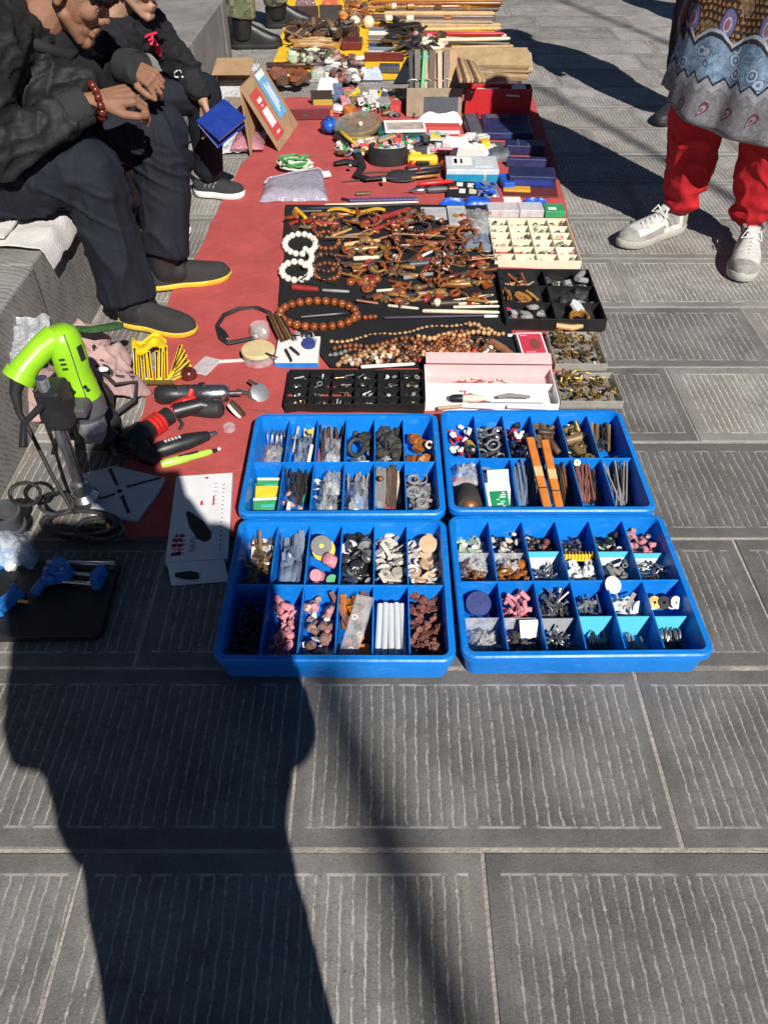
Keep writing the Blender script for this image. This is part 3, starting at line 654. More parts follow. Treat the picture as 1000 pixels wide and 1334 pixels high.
one(cFR, 3, 1, .72, .8, .04, 'white_card', piece('card', .036, CARDW, .034), (.6, 0, .05), 'small white card standing in the front row cell', 'card')
H(cFR, 3, 2, [('bit', .04, MET, 16, 'r'), ('rod', .035, DMET, 10, 'r')], 'silvery bit in front of the grey card', 'drill bit', 'drill_bit', .5)
H(cFR, 3, 3, [('rod', .04, DMET, 30, 'y', .0018)], 'dark nail in front of the left cyan card', 'nail', 'dark_nail')
H(cFR, 3, 4, [('rod', .035, GSTONE, 26, 'y', .0017)], 'grey pin in front of the middle cyan card', 'pin', 'grey_pin')
H(cFR, 3, 5, [('bit', .05, MET, 14, 'lean'), ('rod', .045, DMET, 10, 'r')], 'long grey bit in the front right corner cell', 'drill bit', 'drill_bit')
# cards and small walls that split the front right tray's cells
def wall_card(r, c, mat, lab, mat2=None, h=.046, name='divider_card'):
    x0, x1, y0, y1, z0 = cFR[(r, c)]
    t = root(name, lab, 'card', ((x0+x1)/2, y1-.002, z0-.002), (-.22, 0, .01))
    W = x1-x0+.002
    if mat2 is None: MB().box((0, 0, h/2), (W, .0016, h)).build('card_panel', mat, t, 0)
    else:
        MB().box((0, 0, h*.36), (W, .0016, h*.72)).build('card_panel', mat2, t, 0)
        MB().box((0, 0, h*.86), (W, .0018, h*.28)).build('card_top', mat, t, 0)
wall_card(1, 0, CBOX, 'clear plastic divider behind the copper brown sticks')
wall_card(1, 1, CBOX, 'clear plastic divider behind the brown rings')
wall_card(1, 2, CYAN, 'white card with a cyan top behind steel bits', CARDW, .05)
wall_card(1, 4, CYAN, 'wide white card with a cyan top behind pipe stubs', CARDW, .05)
wall_card(1, 5, CYAN, 'white card with a cyan top behind silvery screws', CARDW, .046)
wall_card(3, 0, CBOX, 'clear plastic divider behind the grey scrap')
wall_card(3, 2, M('grey_card', (.3, .31, .33), .6), 'dark grey card behind silvery bits', None, .045)
wall_card(3, 1, CBOX, 'clear plastic divider behind the small white card')
wall_card(3, 3, CYAN, 'plain cyan card behind dark nails', None, .05)
wall_card(3, 4, CYAN, 'plain cyan card behind grey pins', None, .05)
wall_card(3, 5, CYAN, 'cyan card with a white foot behind the long grey bits', None, .05)
A = cFR[(1, 3)]
t = root('yellow_comb', 'yellow toothed comb strip behind the white plastic nuts', 'comb', ((A[0]+A[1])/2, A[3]-.006, A[4]), (-.35, 0, 0))
MB().box((0, 0, .034), (A[1]-A[0], .003, .016)).build('comb_back', YELLOW, t, 0)
for i in range(9): inst('comb_tooth', piece('strip', .02, YELLOW, .004), (-.028+.007*i, -.003, .04), (0, math.pi/2, 0), t)
# ================================================================== PEOPLE
def skin(name, col):
    k = NT(name); oc = k.coord(); n = k.noise(oc, 14, 5, .7)
    c = k.mix(n.sm(.3, .7), tuple(q*.82 for q in col), (col[0]*1.14, col[1]*1.08, col[2]*1.06)); c = k.mix(k.noise(oc, 40, 3).sm(.55, .75)*.35, c, (col[0]*.95, col[1]*.7, col[2]*.62))
    return k.out(c, .5, 0, k.bump(k.noise(oc, 260, 4, .7)+k.noise(oc, 60, 3)*.8, .0022), Specular_IOR_Level=.4, Subsurface_Weight=.12, Subsurface_Scale=.008)
def cloth_mat(name, col, weave=900, var=.16, rough=.85, sheen=.0, bump=.0012):
    if name in _mats: return _mats[name]
    k = NT(name); oc = k.coord(); x, y, z = k.xyz(oc)
    n = k.noise(oc, 9, 5, .65); f = k.noise(oc, weave, 2)
    wr = k.noise(k.vec(x*1.0, y*1.0, z*.45), 22, 4, .6, .6)
    c = k.mix(n.sm(.3, .7), tuple(q*(1-var) for q in col), tuple(q*(1+var) for q in col))
    c = k.mix(f.sm(.4, .75)*.22, c, tuple(min(1, q*2+.01) for q in col))
    k.out(c, rough, 0, k.bump(wr*1.4+f*.08, bump*3.2, .8), Specular_IOR_Level=.25)
    _mats[name] = k.m
    return k.m
def bake(mb, name, mats, voxel, smooth=6, parent=None, fold=None, sharp=0):
    """grow one continuous skin round the collected limbs, soften it and press folds into it"""
    me = mb.mesh('shape', mats, 0)
    o = bpy.data.objects.new('shape', me); COL.objects.link(o)
    m = o.modifiers.new('r', 'REMESH'); m.mode = 'VOXEL'; m.voxel_size = voxel
    s = o.modifiers.new('s', 'SMOOTH'); s.factor = .5; s.iterations = smooth
    dg = bpy.context.evaluated_depsgraph_get()
    me2 = bpy.data.meshes.new_from_object(o.evaluated_get(dg))
    bpy.data.objects.remove(o); bpy.data.meshes.remove(me)
    me2.name = name
    n = len(me2.vertices)
    if fold:
        co = np.empty(n*3, np.float32); me2.vertices.foreach_get('co', co); co = co.reshape(-1, 3)
        no = np.empty(n*3, np.float32); me2.vertices.foreach_get('normal', no); no = no.reshape(-1, 3)
        d = np.array([fold(Vector(p)) for p in co.tolist()], np.float32)
        co += no*d[:, None]; me2.vertices.foreach_set('co', co.reshape(-1))
    me2.materials.clear()
    for q in (mats if isinstance(mats, (list, tuple)) else [mats]): me2.materials.append(q)
    me2.polygons.foreach_set('use_smooth', [True]*len(me2.polygons)); me2.polygons.foreach_set('material_index', [0]*len(me2.polygons)); me2.update()
    ob = bpy.data.objects.new(name, me2); COL.objects.link(ob)
    if parent is not None: ob.parent = parent
    return ob
def crease(p, sx, sy, sz, seed=0, k=2.6):
    v = max(0, 1-abs(noise.noise((p.x*sx+seed, p.y*sy, p.z*sz)))*k); return v*v
def ridge(p, sx, sy, sz, seed=0):
    v = noise.noise((p.x*sx+seed, p.y*sy, p.z*sz)); return 1-abs(v)*2
V = Vector
def head_matrix(c, fwd):
    f = V(fwd).normalized(); l = V((0, 0, 1)).cross(f).normalized(); u = f.cross(l)
    return Matrix(((f.x, l.x, u.x, c[0]), (f.y, l.y, u.y, c[1]), (f.z, l.z, u.z, c[2]), (0, 0, 0, 1)))
def head_parts(mb, T, s=1.0):
    S4 = T @ Matrix.Scale(s, 4)
    B = lambda c, r: mb.ball(c, r, 18, 14, 0, S4)
    def K(p, a, q, b): mb.cap(S4 @ V(p), a*s, S4 @ V(q), b*s)
    B((-.012, 0, .045), (.097, .077, .088)); B((.03, 0, -.015), (.062, .064, .085)); B((.045, 0, -.07), (.046, .05, .04))
    K((.078, -.012, -.1), .019, (.078, .012, -.1), .019)
    K((.02, -.052, -.055), .017, (.068, -.026, -.096), .015); K((.02, .052, -.055), .017, (.068, .026, -.096), .015)
    K((.086, 0, .018), .009, (.106, 0, -.026), .0105); B((.098, .013, -.031), .0095); B((.098, -.013, -.031), .0095)
    K((.085, -.036, .028), .010, (.085, .036, .028), .010); B((.066, .038, -.018), .025); B((.066, -.038, -.018), .025)
    K((.094, -.018, -.058), .0075, (.094, .018, -.058), .0075); K((.091, -.016, -.071), .0085, (.091, .016, -.071), .0085)
    for y in (-1, 1):
        B((-.002, .08*y, -.004), (.02, .011, .031)); B((.004, .082*y, -.028), (.01, .008, .01))
        B((.081, .031*y, .008), (.015, .018, .010))
def eyes(T, par, s=1.0):
    S4 = T @ Matrix.Scale(s, 4)
    for y in (-1, 1):
        b = MB(); b.ball((.0795, .031*y, -.001), (.0122, .0135, .006), 12, 8, 0, S4); b.ball((.0895, .031*y, -.002), (.0035, .0055, .004), 8, 6, 1, S4)
        b.build('eye', [WHITEP, BLACKP], par)
        b = MB(); b.tube([S4 @ V((.094, .014*y, .03)), S4 @ V((.095, .03*y, .036)), S4 @ V((.083, .05*y, .032))], [.004*s, .005*s, .002*s], 6); b.build('eyebrow', HAIRM, par)
HAIRM = M('black_hair', (.012, .010, .010), .45, var=.4, scale=120, bump=.003, bscale=500)
def hair(T, par, s=1.0, long=0):
    S4 = T @ Matrix.Scale(s, 4); b = MB()
    for c, r in (((-.022, 0, .066), (.102, .086, .083)), ((-.055, 0, .02), (.07, .078, .075)), ((.045, 0, .105), (.05, .06, .03)), ((.070, .0, .045), (.044, .070, .046))): b.ball(c, r, 18, 12, 0, S4)
    if long: b.ball((-.075, 0, -.06), (.05, .08, .12), 14, 10, 0, S4)
    return bake(b, 'hair', HAIRM, .006*s, 2, par, lambda p: .006*ridge(p, 60, 60, 25)+.004*noise.noise(p*120))
def hand(mb, w, d, up, thumb, curl=.5, s=1.0, spread=.13, pinch=False):
    """palm, four bent fingers of different lengths and a thumb; w wrist, d towards the fingers, up = back of the hand, thumb = +1/-1 side"""
    d = V(d).normalized(); up = V(up); up = (up-d*up.dot(d)).normalized(); sd = d.cross(up)*thumb
    w = V(w)
    k0 = [.030, .010, -.010, -.028]; ln = [(.042, .026, .02), (.046, .029, .021), (.043, .027, .02), (.034, .02, .018)]
    mb.cap(w-d*.03*s, .025*s, w+d*.008*s, .024*s)
    for i in range(4):
        kn = w+(d*(.088-.004*abs(i-1))+sd*k0[i]*.92+up*(.004 if i in (1, 2) else 0))*s
        mb.cap(w+(d*.012+sd*k0[i]*.5)*s, .0165*s, kn, .0115*s)
        a = .15; p = kn; c = curl*(1.0+.12*i) if not (pinch and i == 0) else curl*1.25
        fd0 = (d+sd*spread*(1.5-i)).normalized()
        for j, L in enumerate(ln[i]):
            a += c*(.75, .85, .6)[j]
            fd = fd0*math.cos(a)-up*math.sin(a); q = p+fd*L*s
            mb.cap(p, (.0090, .0081, .0073)[j]*s, q, (.0081, .0073, .0064)[j]*s); p = q
    t0 = w+(d*.02+sd*.022-up*.004)*s; t1 = t0+(d*.032+sd*.024-up*.012)*s; t2 = t1+(d*.032+sd*(-.002 if pinch else .008)-up*(.016 if pinch else .006))*s; t3 = t2+(d*.024-sd*.008-up*.012)*s
    mb.cap(t0, .0155*s, t1, .0125*s); mb.cap(t1, .0115*s, t2, .0105*s); mb.cap(t2, .0105*s, t3, .008*s)
def limb(mb, pts, rs, cut=False):
    n = len(pts)-1
    for i in range(n):
        if cut and i == n-1: mb.ball(pts[i], rs[i], 14, 8); mb.cyl(pts[i], pts[i+1], rs[i], rs[i+1], 18)
        else: mb.cap(pts[i], rs[i], pts[i+1], rs[i+1])
SCUFF = M('scuffed_grey_suede', (.30, .285, .265), .85, var=.35, scale=30, bump=.002, dirt=.6)
STRM = M('grey_shoe_panel', (.22, .21, .2), .6, var=.3)
def shoe(par, heel, toe, z, wd, style, mu, ms, sole=.022, ht=.065, name='shoe', lace=None):
    """heel and toe on the ground; upper, sole and laces"""
    h, t = V((heel[0], heel[1], z)), V((toe[0], toe[1], z)); L = (t-h).length; f = (t-h).normalized(); l = V((-f.y, f.x, 0))
    T = Matrix(((f.x, l.x, 0, h.x), (f.y, l.y, 0, h.y), (0, 0, 1, h.z), (0, 0, 0, 1)))
    def hw(a): return wd*(.70+.30*math.sin(min(1, a/.72)*math.pi/2)-.16*math.exp(-((a-.42)/.14)**2))*math.sqrt(max(0, 1-max(0, (a-.70)/.30)**2.3))*math.sqrt(max(0., 1-max(0, (.16-a)/.16)**2.4))
    def tp(a):
        if style == 'boot': return ht*(1.0 if a < .4 else 1-.62*min(1, (a-.4)/.5)**.8)
        if style == 'slip': return ht*(1.0-.1*math.sin(a*9) if a < .35 else (1.0-.55*((a-.35)/.65)**1.0))
        return ht*(1.0 if a < .34 else 1-.55*((a-.34)/.66)**.85)
    N = 18; us = [i/N for i in range(N+1)]; us[0] = .006; us[-1] = .994
    out = [(a*L, -hw(a)) for a in us]+[(a*L, hw(a)) for a in reversed(us)]
    b = MB()
    lay = []
    for q, sc in ((0.0, .97), (.004, 1.02), (sole*.9, 1.04), (sole, 1.0)):
        tipup = [(max(0, (x/L-.78))**1.6*.35+max(0, .08-x/L)*.12)*L*.6 for x, y in out]
        lay.append([(L/2+(x-L/2)*(1+(sc-1)*.5), y*sc, q+tu) for (x, y), tu in zip(out, tipup)])
    b.ring_loft(lay, 0, T); b.build(name+'_sole', ms, par, 50)
    u = MB(); rings = []; nn = 14
    for a in us:
        w_, h_ = hw(a)*.97, tp(a)*(1 if a < .9 else math.sqrt(max(.02, 1-((a-.9)/.1)**2)))
        if a < .1: h_ *= math.sqrt(max(.1, 1-((.1-a)/.1)**2*.5))
        tu = (max(0, (a-.78))**1.6*.35)*L*.6
        rings.append([(a*L, -w_*math.copysign(abs(math.cos(math.pi*j/(nn-1)))**(.62 if a > .4 else .8), math.cos(math.pi*j/(nn-1))), sole*.7+tu+h_*abs(math.sin(math.pi*j/(nn-1)))**.72) for j in range(nn)])
    u.ring_loft(rings, 0, T)
    if lace is CARDW and style == 'sneaker':
        for fi in range(N*nn):
            a_ = us[fi//nn]; j_ = fi % nn
            if a_ > .8 or a_ < .16 or (.22 < a_ < .36 and 1 < j_ < 12) or (.44 < a_ < .8 and j_ in (0, 1, 11, 12)): u.m[fi] = 1
    ob = u.build(name+'_upper', [mu, SCUFF], par, 60)
    if lace:
        for i in range(5):
            a = .44+.066*i; y = hw(a)*.52; zt = sole*.7+tp(a)*.93+.005
            q = MB(); q.tube([T @ V((a*L-.006, -y, zt-.009)), T @ V((a*L, 0, zt+.003)), T @ V((a*L+.008, y, zt-.009))], .0032, 6); q.build('lace', lace, par)
        q = MB()
        for sg in (-1, 1): q.tube([T @ V((.43*L, 0, sole+tp(.43)*.97)), T @ V((.42*L, sg*.022, sole+tp(.4)+.012)), T @ V((.46*L, sg*.034, sole+tp(.45)*.85)), T @ V((.45*L, sg*.006, sole+tp(.45)*.98))], .003, 6)
        q.build('lace_bow', lace, par)
        for sg in (-1, 1):
            for a0 in (.26, .34, .42):
                q = MB(); q.sheet(lambda s_, r_: ((a0+.07*r_+.022*s_)*L, sg*(hw(a0+.07*r_)*.985*abs(math.cos(.42+.55*r_))**.75+.0022), sole*.75+tp(a0+.07*r_)*(.38+.48*r_)), 2, 6, .001, 0, T); q.build('side_stripe', STRM, par)
        cb_ = MB(); cb_.tube([T @ V((.19*L+.16*L*math.cos(t_), hw(.2)*.80*math.sin(t_), sole*.7+ht*(.98+.12*(math.cos(t_) < -.5)))) for t_ in [k*2*math.pi/18 for k in range(18)]], .008, 8, closed=True); cb_.build('ankle_collar', STRM, par)
        tg = MB(); tg.sheet(lambda s_, r_: ((.33+.13*r_)*L, (s_-.5)*hw(.4)*.95, sole*.7+tp(.36)*(1.28-.3*r_)), 4, 4, .005, 0, T); tg.build('tongue', mu, par)
    return T, L
def person(J, label, skin_m, top, legs, voxel=.0055, headless=False, group=None, skip_legs=False):
    """J: joints. The body is one continuous skin; clothes, hair and shoes hang on it."""
    s = J.get('s', 1.0); b = MB()
    T = head_matrix(J['head'], J['face']); head_parts(b, T, J.get('hs', 1.0))
    b.cap(J['neck'], .058*s, T @ V((-.02, 0, -.05)), .052*s)
    limb(b, [J['pelvis'], J['chest'], J['neck']], [.11*s, .105*s, .06*s]); b.cap(J['shL'], .05*s, J['shR'], .05*s)
    for q in 'LR':
        limb(b, [J['sh'+q], J['el'+q], J['wr'+q]], [.048*s, .036*s, .025*s])
        hd = J['hand'+q]; hand(b, J['wr'+q], hd[0], hd[1], hd[2], hd[3], s*J.get('hand'+q+'s', J.get('hands', 1.0)), .13, hd[4] if len(hd) > 4 else False)
        limb(b, [J['hip'+q], J['kn'+q], J['an'+q]], [.075*s, .05*s, .036*s]); b.cap(J['an'+q], .034*s, V(J['an'+q])+V((0, 0, -.03)), .028*s)
        b.cap(J['hip'+q], .09*s, J['pelvis'], .1*s)
    body = bake(b, 'person', skin_m, voxel, 3)
    tag(body, label, 'person', group)
    eyes(T, body, J.get('hs', 1.0)); hair(T, body, J.get('hs', 1.0), J.get('long', 0))
    return body, T
# ---------------------------------------------------------------- seated man in a dark jacket
SK1 = skin('tanned_skin', (.27, .138, .084)); SK2 = skin('fair_skin', (.42, .25, .175))
JK = cloth_mat('black_jacket_cloth', (.0115, .0115, .013), 700, rough=.62, bump=.0007)
NV = cloth_mat('navy_trouser_cloth', (.0085, .0105, .0175), 1100, rough=.8, bump=.0006)
KNIT = M('brown_grey_knit', (.034, .032, .032), .95, var=.25, scale=200, bump=.002, bscale=700)
YSOLE = M('yellow_sole', (.72, .5, .05), .6, var=.12)
man = dict(head=(-.80, 2.35, .866), face=(.82, -.04, -.57), neck=(-.915, 2.33, .765), chest=(-1.02, 2.30, .66), pelvis=(-1.22, 2.26, .46),
    shR=(-.97, 2.14, .765), shL=(-.945, 2.49, .76), elR=(-.985, 2.065, .555), wrR=(-.745, 2.185, .637), elL=(-.90, 2.60, .56), wrL=(-.705, 2.425, .658),
    hipR=(-1.2, 2.15, .44), hipL=(-1.18, 2.38, .44), knR=(-.80, 2.19, .47), knL=(-.68, 2.49, .478), anR=(-.775, 2.14, .10), anL=(-.724, 2.397, .12),
    handR=((.82, .46, .04), (-.12, -.50, .85), 1, .8), handL=((.80, -.48, -.28), (.1, -.6, .8), 1, .95, True), hands=1.0, handLs=.84)
body, T = person(man, 'man in a black jacket bent over bead work, sitting on the stone step', SK1, JK, NV, .0031)
jv = MB()
limb(jv, [(-1.22, 2.26, .47), (-1.08, 2.29, .62), (-.965, 2.315, .735)], [.15, .155, .105])
jv.cap((-1.14, 2.2, .53), .12, (-.99, 2.25, .66), .11); jv.cap((-.99, 2.25, .67), .1, (-.80, 2.27, .66), .05); 
limb(jv, [man['shR'], (-1.0, 2.075, .655), man['elR'], (-.885, 2.115, .587)], [.082, .078, .068, .056]); jv.cap((-.885, 2.115, .587), .056, (-.795, 2.16, .627), .045)
limb(jv, [man['shL'], man['elL'], (-.692, 2.417, .654)], [.08, .066, .043], True); jv.cap(man['shR'], .085, man['shL'], .085)
jv.cap((-.96, 2.20, .785), .05, (-.96, 2.44, .785), .05); jv.cap((-1.2, 2.11, .5), .085, (-1.02, 2.1, .53), .06)
def fjk(p): q = V((p.x+p.z*.6, p.y, p.z-p.x*.5)); return .014*crease(q, 5, 9, 13, 3)+.009*crease(q, 11, 15, 30, 8, 3)-.006+.0015*noise.noise(p*60)
bake(jv, 'jacket', JK, .007, 4, body, fjk)
cf = MB(); a0, a1 = V((-.822, 2.142, .617)), V((-.77, 2.175, .632)); cf.tube([a0+(a1-a0)*q for q in (0, .08, .5, .95, 1)], [.046, .049, .047, .046, .040], 18); cf.build('jacket_cuff', M('ribbed_cuff', (.022, .022, .024), .9, bump=.002, bscale=400), body)
cf = MB(); cf.tube([V((-.735, 2.45, .650)), V((-.732, 2.447, .650)), V((-.705, 2.427, .655)), V((-.682, 2.411, .6555)), V((-.680, 2.410, .656))], [.044, .049, .048, .047, .039], 18); cf.build('jacket_cuff', _mats['ribbed_cuff'], body)
cl = MB(); cl.tube([(-.94, 2.215, .785), (-.885, 2.235, .755), (-.835, 2.29, .715), (-.835, 2.36, .712), (-.87, 2.42, .75), (-.95, 2.46, .79)], [.012, .016, .014, .014, .016, .012], 10); cl.build('jacket_collar', M('black_collar', (.012, .012, .013), .8), body)
zp = MB(); zp.tube([(-.846, 2.285, .70), (-.80, 2.27, .69), (-.775, 2.262, .655)], .0028, 6); zp.build('zip', MET, body)
tr = MB()
limb(tr, [(-1.22, 2.26, .45), (-1.2, 2.15, .43), (-1.0, 2.165, .455), (-.815, 2.19, .462)], [.12, .115, .105, .088])
limb(tr, [(-.815, 2.19, .462), (-.80, 2.175, .32), (-.776, 2.142, .095)], [.088, .082, .082], True)
limb(tr, [(-1.22, 2.26, .45), (-1.18, 2.38, .43), (-.9, 2.45, .46), (-.685, 2.485, .468)], [.12, .115, .10, .084])
limb(tr, [(-.685, 2.485, .468), (-.69, 2.43, .3), (-.712, 2.385, .125)], [.084, .077, .076], True)
def ftr(p):
    k = math.exp(-((p.z-.40)/.09)**2)
    q = p.x*.6+p.z; return .010*crease(V((p.x, p.y, q)), 8, 9, 5, 1, 3)+.012*k*crease(V((p.x*.5, p.y, q)), 6, 9, 22, 4, 3)+.006*crease(p, 16, 16, 3, 9, 3)-.006
bake(tr, 'trousers', NV, .006, 5, body, ftr)
for p, q, w_ in (((-.825, 2.157), (-.572, 2.078), .044), ((-.80, 2.372), (-.52, 2.455), .045)):
    shoe(body, p, q, .012, w_, 'slip', KNIT, YSOLE, .017, .072)
for a, q in (('anR', (-.775, 2.140, .07)), ('anL', (-.722, 2.392, .075))):
    b = MB(); b.cap(V(q)+(V((.03, .0, -.015)) if a == 'anR' else V((.035, .01, -.015))), .044, q, .05); b.cap(q, .05, V(q)+V((0, 0, .09)), .052); bake(b, 'sock', BLACKR, .006, 2, body)
b = MB()
br = [V((-.772, 2.187, .598))+V((.5, .3, .0)).normalized()*.0]
ax = V((.87, .5, .03)).normalized(); e1, e2 = frame(ax)
for i in range(13):
    a = 2*math.pi*i/13; c = V((-.748, 2.187, .636))+(e1*math.cos(a)+e2*math.sin(a))*.039
    q = MB(); q.ball(c, .0105, 10, 8); q.build('bracelet_bead', M('red_brown_bead', (.12, .02, .012), .2, var=.4, scale=90), body)
sh_ = MB(); sh_.cap((-.99, 2.37, .64), .115, (-.845, 2.37, .63), .075); sh_.cap((-.92, 2.33, .70), .07, (-.87, 2.34, .73), .05)
bake(sh_, 'shirt', M('black_shirt', (.004, .004, .005), .95), .008, 4, body)  # near-black mass filling the open front of the jacket
# ---------------------------------------------------------------- child with the blue booklet
DK = cloth_mat('black_sweatshirt', (.014, .014, .017), 800)
boy = dict(s=.8, hs=.86, hands=.95, head=(-.79, 2.905, .795), face=(.9, -.25, -.35), neck=(-.87, 2.92, .70), chest=(-.96, 2.93, .58), pelvis=(-1.08, 2.95, .43),
    shR=(-.86, 2.79, .635), shL=(-.80, 3.05, .625), elR=(-.93, 2.74, .47), wrR=(-.84, 2.80, .47), elL=(-.71, 3.115, .47), wrL=(-.655, 3.04, .40),
    hipR=(-1.05, 2.86, .41), hipL=(-1.05, 3.03, .41), knR=(-.78, 2.80, .41), knL=(-.67, 3.13, .40), anR=(-.80, 2.81, .10), anL=(-.70, 3.17, .10),
    handR=((.8, .4, -.3), (.2, -.4, .9), 1, .5), handL=((.25, -.45, -.75), (.75, .5, .2), -1, .35))
kid, T2 = person(boy, 'child in a black sweatshirt with a red emblem, holding a blue booklet', SK2, DK, NV, .0045)
jv = MB(); limb(jv, [boy['pelvis'], boy['chest'], (-.90, 2.925, .655)], [.115, .12, .075]); jv.cap(boy['shL'], .062, boy['shR'], .062)
limb(jv, [boy['shL'], boy['elL'], (-.672, 3.06, .425)], [.064, .055, .042]); limb(jv, [boy['shR'], boy['elR'], (-.86, 2.79, .47)], [.062, .053, .042])
bake(jv, 'sweatshirt', DK, .006, 4, kid, lambda p: .010*crease(p, 9, 10, 18, 5, 3)+.005*crease(p, 22, 22, 34, 2, 3)-.004)
tr = MB()
for q in 'LR': limb(tr, [boy['pelvis'], boy['hip'+q], boy['kn'+q], V(boy['an'+q])+V((0, 0, .02))], [.1, .09, .068, .058])
bake(tr, 'trousers', NV, .006, 4, kid, lambda p: .005*(ridge(p, 14, 14, 16, 6)-.4))
DSH = M('charcoal_mesh_upper', (.03, .03, .033), .9, var=.25, scale=150, bump=.002, bscale=500)
shoe(kid, (-.775, 3.185), (-.565, 3.15), .008, .04, 'sneaker', DSH, WHITEP, .024, .062, 'shoe', BLACKR)
shoe(kid, (-.92, 2.82), (-.72, 2.80), .008, .04, 'sneaker', DSH, WHITEP, .024, .062, 'shoe', BLACKR)
# red emblem on the chest and pale lettering on the sleeve, printed raised on the cloth
def stick_on(body_part, pts_px, depth_y, r, mat, name, parent, closed=False):
    pts = []
    for u, v, yy in pts_px:
        d = ray(u, v); t = yy/d.y; pts.append(V((d.x*t, yy, CAMH+d.z*t)))
    MB().tube(pts, r, 6, 0, closed).build(name, mat, parent)
dg_ = bpy.context.evaluated_depsgraph_get()
def onto(parent, names, pts, r, mat, name, closed=False):
    cs = [c for c in parent.children if c.name.split('.')[0] in names]; out = []
    for u, v in pts:
        d = ray(u, v).normalized(); best = None
        for c in cs:
            hit, p, n, _ = c.ray_cast(V((0, 0, CAMH)), d)
            if hit and (best is None or p.length < best[0].length): best = (p, n)
        if best: out.append(best[0]+best[1]*.0015)
    if len(out) > 1: MB().tube(out, r, 7, 0, closed, flat=.5).build(name, mat, parent)
REDEM = M('red_print_thread', (.6, .02, .06), .7); WHITEM = M('white_print', (.75, .75, .76), .6)
for pts in ([(189, 47), (196, 45), (202, 43)], [(192, 52), (197, 50), (201, 54)], [(196, 44), (197, 52), (195, 58)], [(199, 56), (204, 62), (206, 69)], [(203, 58), (208, 63), (208, 72)]): onto(kid, ('sweatshirt',), pts, .0085, REDEM, 'red_emblem')
for pts in ([(232, 91), (228, 94), (228, 99), (232, 100)], [(222, 100), (223, 104), (224, 108)], [(237, 99), (239, 101)], [(232, 108), (234, 111)], [(234, 91), (236, 94)], [(236, 113), (237, 115)]): onto(kid, ('sweatshirt',), pts, .0045, WHITEM, 'white_lettering')
# hand-held booklet
BBLUE = M('blue_booklet_cover', (.012, .035, .22), .35, var=.15)
bk = root('booklet', 'blue covered booklet in the hand of the child', 'booklet', (-.585, 2.975, .352), (rad(18), rad(30), rad(-28)))
MB().box((0, 0, .006), (.105, .15, .0022)).build('cover', BBLUE, bk, 0, .0006)
MB().box((.002, 0, .0015), (.099, .144, .006)).build('pages', CARDW, bk, 0)
MB().box((.01, 0, -.018), (.1, .15, .002)).build('cover', BBLUE, bk, 0, .0006, None, (0, .32, 0))
# ---------------------------------------------------------------- walker in camouflage trousers
def camo():
    k = NT('camouflage_cloth'); oc = k.coord()
    a = k.noise(oc, 12, 3, .5, .8); b2 = k.noise(oc, 17, 3, .5, 1.2)
    c = k.mix(a > .5, (.10, .115, .055), (.19, .18, .11)); c = k.mix(b2 > .58, c, (.035, .045, .025)); c = k.mix(k.noise(oc, 25, 2) > .64, c, (.09, .05, .03))
    return k.out(c, .9, 0, k.bump(k.noise(oc, 25, 4), .004))
def standing(x, y, face, h, arms='down', lean=0.0, spread=.2):
    """joints of a standing figure whose feet are round (x, y)"""
    f = V((face[0], face[1], 0)).normalized(); l = V((-f.y, f.x, 0)); o = V((x, y, 0)); z = lambda k: V((0, 0, k*h))
    J = dict(head=o+z(.935)+f*(.02+lean), face=f-V((0, 0, .15 if arms == 'down' else .45)), neck=o+z(.845)+f*lean*.7, chest=o+z(.73)+f*lean*.4, pelvis=o+z(.54))
    for q, sg in (('L', 1), ('R', -1)):
        J['sh'+q] = o+z(.815)+l*sg*.175*h/1.65+f*lean*.5; J['hip'+q] = o+z(.5)+l*sg*.085; J['kn'+q] = o+z(.28)+l*sg*(.06+spread*.3)+f*.02; J['an'+q] = o+z(.055)+l*sg*spread*.5
        if arms == 'down': J['el'+q] = o+z(.63)+l*sg*.25-f*.02; J['wr'+q] = o+z(.48)+l*sg*.26+f*.05; J['hand'+q] = ((f*.2+V((0, 0, -1)))[:], (l*sg)[:], 1 if sg < 0 else -1, .3)
        else: J['el'+q] = o+z(.595)+l*sg*(.215 if sg < 0 else .225)-f*.0; J['wr'+q] = o+V((0, 0, 1.185))+l*sg*.085+f*.245; J['hand'+q] = ((f*.55-l*sg*.55+V((0, 0, .5)))[:], (f*.6+l*sg*.4)[:], 1 if sg < 0 else -1, .5)
    return J, f, l
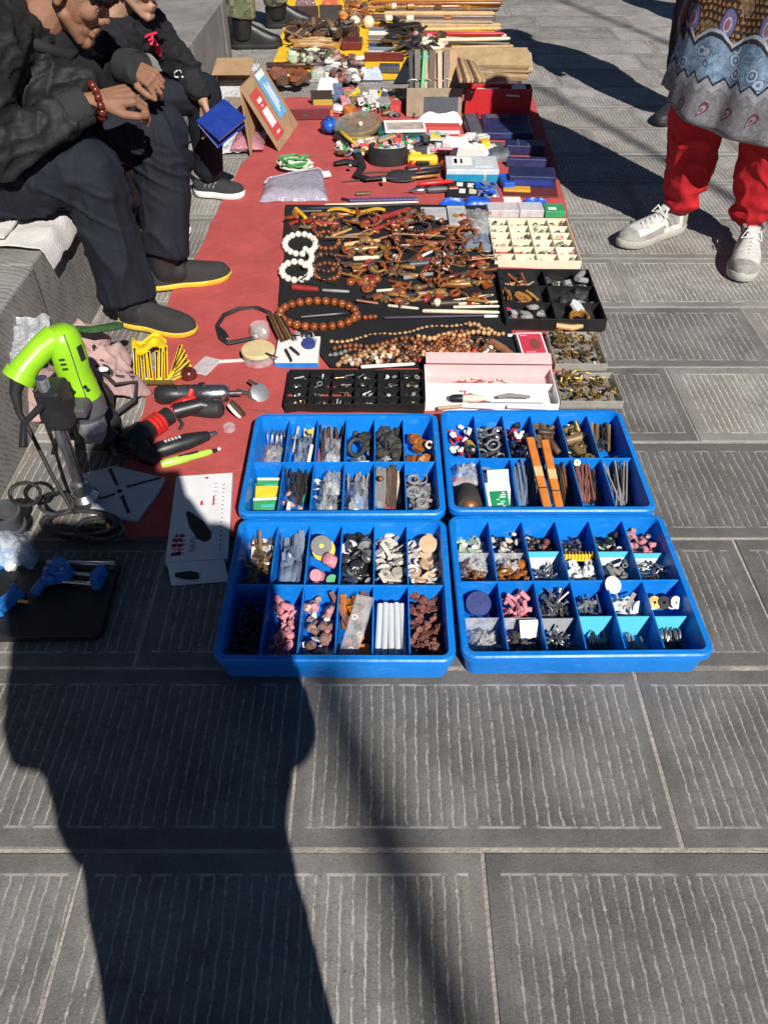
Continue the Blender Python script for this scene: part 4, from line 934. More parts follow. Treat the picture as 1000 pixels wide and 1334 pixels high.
def dress(body, J, topm, legm, f, l, shm, solem, hem=.02, rt=.14, coat=0, legr=(.1, .08, .07), style='sneaker', lace=None, sl=.27, sh=.065):
    jv = MB(); limb(jv, [V(J['pelvis'])-V((0, 0, .08)), J['pelvis'], J['chest'], V(J['neck'])-V((0, 0, .03))], [rt, rt, rt+.01, .075]); jv.cap(J['shL'], .075, J['shR'], .075)
    for q in 'LR': limb(jv, [J['sh'+q], J['el'+q], V(J['wr'+q])+(V(J['el'+q])-V(J['wr'+q]))*.12], [.075, .062, .048]); jv.cap(V(J['hip'+q])+V((0, 0, .06)), rt*.86, V(J['sh'+q])-V((0, 0, .1)), rt*.75)
    if coat: jv.cap(J['pelvis'], rt, V((J['pelvis'][0], J['pelvis'][1], coat+.3)), rt*.95); jv.cap(V(J['pelvis'])+V((-.045, 0, -.1)), .10, V(J['pelvis'])+V((-.05, 0, -.3)), .08)
    if coat: jv.cyl(V((J['pelvis'][0], J['pelvis'][1], coat+.35)), V((J['pelvis'][0], J['pelvis'][1], coat)), rt*.9, rt*.70)
    bake(jv, 'jacket', topm, .01, 4, body, lambda p: .008*(ridge(p, 11, 11, 15, 5)-.4))
    tr = MB()
    for q in 'LR': limb(tr, [J['pelvis'], J['hip'+q], J['kn'+q], V(J['an'+q])+V((0, 0, hem))], [rt*.9, *legr], True)
    bake(tr, 'trousers', legm, .008, 4, body, lambda p: .005*(ridge(p, 20, 20, 9, 6)-.4)+.006*math.exp(-((p.z-.14)/.07)**2)*(ridge(p, 8, 8, 30, 2)-.4))
    for q in 'LR':
        a = V(J['an'+q]); a.z = 0
        shoe(body, (a-f*.085)[:2], (a+f*(sl-.085))[:2], .004, .047, style, shm, solem, .024, sh, 'shoe', lace)
CAMO = camo()
J, f, l = standing(-.86, 5.66, (1, .1), 1.7, 'down', 0, .2)
J['anR'] = V((-.885, 5.545, .1)); J['knR'] = V((-.86, 5.56, .47)); J['anL'] = V((-.72, 6.1, .1)); J['knL'] = V((-.76, 5.98, .47))
wb, _ = person(J, 'person in camouflage trousers and black boots at the end of the step', SK1, JK, CAMO, .009)
dress(wb, J, cloth_mat('olive_jacket', (.07, .075, .04)), CAMO, f, l, M('black_boot_leather', (.014, .014, .015), .42, bump=.001), M('black_boot_sole', (.012, .012, .012), .7), .07, legr=(.11, .095, .09), style='boot', sl=.33, sh=.13)
for q in 'LR':
    a = V(J['an'+q]); b = MB(); b.lathe([(.06, .06), (.068, .1), (.068, .2), (.072, .215), (.066, .215)], 20, 0, TR(a.x, a.y, 0)); b.build('boot_shaft', _mats['black_boot_leather'], wb)
# ---------------------------------------------------------------- person in the printed tunic
REDC = cloth_mat('red_trouser_cloth', (.42, .012, .018), 900, rough=.8)
WSH = M('worn_white_leather', (.56, .545, .52), .55, var=.2, scale=22, bump=.0015, dirt=.8)
WSO = M('grey_white_sole', (.42, .40, .36), .7, var=.25, scale=20, dirt=.7)
wom, f, l = standing(1.2, 2.76, (-.75, -.66), 1.56, 'down', 0, .2)
wom.update(anL=V((1.31, 2.70, .10)), knL=V((1.27, 2.68, .42)), anR=V((1.085, 2.845, .10)), knR=V((1.06, 2.8, .42)), hipL=V((1.26, 2.72, .78)), hipR=V((1.14, 2.82, .78)))
wb, _ = person(wom, 'person in a printed tunic, red trousers and worn white trainers', SK1, JK, REDC, .009)
tr = MB()
for q, an in (('L', (1.30, 2.71, .135)), ('R', (1.09, 2.825, .135))): limb(tr, [wom['pelvis'], wom['hip'+q], wom['kn'+q], V(an)+V((0, 0, .1)), an], [.13, .12, .094, .082, .064])
bake(tr, 'trousers', REDC, .007, 4, wb, lambda p: .010*crease(p, 9, 9, 4, 6, 3)+.007*crease(V((p.x+p.z*.5, p.y, p.z)), 12, 12, 12, 2, 3)-.004+.013*math.exp(-((p.z-.15)/.06)**2)*(ridge(p, 6, 6, 24, 2)-.35))
def tunic_mat():
    k = NT('printed_tunic_cloth'); uv = k.n('ShaderNodeUVMap'); u, v, _ = k.xyz(uv.outputs[0]); oc = k.coord()
    wob = (k.noise(oc, 9, 4, .6)-.5)*.028; u = u+(k.noise(oc, 14, 3)-.5)*.02
    v = v+wob; n = k.noise(oc, 60, 4, .7)
    grey = k.mix(n.sm(.3, .7), (.17, .165, .18), (.26, .25, .265))
    # maroon paisleys
    cu = ((u/.085).fract()-.5)*.085; cv = v-.475; a = cu*.82+cv*.57; b = cv*.82-cu*.57
    w_ = (b+.03)*.30+.002
    r = ((a/w_.max(.002))*(a/w_.max(.002))+((b/.026)*(b/.026))).sqrt()
    ring = (r < 1.05)*(r > .62); dot = r < .28
    c = k.mix(ring.max(dot)*.9, grey, (.13, .02, .045)); c = k.mix((r < .62)*(r > .28)*.6, c, (.35, .27, .3))
    # zigzag of white flames, blue scallop band
    zz = ((u/.05).fract()-.5).abs()*.05
    c = k.mix((v > zz*.9+.525)*(v < zz*.9+.545)*.6, c, (.42, .42, .44)); c = k.mix((v > zz*.9+.545)*(v < zz*.9+.553), c, (.02, .022, .03))
    sc = (((u/.13).fract()-.5).abs()*2.0); arch = (sc*sc)*-.035+.675
    blue = k.mix(k.noise(oc, 34, 5, .75).sm(.35, .65), (.13, .22, .34), (.3, .42, .55)); blue = k.mix(k.noise(oc, 55, 3, .6, 1.5).sm(.56, .62)*.8, blue, (.06, .1, .17))
    uvv = k.vec(u*1.0, v*1.0, 0.0); d1 = X(k.nt, k.voro(uvv, 21)); rg = (d1*26.0).sin(); inb = d1 < .42
    blue = k.mix((rg > .55)*inb*.75, blue, (.52, .56, .62)); blue = k.mix((rg < -.6)*inb*.8, blue, (.035, .06, .13)); blue = k.mix((d1 < .06)*.8, blue, (.3, .1, .14))
    c = k.mix((v > zz*.9+.553)*(v < arch), c, blue)
    c = k.mix((v > arch)*(v < arch+.012), c, (.03, .025, .035)); c = k.mix((v > arch+.012)*(v < arch+.022), c, (.45, .5, .56))
    # scales of orange and brown with violet ovals
    su, sv = u/.018, v/.018; row = sv.floor(); fx = ((su+row*.5).fract()-.5)*2.0; fy = sv.fract()
    scl = (fx*fx+fy*fy).sqrt()
    org = k.mix(scl.sm(.45, .75), (.42, .2, .06), (.04, .022, .016)); org = k.mix((k.noise(oc, 7, 2) > .53)*.55, org, (.3, .19, .1))
    ou = ((u/.13+.25).fract()-.5)*.13; ov = ((v/.16).fract()-.45)*.16
    er = ((ou/.024)*(ou/.024)+(ov/.04)*(ov/.04)).sqrt()
    org = k.mix(er < 1.15, org, (.03, .02, .04)); org = k.mix(er < 1.0, org, (.16, .14, .3)); org = k.mix((er < .55)*(er > .4), org, (.5, .45, .5)); org = k.mix(er < .3, org, (.35, .1, .12))
    c = k.mix(v > arch+.022, c, org)
    c = k.mix(v < .425, c, (.34, .33, .34)); c = k.mix((u.abs() > .40)*(v < 1.0), c, (.40, .38, .40))
    c = k.mix(k.noise(oc, 45, 5, .75).sm(.42, .7)*.35, c, (.07, .075, .1)); c = k.mix(k.noise(oc, 120, 2).sm(.6, .7)*.3, c, (.5, .5, .52))
    return k.out(c, .85, 0, k.bump(k.noise(oc, 500, 2)*.3+k.noise(k.vec(u*14.0, v*2.0, 0.0), 1, 3), .006), Specular_IOR_Level=.2)
def tunic(par):
    nr, na = 46, 120; rings = []; uvs = []
    for i in range(nr+1):
        z = .415+i*(1.29-.415)/nr; a = i/nr; ring = []; s_ = 0; prev = None; ru = []
        for j in range(na+1):
            th = 2*math.pi*j/na
            wd = (.075*(1-a)**.8+.205) if a < .8 else .19-.08*((a-.8)/.2)**1.5
            if a > .55: wd = max(wd, .2-.3*max(0, a-.85))
            rx, ry = wd*1.0, wd*.72
            fold = (1-a)*(.026*math.sin(th*6+1.3+.8*math.sin(z*4))+.012*math.sin(th*13+2+z*3))
            r_ = 1+fold/wd*.9
            p = V((rx*math.cos(th)*r_, ry*math.sin(th)*r_, 0))
            hemlift = (1-a)**6*(.05*math.cos(th-2.6)+.02*math.sin(th*3))
            q = V((1.185, 2.765, z+max(-.02, hemlift)))+f*p.y+l*p.x
            if prev is not None: s_ += (q-prev).length
            prev = q; ring.append(q); ru.append(s_)
        half_ = ru[na//4]; uvs.append([x-half_ for x in ru]); rings.append(ring)
    vs, fs, uv = [], [], []
    for r in rings: vs += [tuple(p) for p in r]
    W = na+1
    for i in range(nr):
        for j in range(na): fs.append((i*W+j, i*W+j+1, (i+1)*W+j+1, (i+1)*W+j))
    me = bpy.data.meshes.new('tunic'); me.from_pydata(vs, [], fs); me.materials.append(tunic_mat())
    lay = me.uv_layers.new(name='UVMap')
    for lp in me.loops:
        i, j = divmod(lp.vertex_index, W); lay.data[lp.index].uv = (uvs[i][j], vs[lp.vertex_index][2])
    me.polygons.foreach_set('use_smooth', [True]*len(fs)); me.update()
    o = bpy.data.objects.new('tunic', me); COL.objects.link(o); o.parent = par
    so_ = o.modifiers.new('th', 'SOLIDIFY'); so_.thickness = .004; so_.offset = 1
tunic(wb)
jv = MB(); jv.cap(wom['shL'], .08, wom['shR'], .08); jv.cap(wom['chest'], .13, V(wom['neck'])-V((0, 0, .04)), .075)
for q in 'LR': limb(jv, [wom['sh'+q], wom['el'+q], V(wom['wr'+q])+V((0, 0, .03))], [.078, .065, .05])
bake(jv, 'sleeves', cloth_mat('violet_grey_sleeve', (.2, .18, .24)), .01, 4, wb)
shoe(wb, (1.135, 2.865), (.852, 2.69), .004, .05, 'sneaker', WSH, WSO, .028, .075, 'shoe', CARDW)
shoe(wb, (1.325, 2.70), (1.205, 2.42), .004, .052, 'sneaker', WSH, WSO, .028, .078, 'shoe', CARDW)
# ---------------------------------------------------------------- bystanders whose shadows fall on the paving, and the one who takes the photo
J, f2, l2 = standing(1.53, 4.12, (-.6, -.8), 1.66, 'down', 0, .2)
pb, _ = person(J, 'person in dark clothes standing right behind the printed tunic', SK1, JK, NV, .01)
dress(pb, J, JK, NV, f2, l2, BLACKR, BLACKR, .05)
J, f2, l2 = standing(2.62, 5.35, (-.6, -.8), 1.72, 'down', 0, .2)
pb, _ = person(J, 'person in a grey jacket farthest back on the right, past the printed tunic', SK1, JK, NV, .01)
dress(pb, J, cloth_mat('grey_jacket', (.12, .12, .13)), NV, f2, l2, BLACKR, BLACKR, .05)
J, f2, l2 = standing(-.005, -.34, (0, 1), 1.63, 'up', .03, .06)
pb, _ = person(J, 'person holding a phone up over the trays, casting the long shadow in front', SK1, JK, NV, .008)
dress(pb, J, cloth_mat('dark_coat', (.03, .03, .035)), NV, f2, l2, DSH, WHITEP, .05, .135, legr=(.085, .07, .06), coat=.26)
ph = tag(MB().box((0, -.034, 1.25), (.078, .008, .16)).build('phone', BLACKP, None, 0, .004), 'black phone held upright by the person casting the long shadow', 'phone')
# ================================================================== CLOTHS ON THE GROUND
def pos(u, v, z=0): x, y = g(u, v, z); return V((x, y, z))
def aty(u, v, y):
    d = ray(u, v); t = y/d.y; return V((d.x*t, y, CAMH+d.z*t))
def ground_cloth(name, label, cat, lpts, rpts, z, mat, nu, nv, amp=.004, th=.002, seed=0, fold=()):
    L = sorted([pos(*p, z) for p in lpts], key=lambda p: p.y); Q = sorted([pos(*p, z) for p in rpts], key=lambda p: p.y)
    y0, y1 = max(L[0].y, Q[0].y), min(L[-1].y, Q[-1].y)
    def at(P, y):
        for a, b in zip(P, P[1:]):
            if a.y <= y <= b.y+1e-9: return a.x+(b.x-a.x)*(y-a.y)/max(1e-6, b.y-a.y)
        return P[-1].x if y > P[-1].y else P[0].x
    def f(a, b):
        y = y0+(y1-y0)*b; xl, xr = at(L, y), at(Q, y)
        xl += .008*noise.noise((y*6, seed, 1)); xr += .008*noise.noise((y*6, seed, 5))
        x = xl+(xr-xl)*a
        h = amp*(fbm(x*4+seed, y*4, seed)+.6*(1-abs(noise.noise((x*5, y*3, seed+9)))*2.2))
        for (fx, fy, w, k) in fold: h += k*math.exp(-(((x-fx)*math.cos(w)+(y-fy)*math.sin(w))/.018)**2)
        return (x, y, z+.003+max(-.001, h))
    return tag(MB().sheet(f, nu, nv, th).build(name, mat, None, 60), label, cat)
REDCL = cloth_mat('faded_red_cloth', (.41, .076, .072), 600, rough=.95, var=.1, bump=.0008)
YELCL = cloth_mat('golden_yellow_cloth', (.78, .45, .02), 600, rough=.8, var=.12)
BLKCL = cloth_mat('black_velvet', (.013, .013, .015), 500, rough=.98)
ground_cloth('red_cloth', 'long faded red cloth spread under the trinkets and tools', 'cloth',
    [(163, 702), (160, 640), (166, 590), (186, 540), (192, 505), (205, 478), (217, 402), (224, 380), (266, 319), (277, 290), (295, 254), (313, 218), (329, 202), (345, 175), (372, 128)],
    [(620, 702), (640, 640), (700, 560), (742, 480), (752, 400), (754, 345), (741, 290), (722, 210), (694, 128)], .006, REDCL, 80, 150, .0055, .002, 1,
    ((-.55, 2.9, .6, .010), (-.42, 2.2, .35, .006)))
ground_cloth('yellow_cloth', 'bright yellow cloth under the wooden sticks at the far end', 'cloth',
    [(347, 113), (354, 88), (364, 60), (370, 30), (374, 0), (377, -40)], [(532, 104), (580, 90), (650, 60), (640, 30), (636, 0), (628, -40)], .006, YELCL, 50, 60, .008, .002, 3)
ground_cloth('black_cloth', 'black cloth crowded with beads and carved trinkets', 'cloth',
    [(432, 479), (405, 446), (362, 405), (369, 330), (372, 268)], [(676, 479), (664, 420), (655, 380), (645, 330), (632, 268)], .021, BLKCL, 50, 50, .003, .002, 5)
# ================================================================== left front: tools of the seller
STEEL = M('bright_steel', (.55, .55, .56), .22, .95, scale=60, rand=.1)
GREYM = M('grey_cast_metal', (.3, .31, .33), .45, .5)
LIME = M('lime_green_plastic', (.27, .56, .015), .33, var=.06)
DGREY = M('dark_grey_plastic', (.07, .072, .078), .42, var=.2)
PLATE = M('white_coated_plate', (.5, .52, .56), .5, var=.08)
# ---- drill press: base plate with crossing slots, column, lime green drill
dp = root('drill_stand', 'drill stand with a white slotted base plate and a steel column', 'drill stand', (0, 0, 0))
z = .019
pl = [pos(u, v, z) for u, v in ((104, 617), (150, 606), (215, 622), (206, 640), (178, 677), (118, 671))]
MB().prism([(p.x, p.y) for p in pl], .008, z).build('base_plate', PLATE, dp, 0, .003)
for (a, b_, w_) in (((143, 611), (153, 632), .008), ((159, 646), (168, 668), .008), ((165, 634), (210, 622), .006), ((114, 655), (150, 643), .006)):
    p, q = pos(*a, z+.001), pos(*b_, z+.001); d = (q-p).normalized(); s_ = V((-d.y, d.x, 0))*w_*.5
    MB().prism([tuple((p-s_*1.5)[:2]), tuple((p+d*.012-s_)[:2]), tuple((q-s_)[:2]), tuple((q+s_)[:2]), tuple((p+d*.012+s_)[:2]), tuple((p+s_*1.5)[:2])], z-.001, z+.0012).build('slot', BLACKP, dp, 0)
c = pos(156, 640, z); MB().lathe([(.0001, z), (.006, z), (.006, z+.0018), (.0001, z+.0018)], 12, 0, TR(c.x, c.y, 0)).build('centre_hole', BLACKP, dp)
cb = pos(112, 652, z)
b = MB(); b.lathe([(.001, 0), (.034, 0), (.034, .018), (.022, .03), (.021, .06), (.014, .062), (.0135, .34), (.012, .344), (.001, .344)], 20, 0, TR(cb.x, cb.y, z-.002)); b.build('column', STEEL, dp)
MB().box((cb.x+.012, cb.y-.006, .2), (.006, .004, .27)).build('rack_strip', BLACKP, dp, 0, .001)
MB().box((cb.x+.005, cb.y+.015, .285), (.055, .065, .10)).build('carriage', BLACKP, dp, 0, .008)
MB().box((cb.x+.03, cb.y+.05, .25), (.05, .05, .028)).build('clamp_arm', DGREY, dp, 0, .008)
for a_ in (-.9, -1.6): MB().lathe([(.001, 0), (.0045, 0), (.0045, .003), (.001, .003)], 10, 0, TR(-.668+.041*math.cos(a_), 1.412+.041*math.sin(a_), .30) @ Matrix.Rotation(a_, 4, 'Z') @ Matrix.Rotation(math.pi/2, 4, 'Y')).build('housing_screw', BLACKP, dp)
MB().tube([(cb.x-.01, cb.y-.02, .305), (cb.x-.03, cb.y-.075, .30), (cb.x-.028, cb.y-.11, .27)], [.008, .006, .009], 10).build('feed_lever', BLACKP, dp)
gd = root('angle_drill', 'lime green electric drill held in the drill stand', 'drill', (-.668, 1.412, 0), (rad(-7), rad(-4), 0))
b = MB(); b.lathe([(.001, .405), (.018, .404), (.032, .395), (.039, .375), (.040, .33), (.036, .30), (.041, .262), (.043, .235), (.001, .234)], 24); b.build('motor_housing', LIME, gd)
b = MB(); b.tube([(-.010, -.004, .378), (-.04, -.026, .366), (-.066, -.048, .346), (-.082, -.062, .330)], [.034, .028, .027, .030], 18); b.build('grip', LIME, gd)
b = MB(); b.tube([(-.079, -.06, .333), (-.091, -.070, .318), (-.092, -.071, .317)], [.034, .035, .024], 18); b.build('grip_collar', LIME, gd)
MB().tube([(.0405*math.cos(-.95)*q_, .0405*math.sin(-.95)*q_, z_) for q_, z_ in ((.80, .395), (.97, .375), (.99, .33), (.89, .30), (1.02, .262), (1.06, .237))], .0012, 5).build('housing_seam', DGREY, gd)
for i in range(3): MB().box((0, 0, 0), (.012, .002, .004)).build('vent_slot', BLACKP, gd, 0, 0, (.0405*math.cos(-1.5), .0405*math.sin(-1.5), .322+.011*i), (0, 0, -1.5+math.pi/2))
b = MB(); b.lathe([(.001, .2345), (.0445, .2345), (.046, .225), (.046, .195), (.036, .188), (.036, .182), (.001, .182)], 24); b.build('gear_collar', DGREY, gd)
b = MB(); b.lathe([(.001, .182), (.030, .182), (.033, .174), (.033, .150), (.024, .128), (.010, .112), (.001, .110)], 10); b.build('chuck', GREYM, gd, 20)
for a in (-.35, -2.35): MB().box((0, 0, 0), (.016, .004, .035)).build('vent', BLACKP, gd, 0, .001, (.0385*math.cos(a), .0385*math.sin(a), .345), (0, 0, a+math.pi/2))
b = MB(); b.tube([(-.091, -.07, .318), (-.103, -.08, .29), (-.105, -.09, .25), (-.09, -.10, .19), (-.07, -.12, .1), (-.045, -.14, .03), (-.03, -.16, .025)], [.016, .012, .007, .0045, .0045, .0045, .0045], 10); b.build('power_cord', BLACKR, gd)
MB().box((-.055, -.022, .335), (.03, .012, .03)).build('trigger', BLACKP, gd, 0, .005)
# ---- pink bag behind it, black pouch, plastic sheet on the step
PB = cloth_mat('dusty_pink_cloth', (.36, .235, .22), 500, rough=.85)
b = MB(); c0 = pos(100, 505, .05)
for du, dv, zz, r in ((95, 500, .05, .085), (140, 480, .05, .075), (160, 500, .04, .06), (45, 530, .04, .065), (120, 450, .08, .06), (70, 515, .06, .08)):
    p = pos(du, dv, zz); b.ball(p, (r, r*.8, max(zz, .04)), 16, 10)
pb = bake(b, 'cloth_bag', PB, .006, 5, None, lambda p: .03*crease(p, 8, 9, 7, 3, 2.8)+.014*crease(V((p.x+p.y, p.y, p.z)), 17, 15, 12, 4, 3)-.012)
tag(pb, 'crumpled dusty pink cloth bag lying behind the lime green drill', 'bag')
for pts in (((118, 440), (128, 465), (150, 490), (176, 492)), ((126, 476), (150, 500), (178, 497), (176, 520), (150, 540))):
    MB().tube([pos(u, v, .105-.03*i*.5) for i, (u, v) in enumerate(pts)], .0055, 8, flat=.5).build('strap', BLACKR, pb)
MB().ball(pos(134, 481, .12), (.016, .010, .006), 10, 8).build('pull_tab', WHITEP, pb)
b = MB()
for u, v, zz, r in ((130, 520, .06, .035), (138, 550, .05, .035), (140, 572, .035, .03), (88, 548, .04, .035), (112, 560, .04, .028)): b.ball(pos(u, v, zz), (r, r*.8, zz*.9), 14, 10)
tag(bake(b, 'black_pouch', BLACKR, .006, 3, None, lambda p: .006*ridge(p, 20, 20, 20, 2)), 'soft black pouch slumped in front of the pink bag', 'pouch')
b = MB(); b.tube([aty(98, 428, 1.83), aty(118, 430, 1.82), aty(156, 424, 1.86), aty(160, 424, 1.86)], [.012, .015, .016, .01], 10, flat=.5)
um = b.build('green_strap', M('dark_green_webbing', (.02, .07, .015), .8, var=.5, scale=60), None); tag(um, 'dark green webbing strap in front of the near yellow soled shoe', 'strap')
def pouch(a, b_): u = -10+75*a; v = 470-58*b_; p = aty(u, v, 1.62+.1*b_); return (p.x, p.y, p.z+.02*noise.noise((a*5, b_*5, 2)))
tag(MB().sheet(pouch, 14, 10, .002).build('plastic_sheet', CLEAR('crinkled_sheet', body=(.7, .73, .78), fac=.26, rough=.12, crinkle=.02), None, 60), 'crinkled clear plastic sheet slung behind the green drill grip', 'plastic sheet')
# white folded sheet the man sits on
def sit(a, b_):
    x = -1.45+.60*a; y = 1.99+.42*b_; over = max(0, x+.915)
    return (x if over <= 0 else -.915+over*.25, y+.02*math.sin(a*5), .338+.010*abs(fbm(a*3, b_*3, 1))-(over*.9 if over > 0 else 0)+.012*max(0, noise.noise((a*6, b_*7, 4))))
wsht = tag(MB().sheet(sit, 34, 24, .004).build('folded_sheet', M('white_wrapping_sheet', (.66, .63, .60), .8, var=.08, bump=.002), None, 40), 'white wrapping sheet folded under the man on the step', 'sheet')
def sit2(a, b_): return (-1.42+.40*a, 2.0+.22*b_, .356+.006*fbm(a*3, b_*3, 7))
MB().sheet(sit2, 10, 8, .006).build('sheet_fold', _mats['white_wrapping_sheet'], wsht, 0)
# ---- yellow packs of bits
yp = root('bit_wallet', 'yellow plastic wallet of drill bits fanned open by the yellow soled shoe', 'bit set', (0, 0, 0))
YTR = M('yellow_sleeve', (.82, .56, .02), .35, var=.1)
def sleeve(p, q, w_, zz):
    d = (q-p).normalized(); L = (q-p).length; T = Matrix.Translation((p+q)/2) @ d.to_track_quat('X', 'Z').to_matrix().to_4x4()
    o = MB().box((0, 0, 0), (L, w_, .004), 0, T).build('bit_sleeve', YTR, yp, 0, .001)
    k = MB(); k.tube([T @ V((-L*.36, 0, .0035)), T @ V((L*.3, 0, .0035)), T @ V((L*.44, 0, .0035))], [.0022, .0022, .0035], 6); k.build('drill_bit', DMET, o)
for i in range(7): sleeve(pos(179+6.3*i+R.uniform(-1.5, 1.5), 503-.4*i+R.uniform(-3, 2), .012+.003*(i % 2)), pos(177+6.4*i+R.uniform(-3, 3), 450+R.uniform(-3, 8), .045+R.uniform(0, .02)), .0105, 0)
for i in range(6): sleeve(pos(216+1.5*i, 498-2*i, .014+.003*i), pos(252-3.2*i, 482-6.5*i, .03+.003*i), .011, 0)
for q in (((172, 446), (212, 438), (255, 452)), ): MB().sheet(lambda a, b_: tuple(pos(172+45*a, 457-18*b_+6*math.sin(a*7), .055+.015*noise.noise((a*4, b_*3, 1)))), 12, 5, .0015).build('wallet_flap', YTR, yp, 30)
MB().box(tuple(pos(202, 498, .03)), (.1, .008, .012), 0).build('binding_band', M('dark_band', (.12, .08, .02), .6), yp, 0, .002)
tag(MB().box((0, 0, 0), (.055, .085, .008)).build('clear_box', CLEAR('frosted_box', body=(.72, .72, .72), fac=.6, rough=.3), None, 0, .002, tuple(pos(268, 477, .012)), (0, 0, rad(-22))), 'frosted flat plastic box right of the yellow bit wallet', 'box')
tag(MB().box((0, 0, 0), (.075, .012, .003)).build('white_strip', CARDW, None, 0, 0, tuple(pos(302, 470, .013)), (0, 0, rad(6))), 'narrow white strip pointing at the beige lidded jar', 'strip')
b = MB(); b.lathe([(.001, 0), (.021, 0), (.024, .006), (.022, .02), (.014, .028), (.001, .029)], 18); tag(b.build('resin_pot', M('maroon_resin', (.10, .018, .012), .15), None, 40, 0, tuple(pos(247, 492, .01))), 'maroon glossy pot below the yellow bit wallet', 'pot')
# ---- electric tools on the red cloth
def along(p, q):
    d = (q-p).normalized(); return Matrix.Translation(p) @ d.to_track_quat('X', 'Z').to_matrix().to_4x4(), (q-p).length
def lathe_x(b, prof, T, n=18, mi=0):      # turned shape lying along X
    return b.lathe([(r, x) for x, r in prof], n, mi, T @ Matrix(((0, 0, 1, 0), (0, 1, 0, 0), (-1, 0, 0, 0), (0, 0, 0, 1))))
REDT = M('red_tool_plastic', (.55, .025, .02), .38, var=.1)
t = root('cordless_drill', 'steel nosed drill with a black and red grip on the red cloth', 'drill', (0, 0, 0))
T, L = along(pos(203, 514, .038), pos(312, 512, .038))
b = MB(); lathe_x(b, [(0, .001), (.0, .018), (.012, .026), (.05, .027), (.068, .022), (.068, .001)], T); b.build('rear_grip', BLACKP, t)
b = MB(); lathe_x(b, [(.062, .001), (.064, .026), (.12, .026), (.124, .029), (.132, .029), (.134, .025), (.188, .025), (.198, .018), (.2, .001)], T, 22); b.build('steel_barrel', STEEL, t)
b = MB(); lathe_x(b, [(.119, .029), (.119, .031), (.133, .031), (.133, .029)], T); b.build('clamp_ring', BLACKP, t)
T2_, _ = along(pos(248, 531, .03), pos(298, 534, .03)); b = MB(); lathe_x(b, [(0, .001), (0, .022), (.06, .026), (.082, .024), (.09, .014), (.09, .001)], T2_); b.build('gear_case', BLACKR, t)
b = MB(); b.tube([pos(224, 527, .03), pos(240, 521, .055), pos(252, 519, .055), pos(254, 533, .04)], [.008, .011, .013, .008], 10, flat=.7); b.build('red_trim', REDT, t)
b = MB(); b.tube([pos(250, 507, .07), pos(247, 520, .05), pos(253, 538, .03)], [.007, .010, .008], 8); b.build('red_trim', REDT, t)
b = MB(); lathe_x(b, [(.2, .001), (.2, .008), (.232, .006), (.232, .001)], T, 10); b.build('spindle', STEEL, t)
t = root('chuck_key', 'grey steel keyed chuck with a bright lever, right of the steel nosed drill', 'chuck', tuple(pos(337, 513, .02)))
b = MB(); b.lathe([(.02*(1+.13*math.cos(0)), -.012), (.028, -.010), (.028, .01), (.016, .014), (.001, .014)], 9); b.build('chuck_body', GREYM, t, 20, 0, None, (.5, .6, 0))
MB().tube([(-.028, .035, .02), (-.004, .008, .024)], [.005, .007], 8).build('lever', STEEL, t); MB().tube([(-.06, .01, .004), (-.02, 0, .0)], .006, 8).build('shank', STEEL, t)
t = root('disc_brush', 'round brown bristle brush with a white back, leaning on the drill', 'brush', tuple(pos(306, 535, .035)), (rad(-58), 0, rad(-62)))
b = MB(); b.lathe([(.001, -.004), (.025, -.004), (.025, .004), (.001, .004)], 24); b.build('brush_back', WHITEP, t)
b = MB(); b.lathe([(.001, .004), (.026, .004), (.0275, .014), (.001, .015)], 24); b.build('bristles', M('brown_bristles', (.09, .055, .03), .95, bump=.003, bscale=500), t)
t = root('black_drill', 'black pistol drill with red ribs lying in the shade', 'drill', (0, 0, 0))
T, L = along(pos(165, 580, .035), pos(232, 533, .035))
b = MB(); lathe_x(b, [(0, .001), (0, .028), (.02, .034), (.06, .034), (.075, .026), (.11, .023), (.15, .024), (.155, .001)], T); b.build('drill_body', BLACKP, t)
for i in range(3): b = MB(); lathe_x(b, [(.082+.013*i, .022), (.082+.013*i, .029), (.091+.013*i, .029), (.091+.013*i, .022)], T); b.build('red_rib', REDT, t)
b = MB(); b.tube([pos(228, 536, .04), pos(262, 527, .045), pos(275, 530, .04)], [.021, .019, .012], 14); b.build('nose', BLACKP, t)
b = MB(); b.tube([pos(175, 575, .03), pos(190, 592, .028), pos(206, 600, .02)], [.03, .024, .018], 14); b.build('battery_grip', BLACKR, t)
b = MB(); b.tube([pos(233, 545, .03), pos(238, 552, .02), pos(234, 560, .012)], .005, 6); b.build('trigger_loop', BLACKR, t)
t = root('rotary_tool', 'black pen shaped rotary tool above the lime green pen', 'rotary tool', (0, 0, 0))
T, L = along(pos(200, 589, .024), pos(292, 561, .02))
b = MB(); lathe_x(b, [(0, .001), (0, .018), (.02, .022), (.09, .022), (.12, .017), (.145, .012), (.148, .001)], T, 20); b.build('tool_body', BLACKP, t)
b = MB(); lathe_x(b, [(.148, .001), (.148, .008), (.166, .007), (.17, .004), (.17, .001)], T, 12); b.build('collet', STEEL, t)
b = MB()
for i in range(5): b.box((.035+.009*i, 0, .0222), (.006, .010-.001*(i % 2), .0008), 0, T)
b.build('side_print', GREYP, t, 0)
for q in ((.0, .0), ): MB().tube([T @ V((.045, .012, .018)), T @ V((.06, .013, .018))], .004, 8).build('red_button', REDT, t)
b = MB(); b.lathe([(.001, 0), (.017, 0), (.018, .004), (.016, .014), (.008, .017), (.001, .017)], 14); tag(b.build('clear_dome', CBOX, None, 40, 0, tuple(pos(299, 560, .01))), 'small clear plastic cap at the tip of the rotary tool', 'dome')
t = root('green_pen', 'lime green pen tool below the black rotary tool', 'pen', (0, 0, 0))
T, L = along(pos(210, 605, .016), pos(288, 585, .016))
